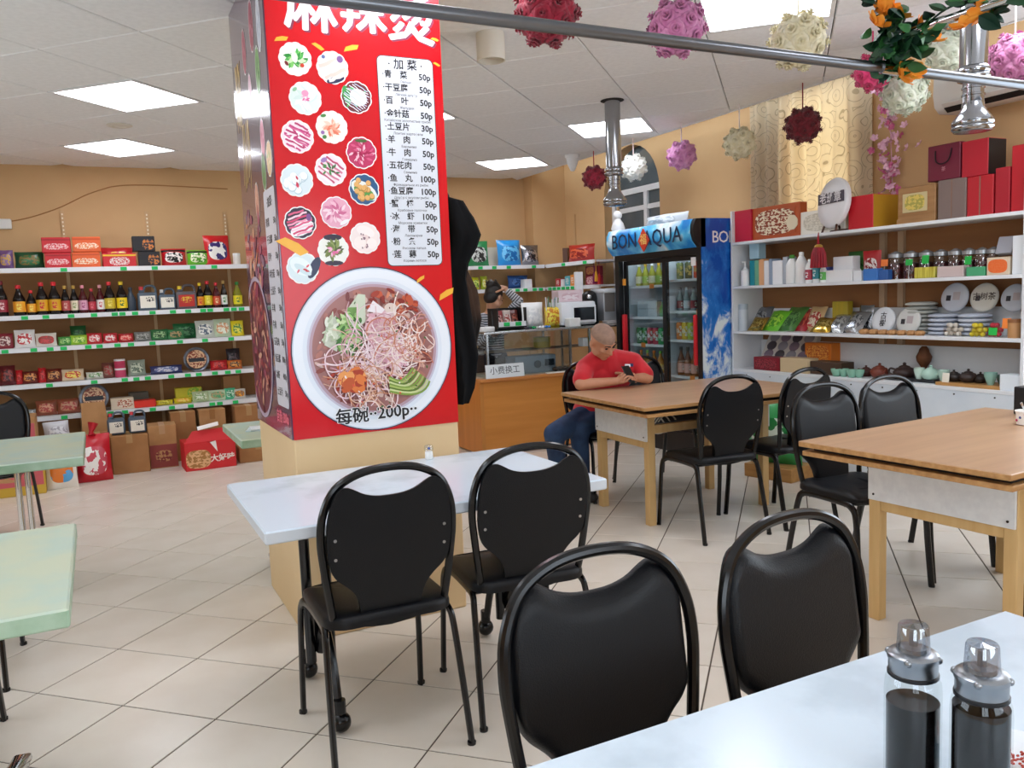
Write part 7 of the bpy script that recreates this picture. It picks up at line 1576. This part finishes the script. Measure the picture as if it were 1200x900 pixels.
def head_shape(b, M):
    """head facing -Y around the middle of the skull, 0.23 m tall"""
    def e(c, r, R_=None): blob(b, M @ Vector(c), r, M.to_3x3().to_4x4() @ (R_ or Matrix.Identity(4)))
    e((0, .012, .032), (.076, .094, .084)); e((0, -.018, -.03), (.062, .074, .08)); e((0, -.062, -.088), (.03, .026, .024)); e((0, -.03, -.07), (.052, .05, .04))
    for s in (-1, 1):
        e((s * .03, -.078, .026), (.026, .014, .009)); e((s * .04, -.066, -.022), (.022, .022, .02)); e((s * .077, .014, -.006), (.009, .022, .033)); e((s * .05, -.02, -.06), (.02, .04, .03))
    capsule(b, M @ Vector((0, -.088, .012)), M @ Vector((0, -.108, -.024)), .009, .014); e((0, -.098, -.03), (.019, .012, .01)); e((0, -.086, -.056), (.022, .012, .007)); e((0, -.084, -.067), (.018, .012, .008))
def face_parts(M, parent, brow):
    for s in (-1, 1):
        k = MB(); blob(k, M @ Vector((s * .031, -.083, .008)), (.013, .007, .005), M.to_3x3().to_4x4(), 10, 6); obj('eye', k, plain('1c1512', .3), parent, smooth=80)
        k = MB(); capsule(k, M @ Vector((s * .014, -.094, .03)), M @ Vector((s * .05, -.08, .033)), .004, .003, 8); obj('eyebrow', k, plain(brow, .8), parent, smooth=80)
    k = MB(); blob(k, M @ Vector((0, -.0955, -.0605)), (.021, .004, .003), M.to_3x3().to_4x4(), 12, 6); obj('mouth', k, M_lip, parent, smooth=80)
def hand(b, M, side, curl, spread=.1):
    """palm in XY from the wrist along +X, palm down (-Z); thumb on the side's Y; every finger bent twice"""
    k = len(b.v)
    blob(b, (.045, 0, 0), (.052, .04, .015)); capsule(b, (-.01, 0, 0), (.04, 0, 0), .024, .03)
    for i, (y, l, r) in enumerate(((.03, .07, .0088), (.01, .078, .0092), (-.01, .073, .0088), (-.029, .058, .0078))):
        p = Vector((.085, y * side, 0)); a = 0.15
        for f in (.45, .32, .23):
            d = Vector((math.cos(a), (y * spread * 6) * side * math.cos(a) * .2, -math.sin(a))); q = p + d * l * f; capsule(b, p, q, r, r * .9, 10); p = q; r *= .92; a += curl
    p = Vector((.015, .03 * side, -.004)); d = Vector((.55, .7 * side, -.25)).normalized()
    for f, bend in ((.04, 0), (.032, .5), (.026, .5)):
        q = p + d * f; capsule(b, p, q, .0105, .0098, 10); p = q; d = (d + Vector((.5, -.45 * side, -.25)) * bend).normalized()
    b.xf(M, k)
def frame(origin, xdir, zdir):
    x = Vector(xdir).normalized(); z = Vector(zdir); z = (z - x * z.dot(x)).normalized(); y = z.cross(x)
    return Matrix(((x.x, y.x, z.x, origin[0]), (x.y, y.y, z.y, origin[1]), (x.z, y.z, z.z, origin[2]), (0, 0, 0, 1)))

# --- seated man
man = thing('person', 'bald person in a red t-shirt and jeans sitting and looking at a phone', 'person', (3.1, 4.9, 0))
I = Matrix.Translation((-3.1, -4.9, 0))
W_ = lambda *p: Vector(p) - Vector((3.1, 4.9, 0))
HM = Matrix.Translation(W_(3.035, 4.70, 1.085)) @ Matrix.Rotation(math.radians(14), 4, 'Z') @ Matrix.Rotation(math.radians(38), 4, 'X') @ Matrix.Rotation(math.radians(-9), 4, 'Y')
pel, che, nek = W_(3.13, 4.95, .57), W_(3.17, 4.87, .84), W_(3.12, 4.81, .985)
RS, LS = W_(2.975, 4.83, .9), W_(3.375, 4.83, .915)
RE, LE = W_(2.865, 4.72, .805), W_(3.39, 4.69, .808)
RW, LW = W_(3.1, 4.635, .815), W_(3.25, 4.645, .825)
RH, LH = W_(3.02, 4.92, .545), W_(3.24, 4.92, .545)
RK, LK = W_(2.62, 4.67, .505), W_(2.855, 4.74, .5)
RA, LA = W_(2.76, 4.86, .1), W_(2.925, 4.83, .1)
b = MB(); head_shape(b, HM)
capsule(b, HM @ Vector((0, .03, -.05)), nek, .055, .06); capsule(b, nek, che, .075, .12); capsule(b, che + Vector((-.06, 0, 0)), che + Vector((.06, 0, 0)), .12, .12); capsule(b, che, pel, .125, .13)
capsule(b, RS, nek + Vector((-.06, 0, -.03)), .055, .06); capsule(b, LS, nek + Vector((.06, 0, -.03)), .055, .06)
capsule(b, RS, RE, .05, .041); capsule(b, RE, RW, .041, .027); capsule(b, LS, LE, .05, .041); capsule(b, LE, LW, .041, .027)
capsule(b, RH, RK, .082, .058); capsule(b, RK, RA, .055, .038); capsule(b, LH, LK, .082, .058); capsule(b, LK, LA, .055, .038)
for A in (RA, LA): capsule(b, A, A + Vector((-.02, -.14, -.06)), .036, .03)
fx = MB()
hand(fx, frame(RW, (W_(3.2, 4.6, .84) - RW), (.0, -.5, .9)), 1, .75)
hand(fx, frame(LW, (W_(3.165, 4.6, .85) - LW), (0, -.5, .9)), -1, .75)
fused('body', b, .0075, M_skin, man, .5, 4, fx)
face_parts(HM, man, '2a201c')
hc = MB(); hc.surf(lambda u, v: HM @ Vector((.0772 * math.cos(2 * PI * u) * math.sin(PI * .5 * v + .001), .012 + .0955 * math.sin(2 * PI * u) * math.sin(PI * .5 * v + .001), .034 + .085 * math.cos(PI * .5 * v))), 28, 9, closed_u=True)
obj('cropped_hair', hc, mat('stubble', '8f7466', .75, var='9c7f6e', scale=40), man, smooth=80, label='very short grey stubble')
M_tee = mat('red_tshirt', 'c81828', .75, var='b81220', scale=7, bump=.35, bscale=14, sheen=.2)
b = MB()
capsule(b, nek + Vector((0, .01, -.03)), che, .092, .135); capsule(b, che + Vector((-.07, 0, 0)), che + Vector((.07, 0, 0)), .135, .135); capsule(b, che, pel + Vector((0, 0, .0)), .138, .15)
capsule(b, pel + Vector((-.05, -.02, 0)), pel + Vector((.05, -.02, 0)), .14, .14)
capsule(b, RS, nek + Vector((-.06, 0, -.035)), .068, .076); capsule(b, LS, nek + Vector((.06, 0, -.035)), .068, .076); capsule(b, nek + Vector((0, -.005, -.03)), che + Vector((0, -.01, 0)), .09, .14)
capsule(b, RS, RS.lerp(RE, .7), .064, .066); capsule(b, LS, LS.lerp(LE, .78), .064, .066)
tee = fused('t_shirt', b, .009, M_tee, man, .5, 5)
obj('logo_patch', MB().box(-.022, .022, -.004, .004, -.01, .01, b=.002), plain('e6e6ea', .5), tee, loc=tuple(W_(3.245, 4.715, .905)), rot=(-.35, .1, 0))
obj('logo_patch', MB().box(-.014, .014, -.004, .004, -.011, .011, b=.002), plain('30305a', .5), tee, loc=tuple(W_(3.282, 4.722, .905)), rot=(-.35, .1, 0))
M_jean = mat('blue_jeans', '2a4468', .8, var='1c3050', scale=10, bump=.4, bscale=18)
b = MB()
capsule(b, pel + Vector((-.05, 0, -.01)), pel + Vector((.05, 0, -.01)), .135, .135); capsule(b, RH, RK, .095, .07); capsule(b, RK, RA + Vector((0, 0, .02)), .068, .052); capsule(b, LH, LK, .095, .07); capsule(b, LK, LA + Vector((0, 0, .02)), .068, .052)
fused('jeans', b, .009, M_jean, man, .5, 5)
for A in (RA, LA):
    b = MB(); capsule(b, A + Vector((0, .03, -.045)), A + Vector((-.03, -.17, -.06)), .048, .04); capsule(b, A, A + Vector((0, 0, -.05)), .05, .05)
    for i in range(len(b.v)): b.v[i] = (b.v[i][0], b.v[i][1], max(b.v[i][2], .004))
    fused('shoe', b, .008, plain('17171a', .5), man, .5, 3)
ph = thing('mobile_phone', 'black mobile phone in the hands of the person in red', 'phone', (3.18, 4.6, .85)); ph.rotation_euler = (math.radians(-35), 0, math.radians(10))
obj('case', MB().box(-.036, .036, -.004, .004, -.055, .075, b=.003), plain('141416', .3), ph); obj('screen', MB().box(-.032, .032, .004, .0045, -.05, .07), plain('2a3440', .1), ph, smooth=0)

# --- woman behind the counter, seen from behind
wo = thing('person', 'person in a striped grey top behind the counter, hand raised to dark hair', 'person', (3.52, 7.4, 0))
w_ = lambda *p: Vector(p) - Vector((3.52, 7.4, 0))
HM = Matrix.Translation(w_(3.52, 7.37, 1.405)) @ Matrix.Rotation(math.radians(118), 4, 'Z') @ Matrix.Rotation(math.radians(30), 4, 'X')
pel, che, nek = w_(3.5, 7.46, .86), w_(3.515, 7.43, 1.12), w_(3.5, 7.41, 1.27)
RS, LS = w_(3.64, 7.36, 1.2), w_(3.385, 7.44, 1.2)
RE, RW = w_(3.735, 7.27, 1.36), w_(3.615, 7.33, 1.49)
LE, LW = w_(3.35, 7.36, .97), w_(3.42, 7.24, 1.06)
b = MB(); head_shape(b, HM)
capsule(b, HM @ Vector((0, .03, -.06)), nek, .047, .05); capsule(b, nek, che, .06, .1); capsule(b, che + Vector((-.05, .02, 0)), che + Vector((.05, -.02, 0)), .095, .095); capsule(b, che, pel, .105, .12)
for S in (RS, LS): capsule(b, S, nek + Vector((0, 0, -.03)), .045, .05)
capsule(b, RS, RE, .042, .035); capsule(b, RE, RW, .034, .023); capsule(b, LS, LE, .042, .035); capsule(b, LE, LW, .034, .023)
for s in (-1, 1):
    h0 = pel + Vector((s * .08, 0, -.04)); k0 = h0 + Vector((s * .01, -.01, -.38)); a0 = k0 + Vector((0, .02, -.36))
    capsule(b, h0, k0, .08, .055); capsule(b, k0, a0, .052, .035); capsule(b, a0, a0 + Vector((0, .13, -.05)), .035, .028)
fx = MB(); hand(fx, frame(RW, w_(3.55, 7.36, 1.5) - RW, (.2, -.2, .95)), 1, .5); hand(fx, frame(LW, (.5, -.6, .1), (0, 0, 1)), -1, .4)
fused('body', b, .0085, mat('skin_light', 'd09f82', .55, var='c69376', scale=9), wo, .5, 4, fx)
face_parts(HM, wo, '1a1412')
b = MB()
for c, r in (((0, .03, .04), (.086, .098, .09)), ((0, .06, -.02), (.075, .06, .075)), ((0, .11, .085), (.045, .045, .05))): blob(b, HM @ Vector(c), r, HM.to_3x3().to_4x4())
for i in range(14):
    a = -1.4 + i * .2; capsule(b, HM @ Vector((.08 * math.sin(a), .05, .08)), HM @ Vector((.06 * math.sin(a), .13, .1 + .03 * math.cos(5 * a))), .015, .007, 8)
fused('hair', b, .007, mat('black_hair', '15110f', .5, var='221a16', scale=30, stretch=(1, 1, 6)), wo, .4, 2, )
def stripes(name, c1, c2, period):
    m = bpy.data.materials.new(name); nt, bs = nodes(m); N = nt.nodes.new; L = nt.links.new
    tcn = N('ShaderNodeTexCoord'); sx = N('ShaderNodeSeparateXYZ'); L(tcn.outputs['Object'], sx.inputs[0])
    q = N('ShaderNodeMath'); q.operation = 'MODULO'; L(sx.outputs[2], q.inputs[0]); q.inputs[1].default_value = period
    ab = N('ShaderNodeMath'); ab.operation = 'ABSOLUTE'; L(q.outputs[0], ab.inputs[0])
    g = N('ShaderNodeMath'); g.operation = 'GREATER_THAN'; g.inputs[1].default_value = period * .55; L(ab.outputs[0], g.inputs[0])
    mx = N('ShaderNodeMix'); mx.data_type = 'RGBA'; L(g.outputs[0], mx.inputs[0]); mx.inputs[6].default_value = lin(c1); mx.inputs[7].default_value = lin(c2)
    L(mx.outputs[2], bs.inputs['Base Color']); bs.inputs['Roughness'].default_value = .8; return m
M_str = stripes('grey_stripes', 'b9bcc2', '3a3c44', .024)
b = MB(); capsule(b, nek + Vector((0, .01, -.05)), che, .07, .11); capsule(b, che + Vector((-.05, .02, 0)), che + Vector((.05, -.02, 0)), .107, .107); capsule(b, che, pel, .117, .135)
for S in (RS, LS): capsule(b, S, nek + Vector((0, 0, -.05)), .056, .056)
fused('striped_top', b, .009, M_str, wo, .5, 4)
for p, q, r0, r1 in ((RS, RE, .056, .047), (RE, RE.lerp(RW, .7), .047, .036), (LS, LE, .056, .046), (LE, LE.lerp(LW, .8), .046, .034)):
    k = MB(); L_ = (q - p).length; capsule(k, (0, 0, 0), (0, 0, L_), r0, r1)
    o = obj('sleeve', k, M_str, wo, smooth=80, loc=tuple(p)); o.rotation_mode = 'QUATERNION'; o.rotation_quaternion = Vector((0, 0, 1)).rotation_difference(q - p)
b = MB(); capsule(b, pel + Vector((-.03, 0, -.02)), pel + Vector((.03, 0, -.02)), .128, .128)
for s in (-1, 1):
    h0 = pel + Vector((s * .08, 0, -.04)); k0 = h0 + Vector((s * .01, -.01, -.38)); a0 = k0 + Vector((0, .02, -.33)); capsule(b, h0, k0, .092, .068); capsule(b, k0, a0, .066, .05)
fused('trousers', b, .01, plain('23242c', .8), wo, .5, 4)
for s in (-1, 1):
    a0 = pel + Vector((s * .09, .01, -.78)); b = MB(); capsule(b, a0 + Vector((0, -.02, -.03)), a0 + Vector((0, .15, -.045)), .042, .035)
    for i in range(len(b.v)): b.v[i] = (b.v[i][0], b.v[i][1], max(b.v[i][2], .003))
    fused('shoe', b, .009, plain('1a1a1c', .5), wo, .4, 2)
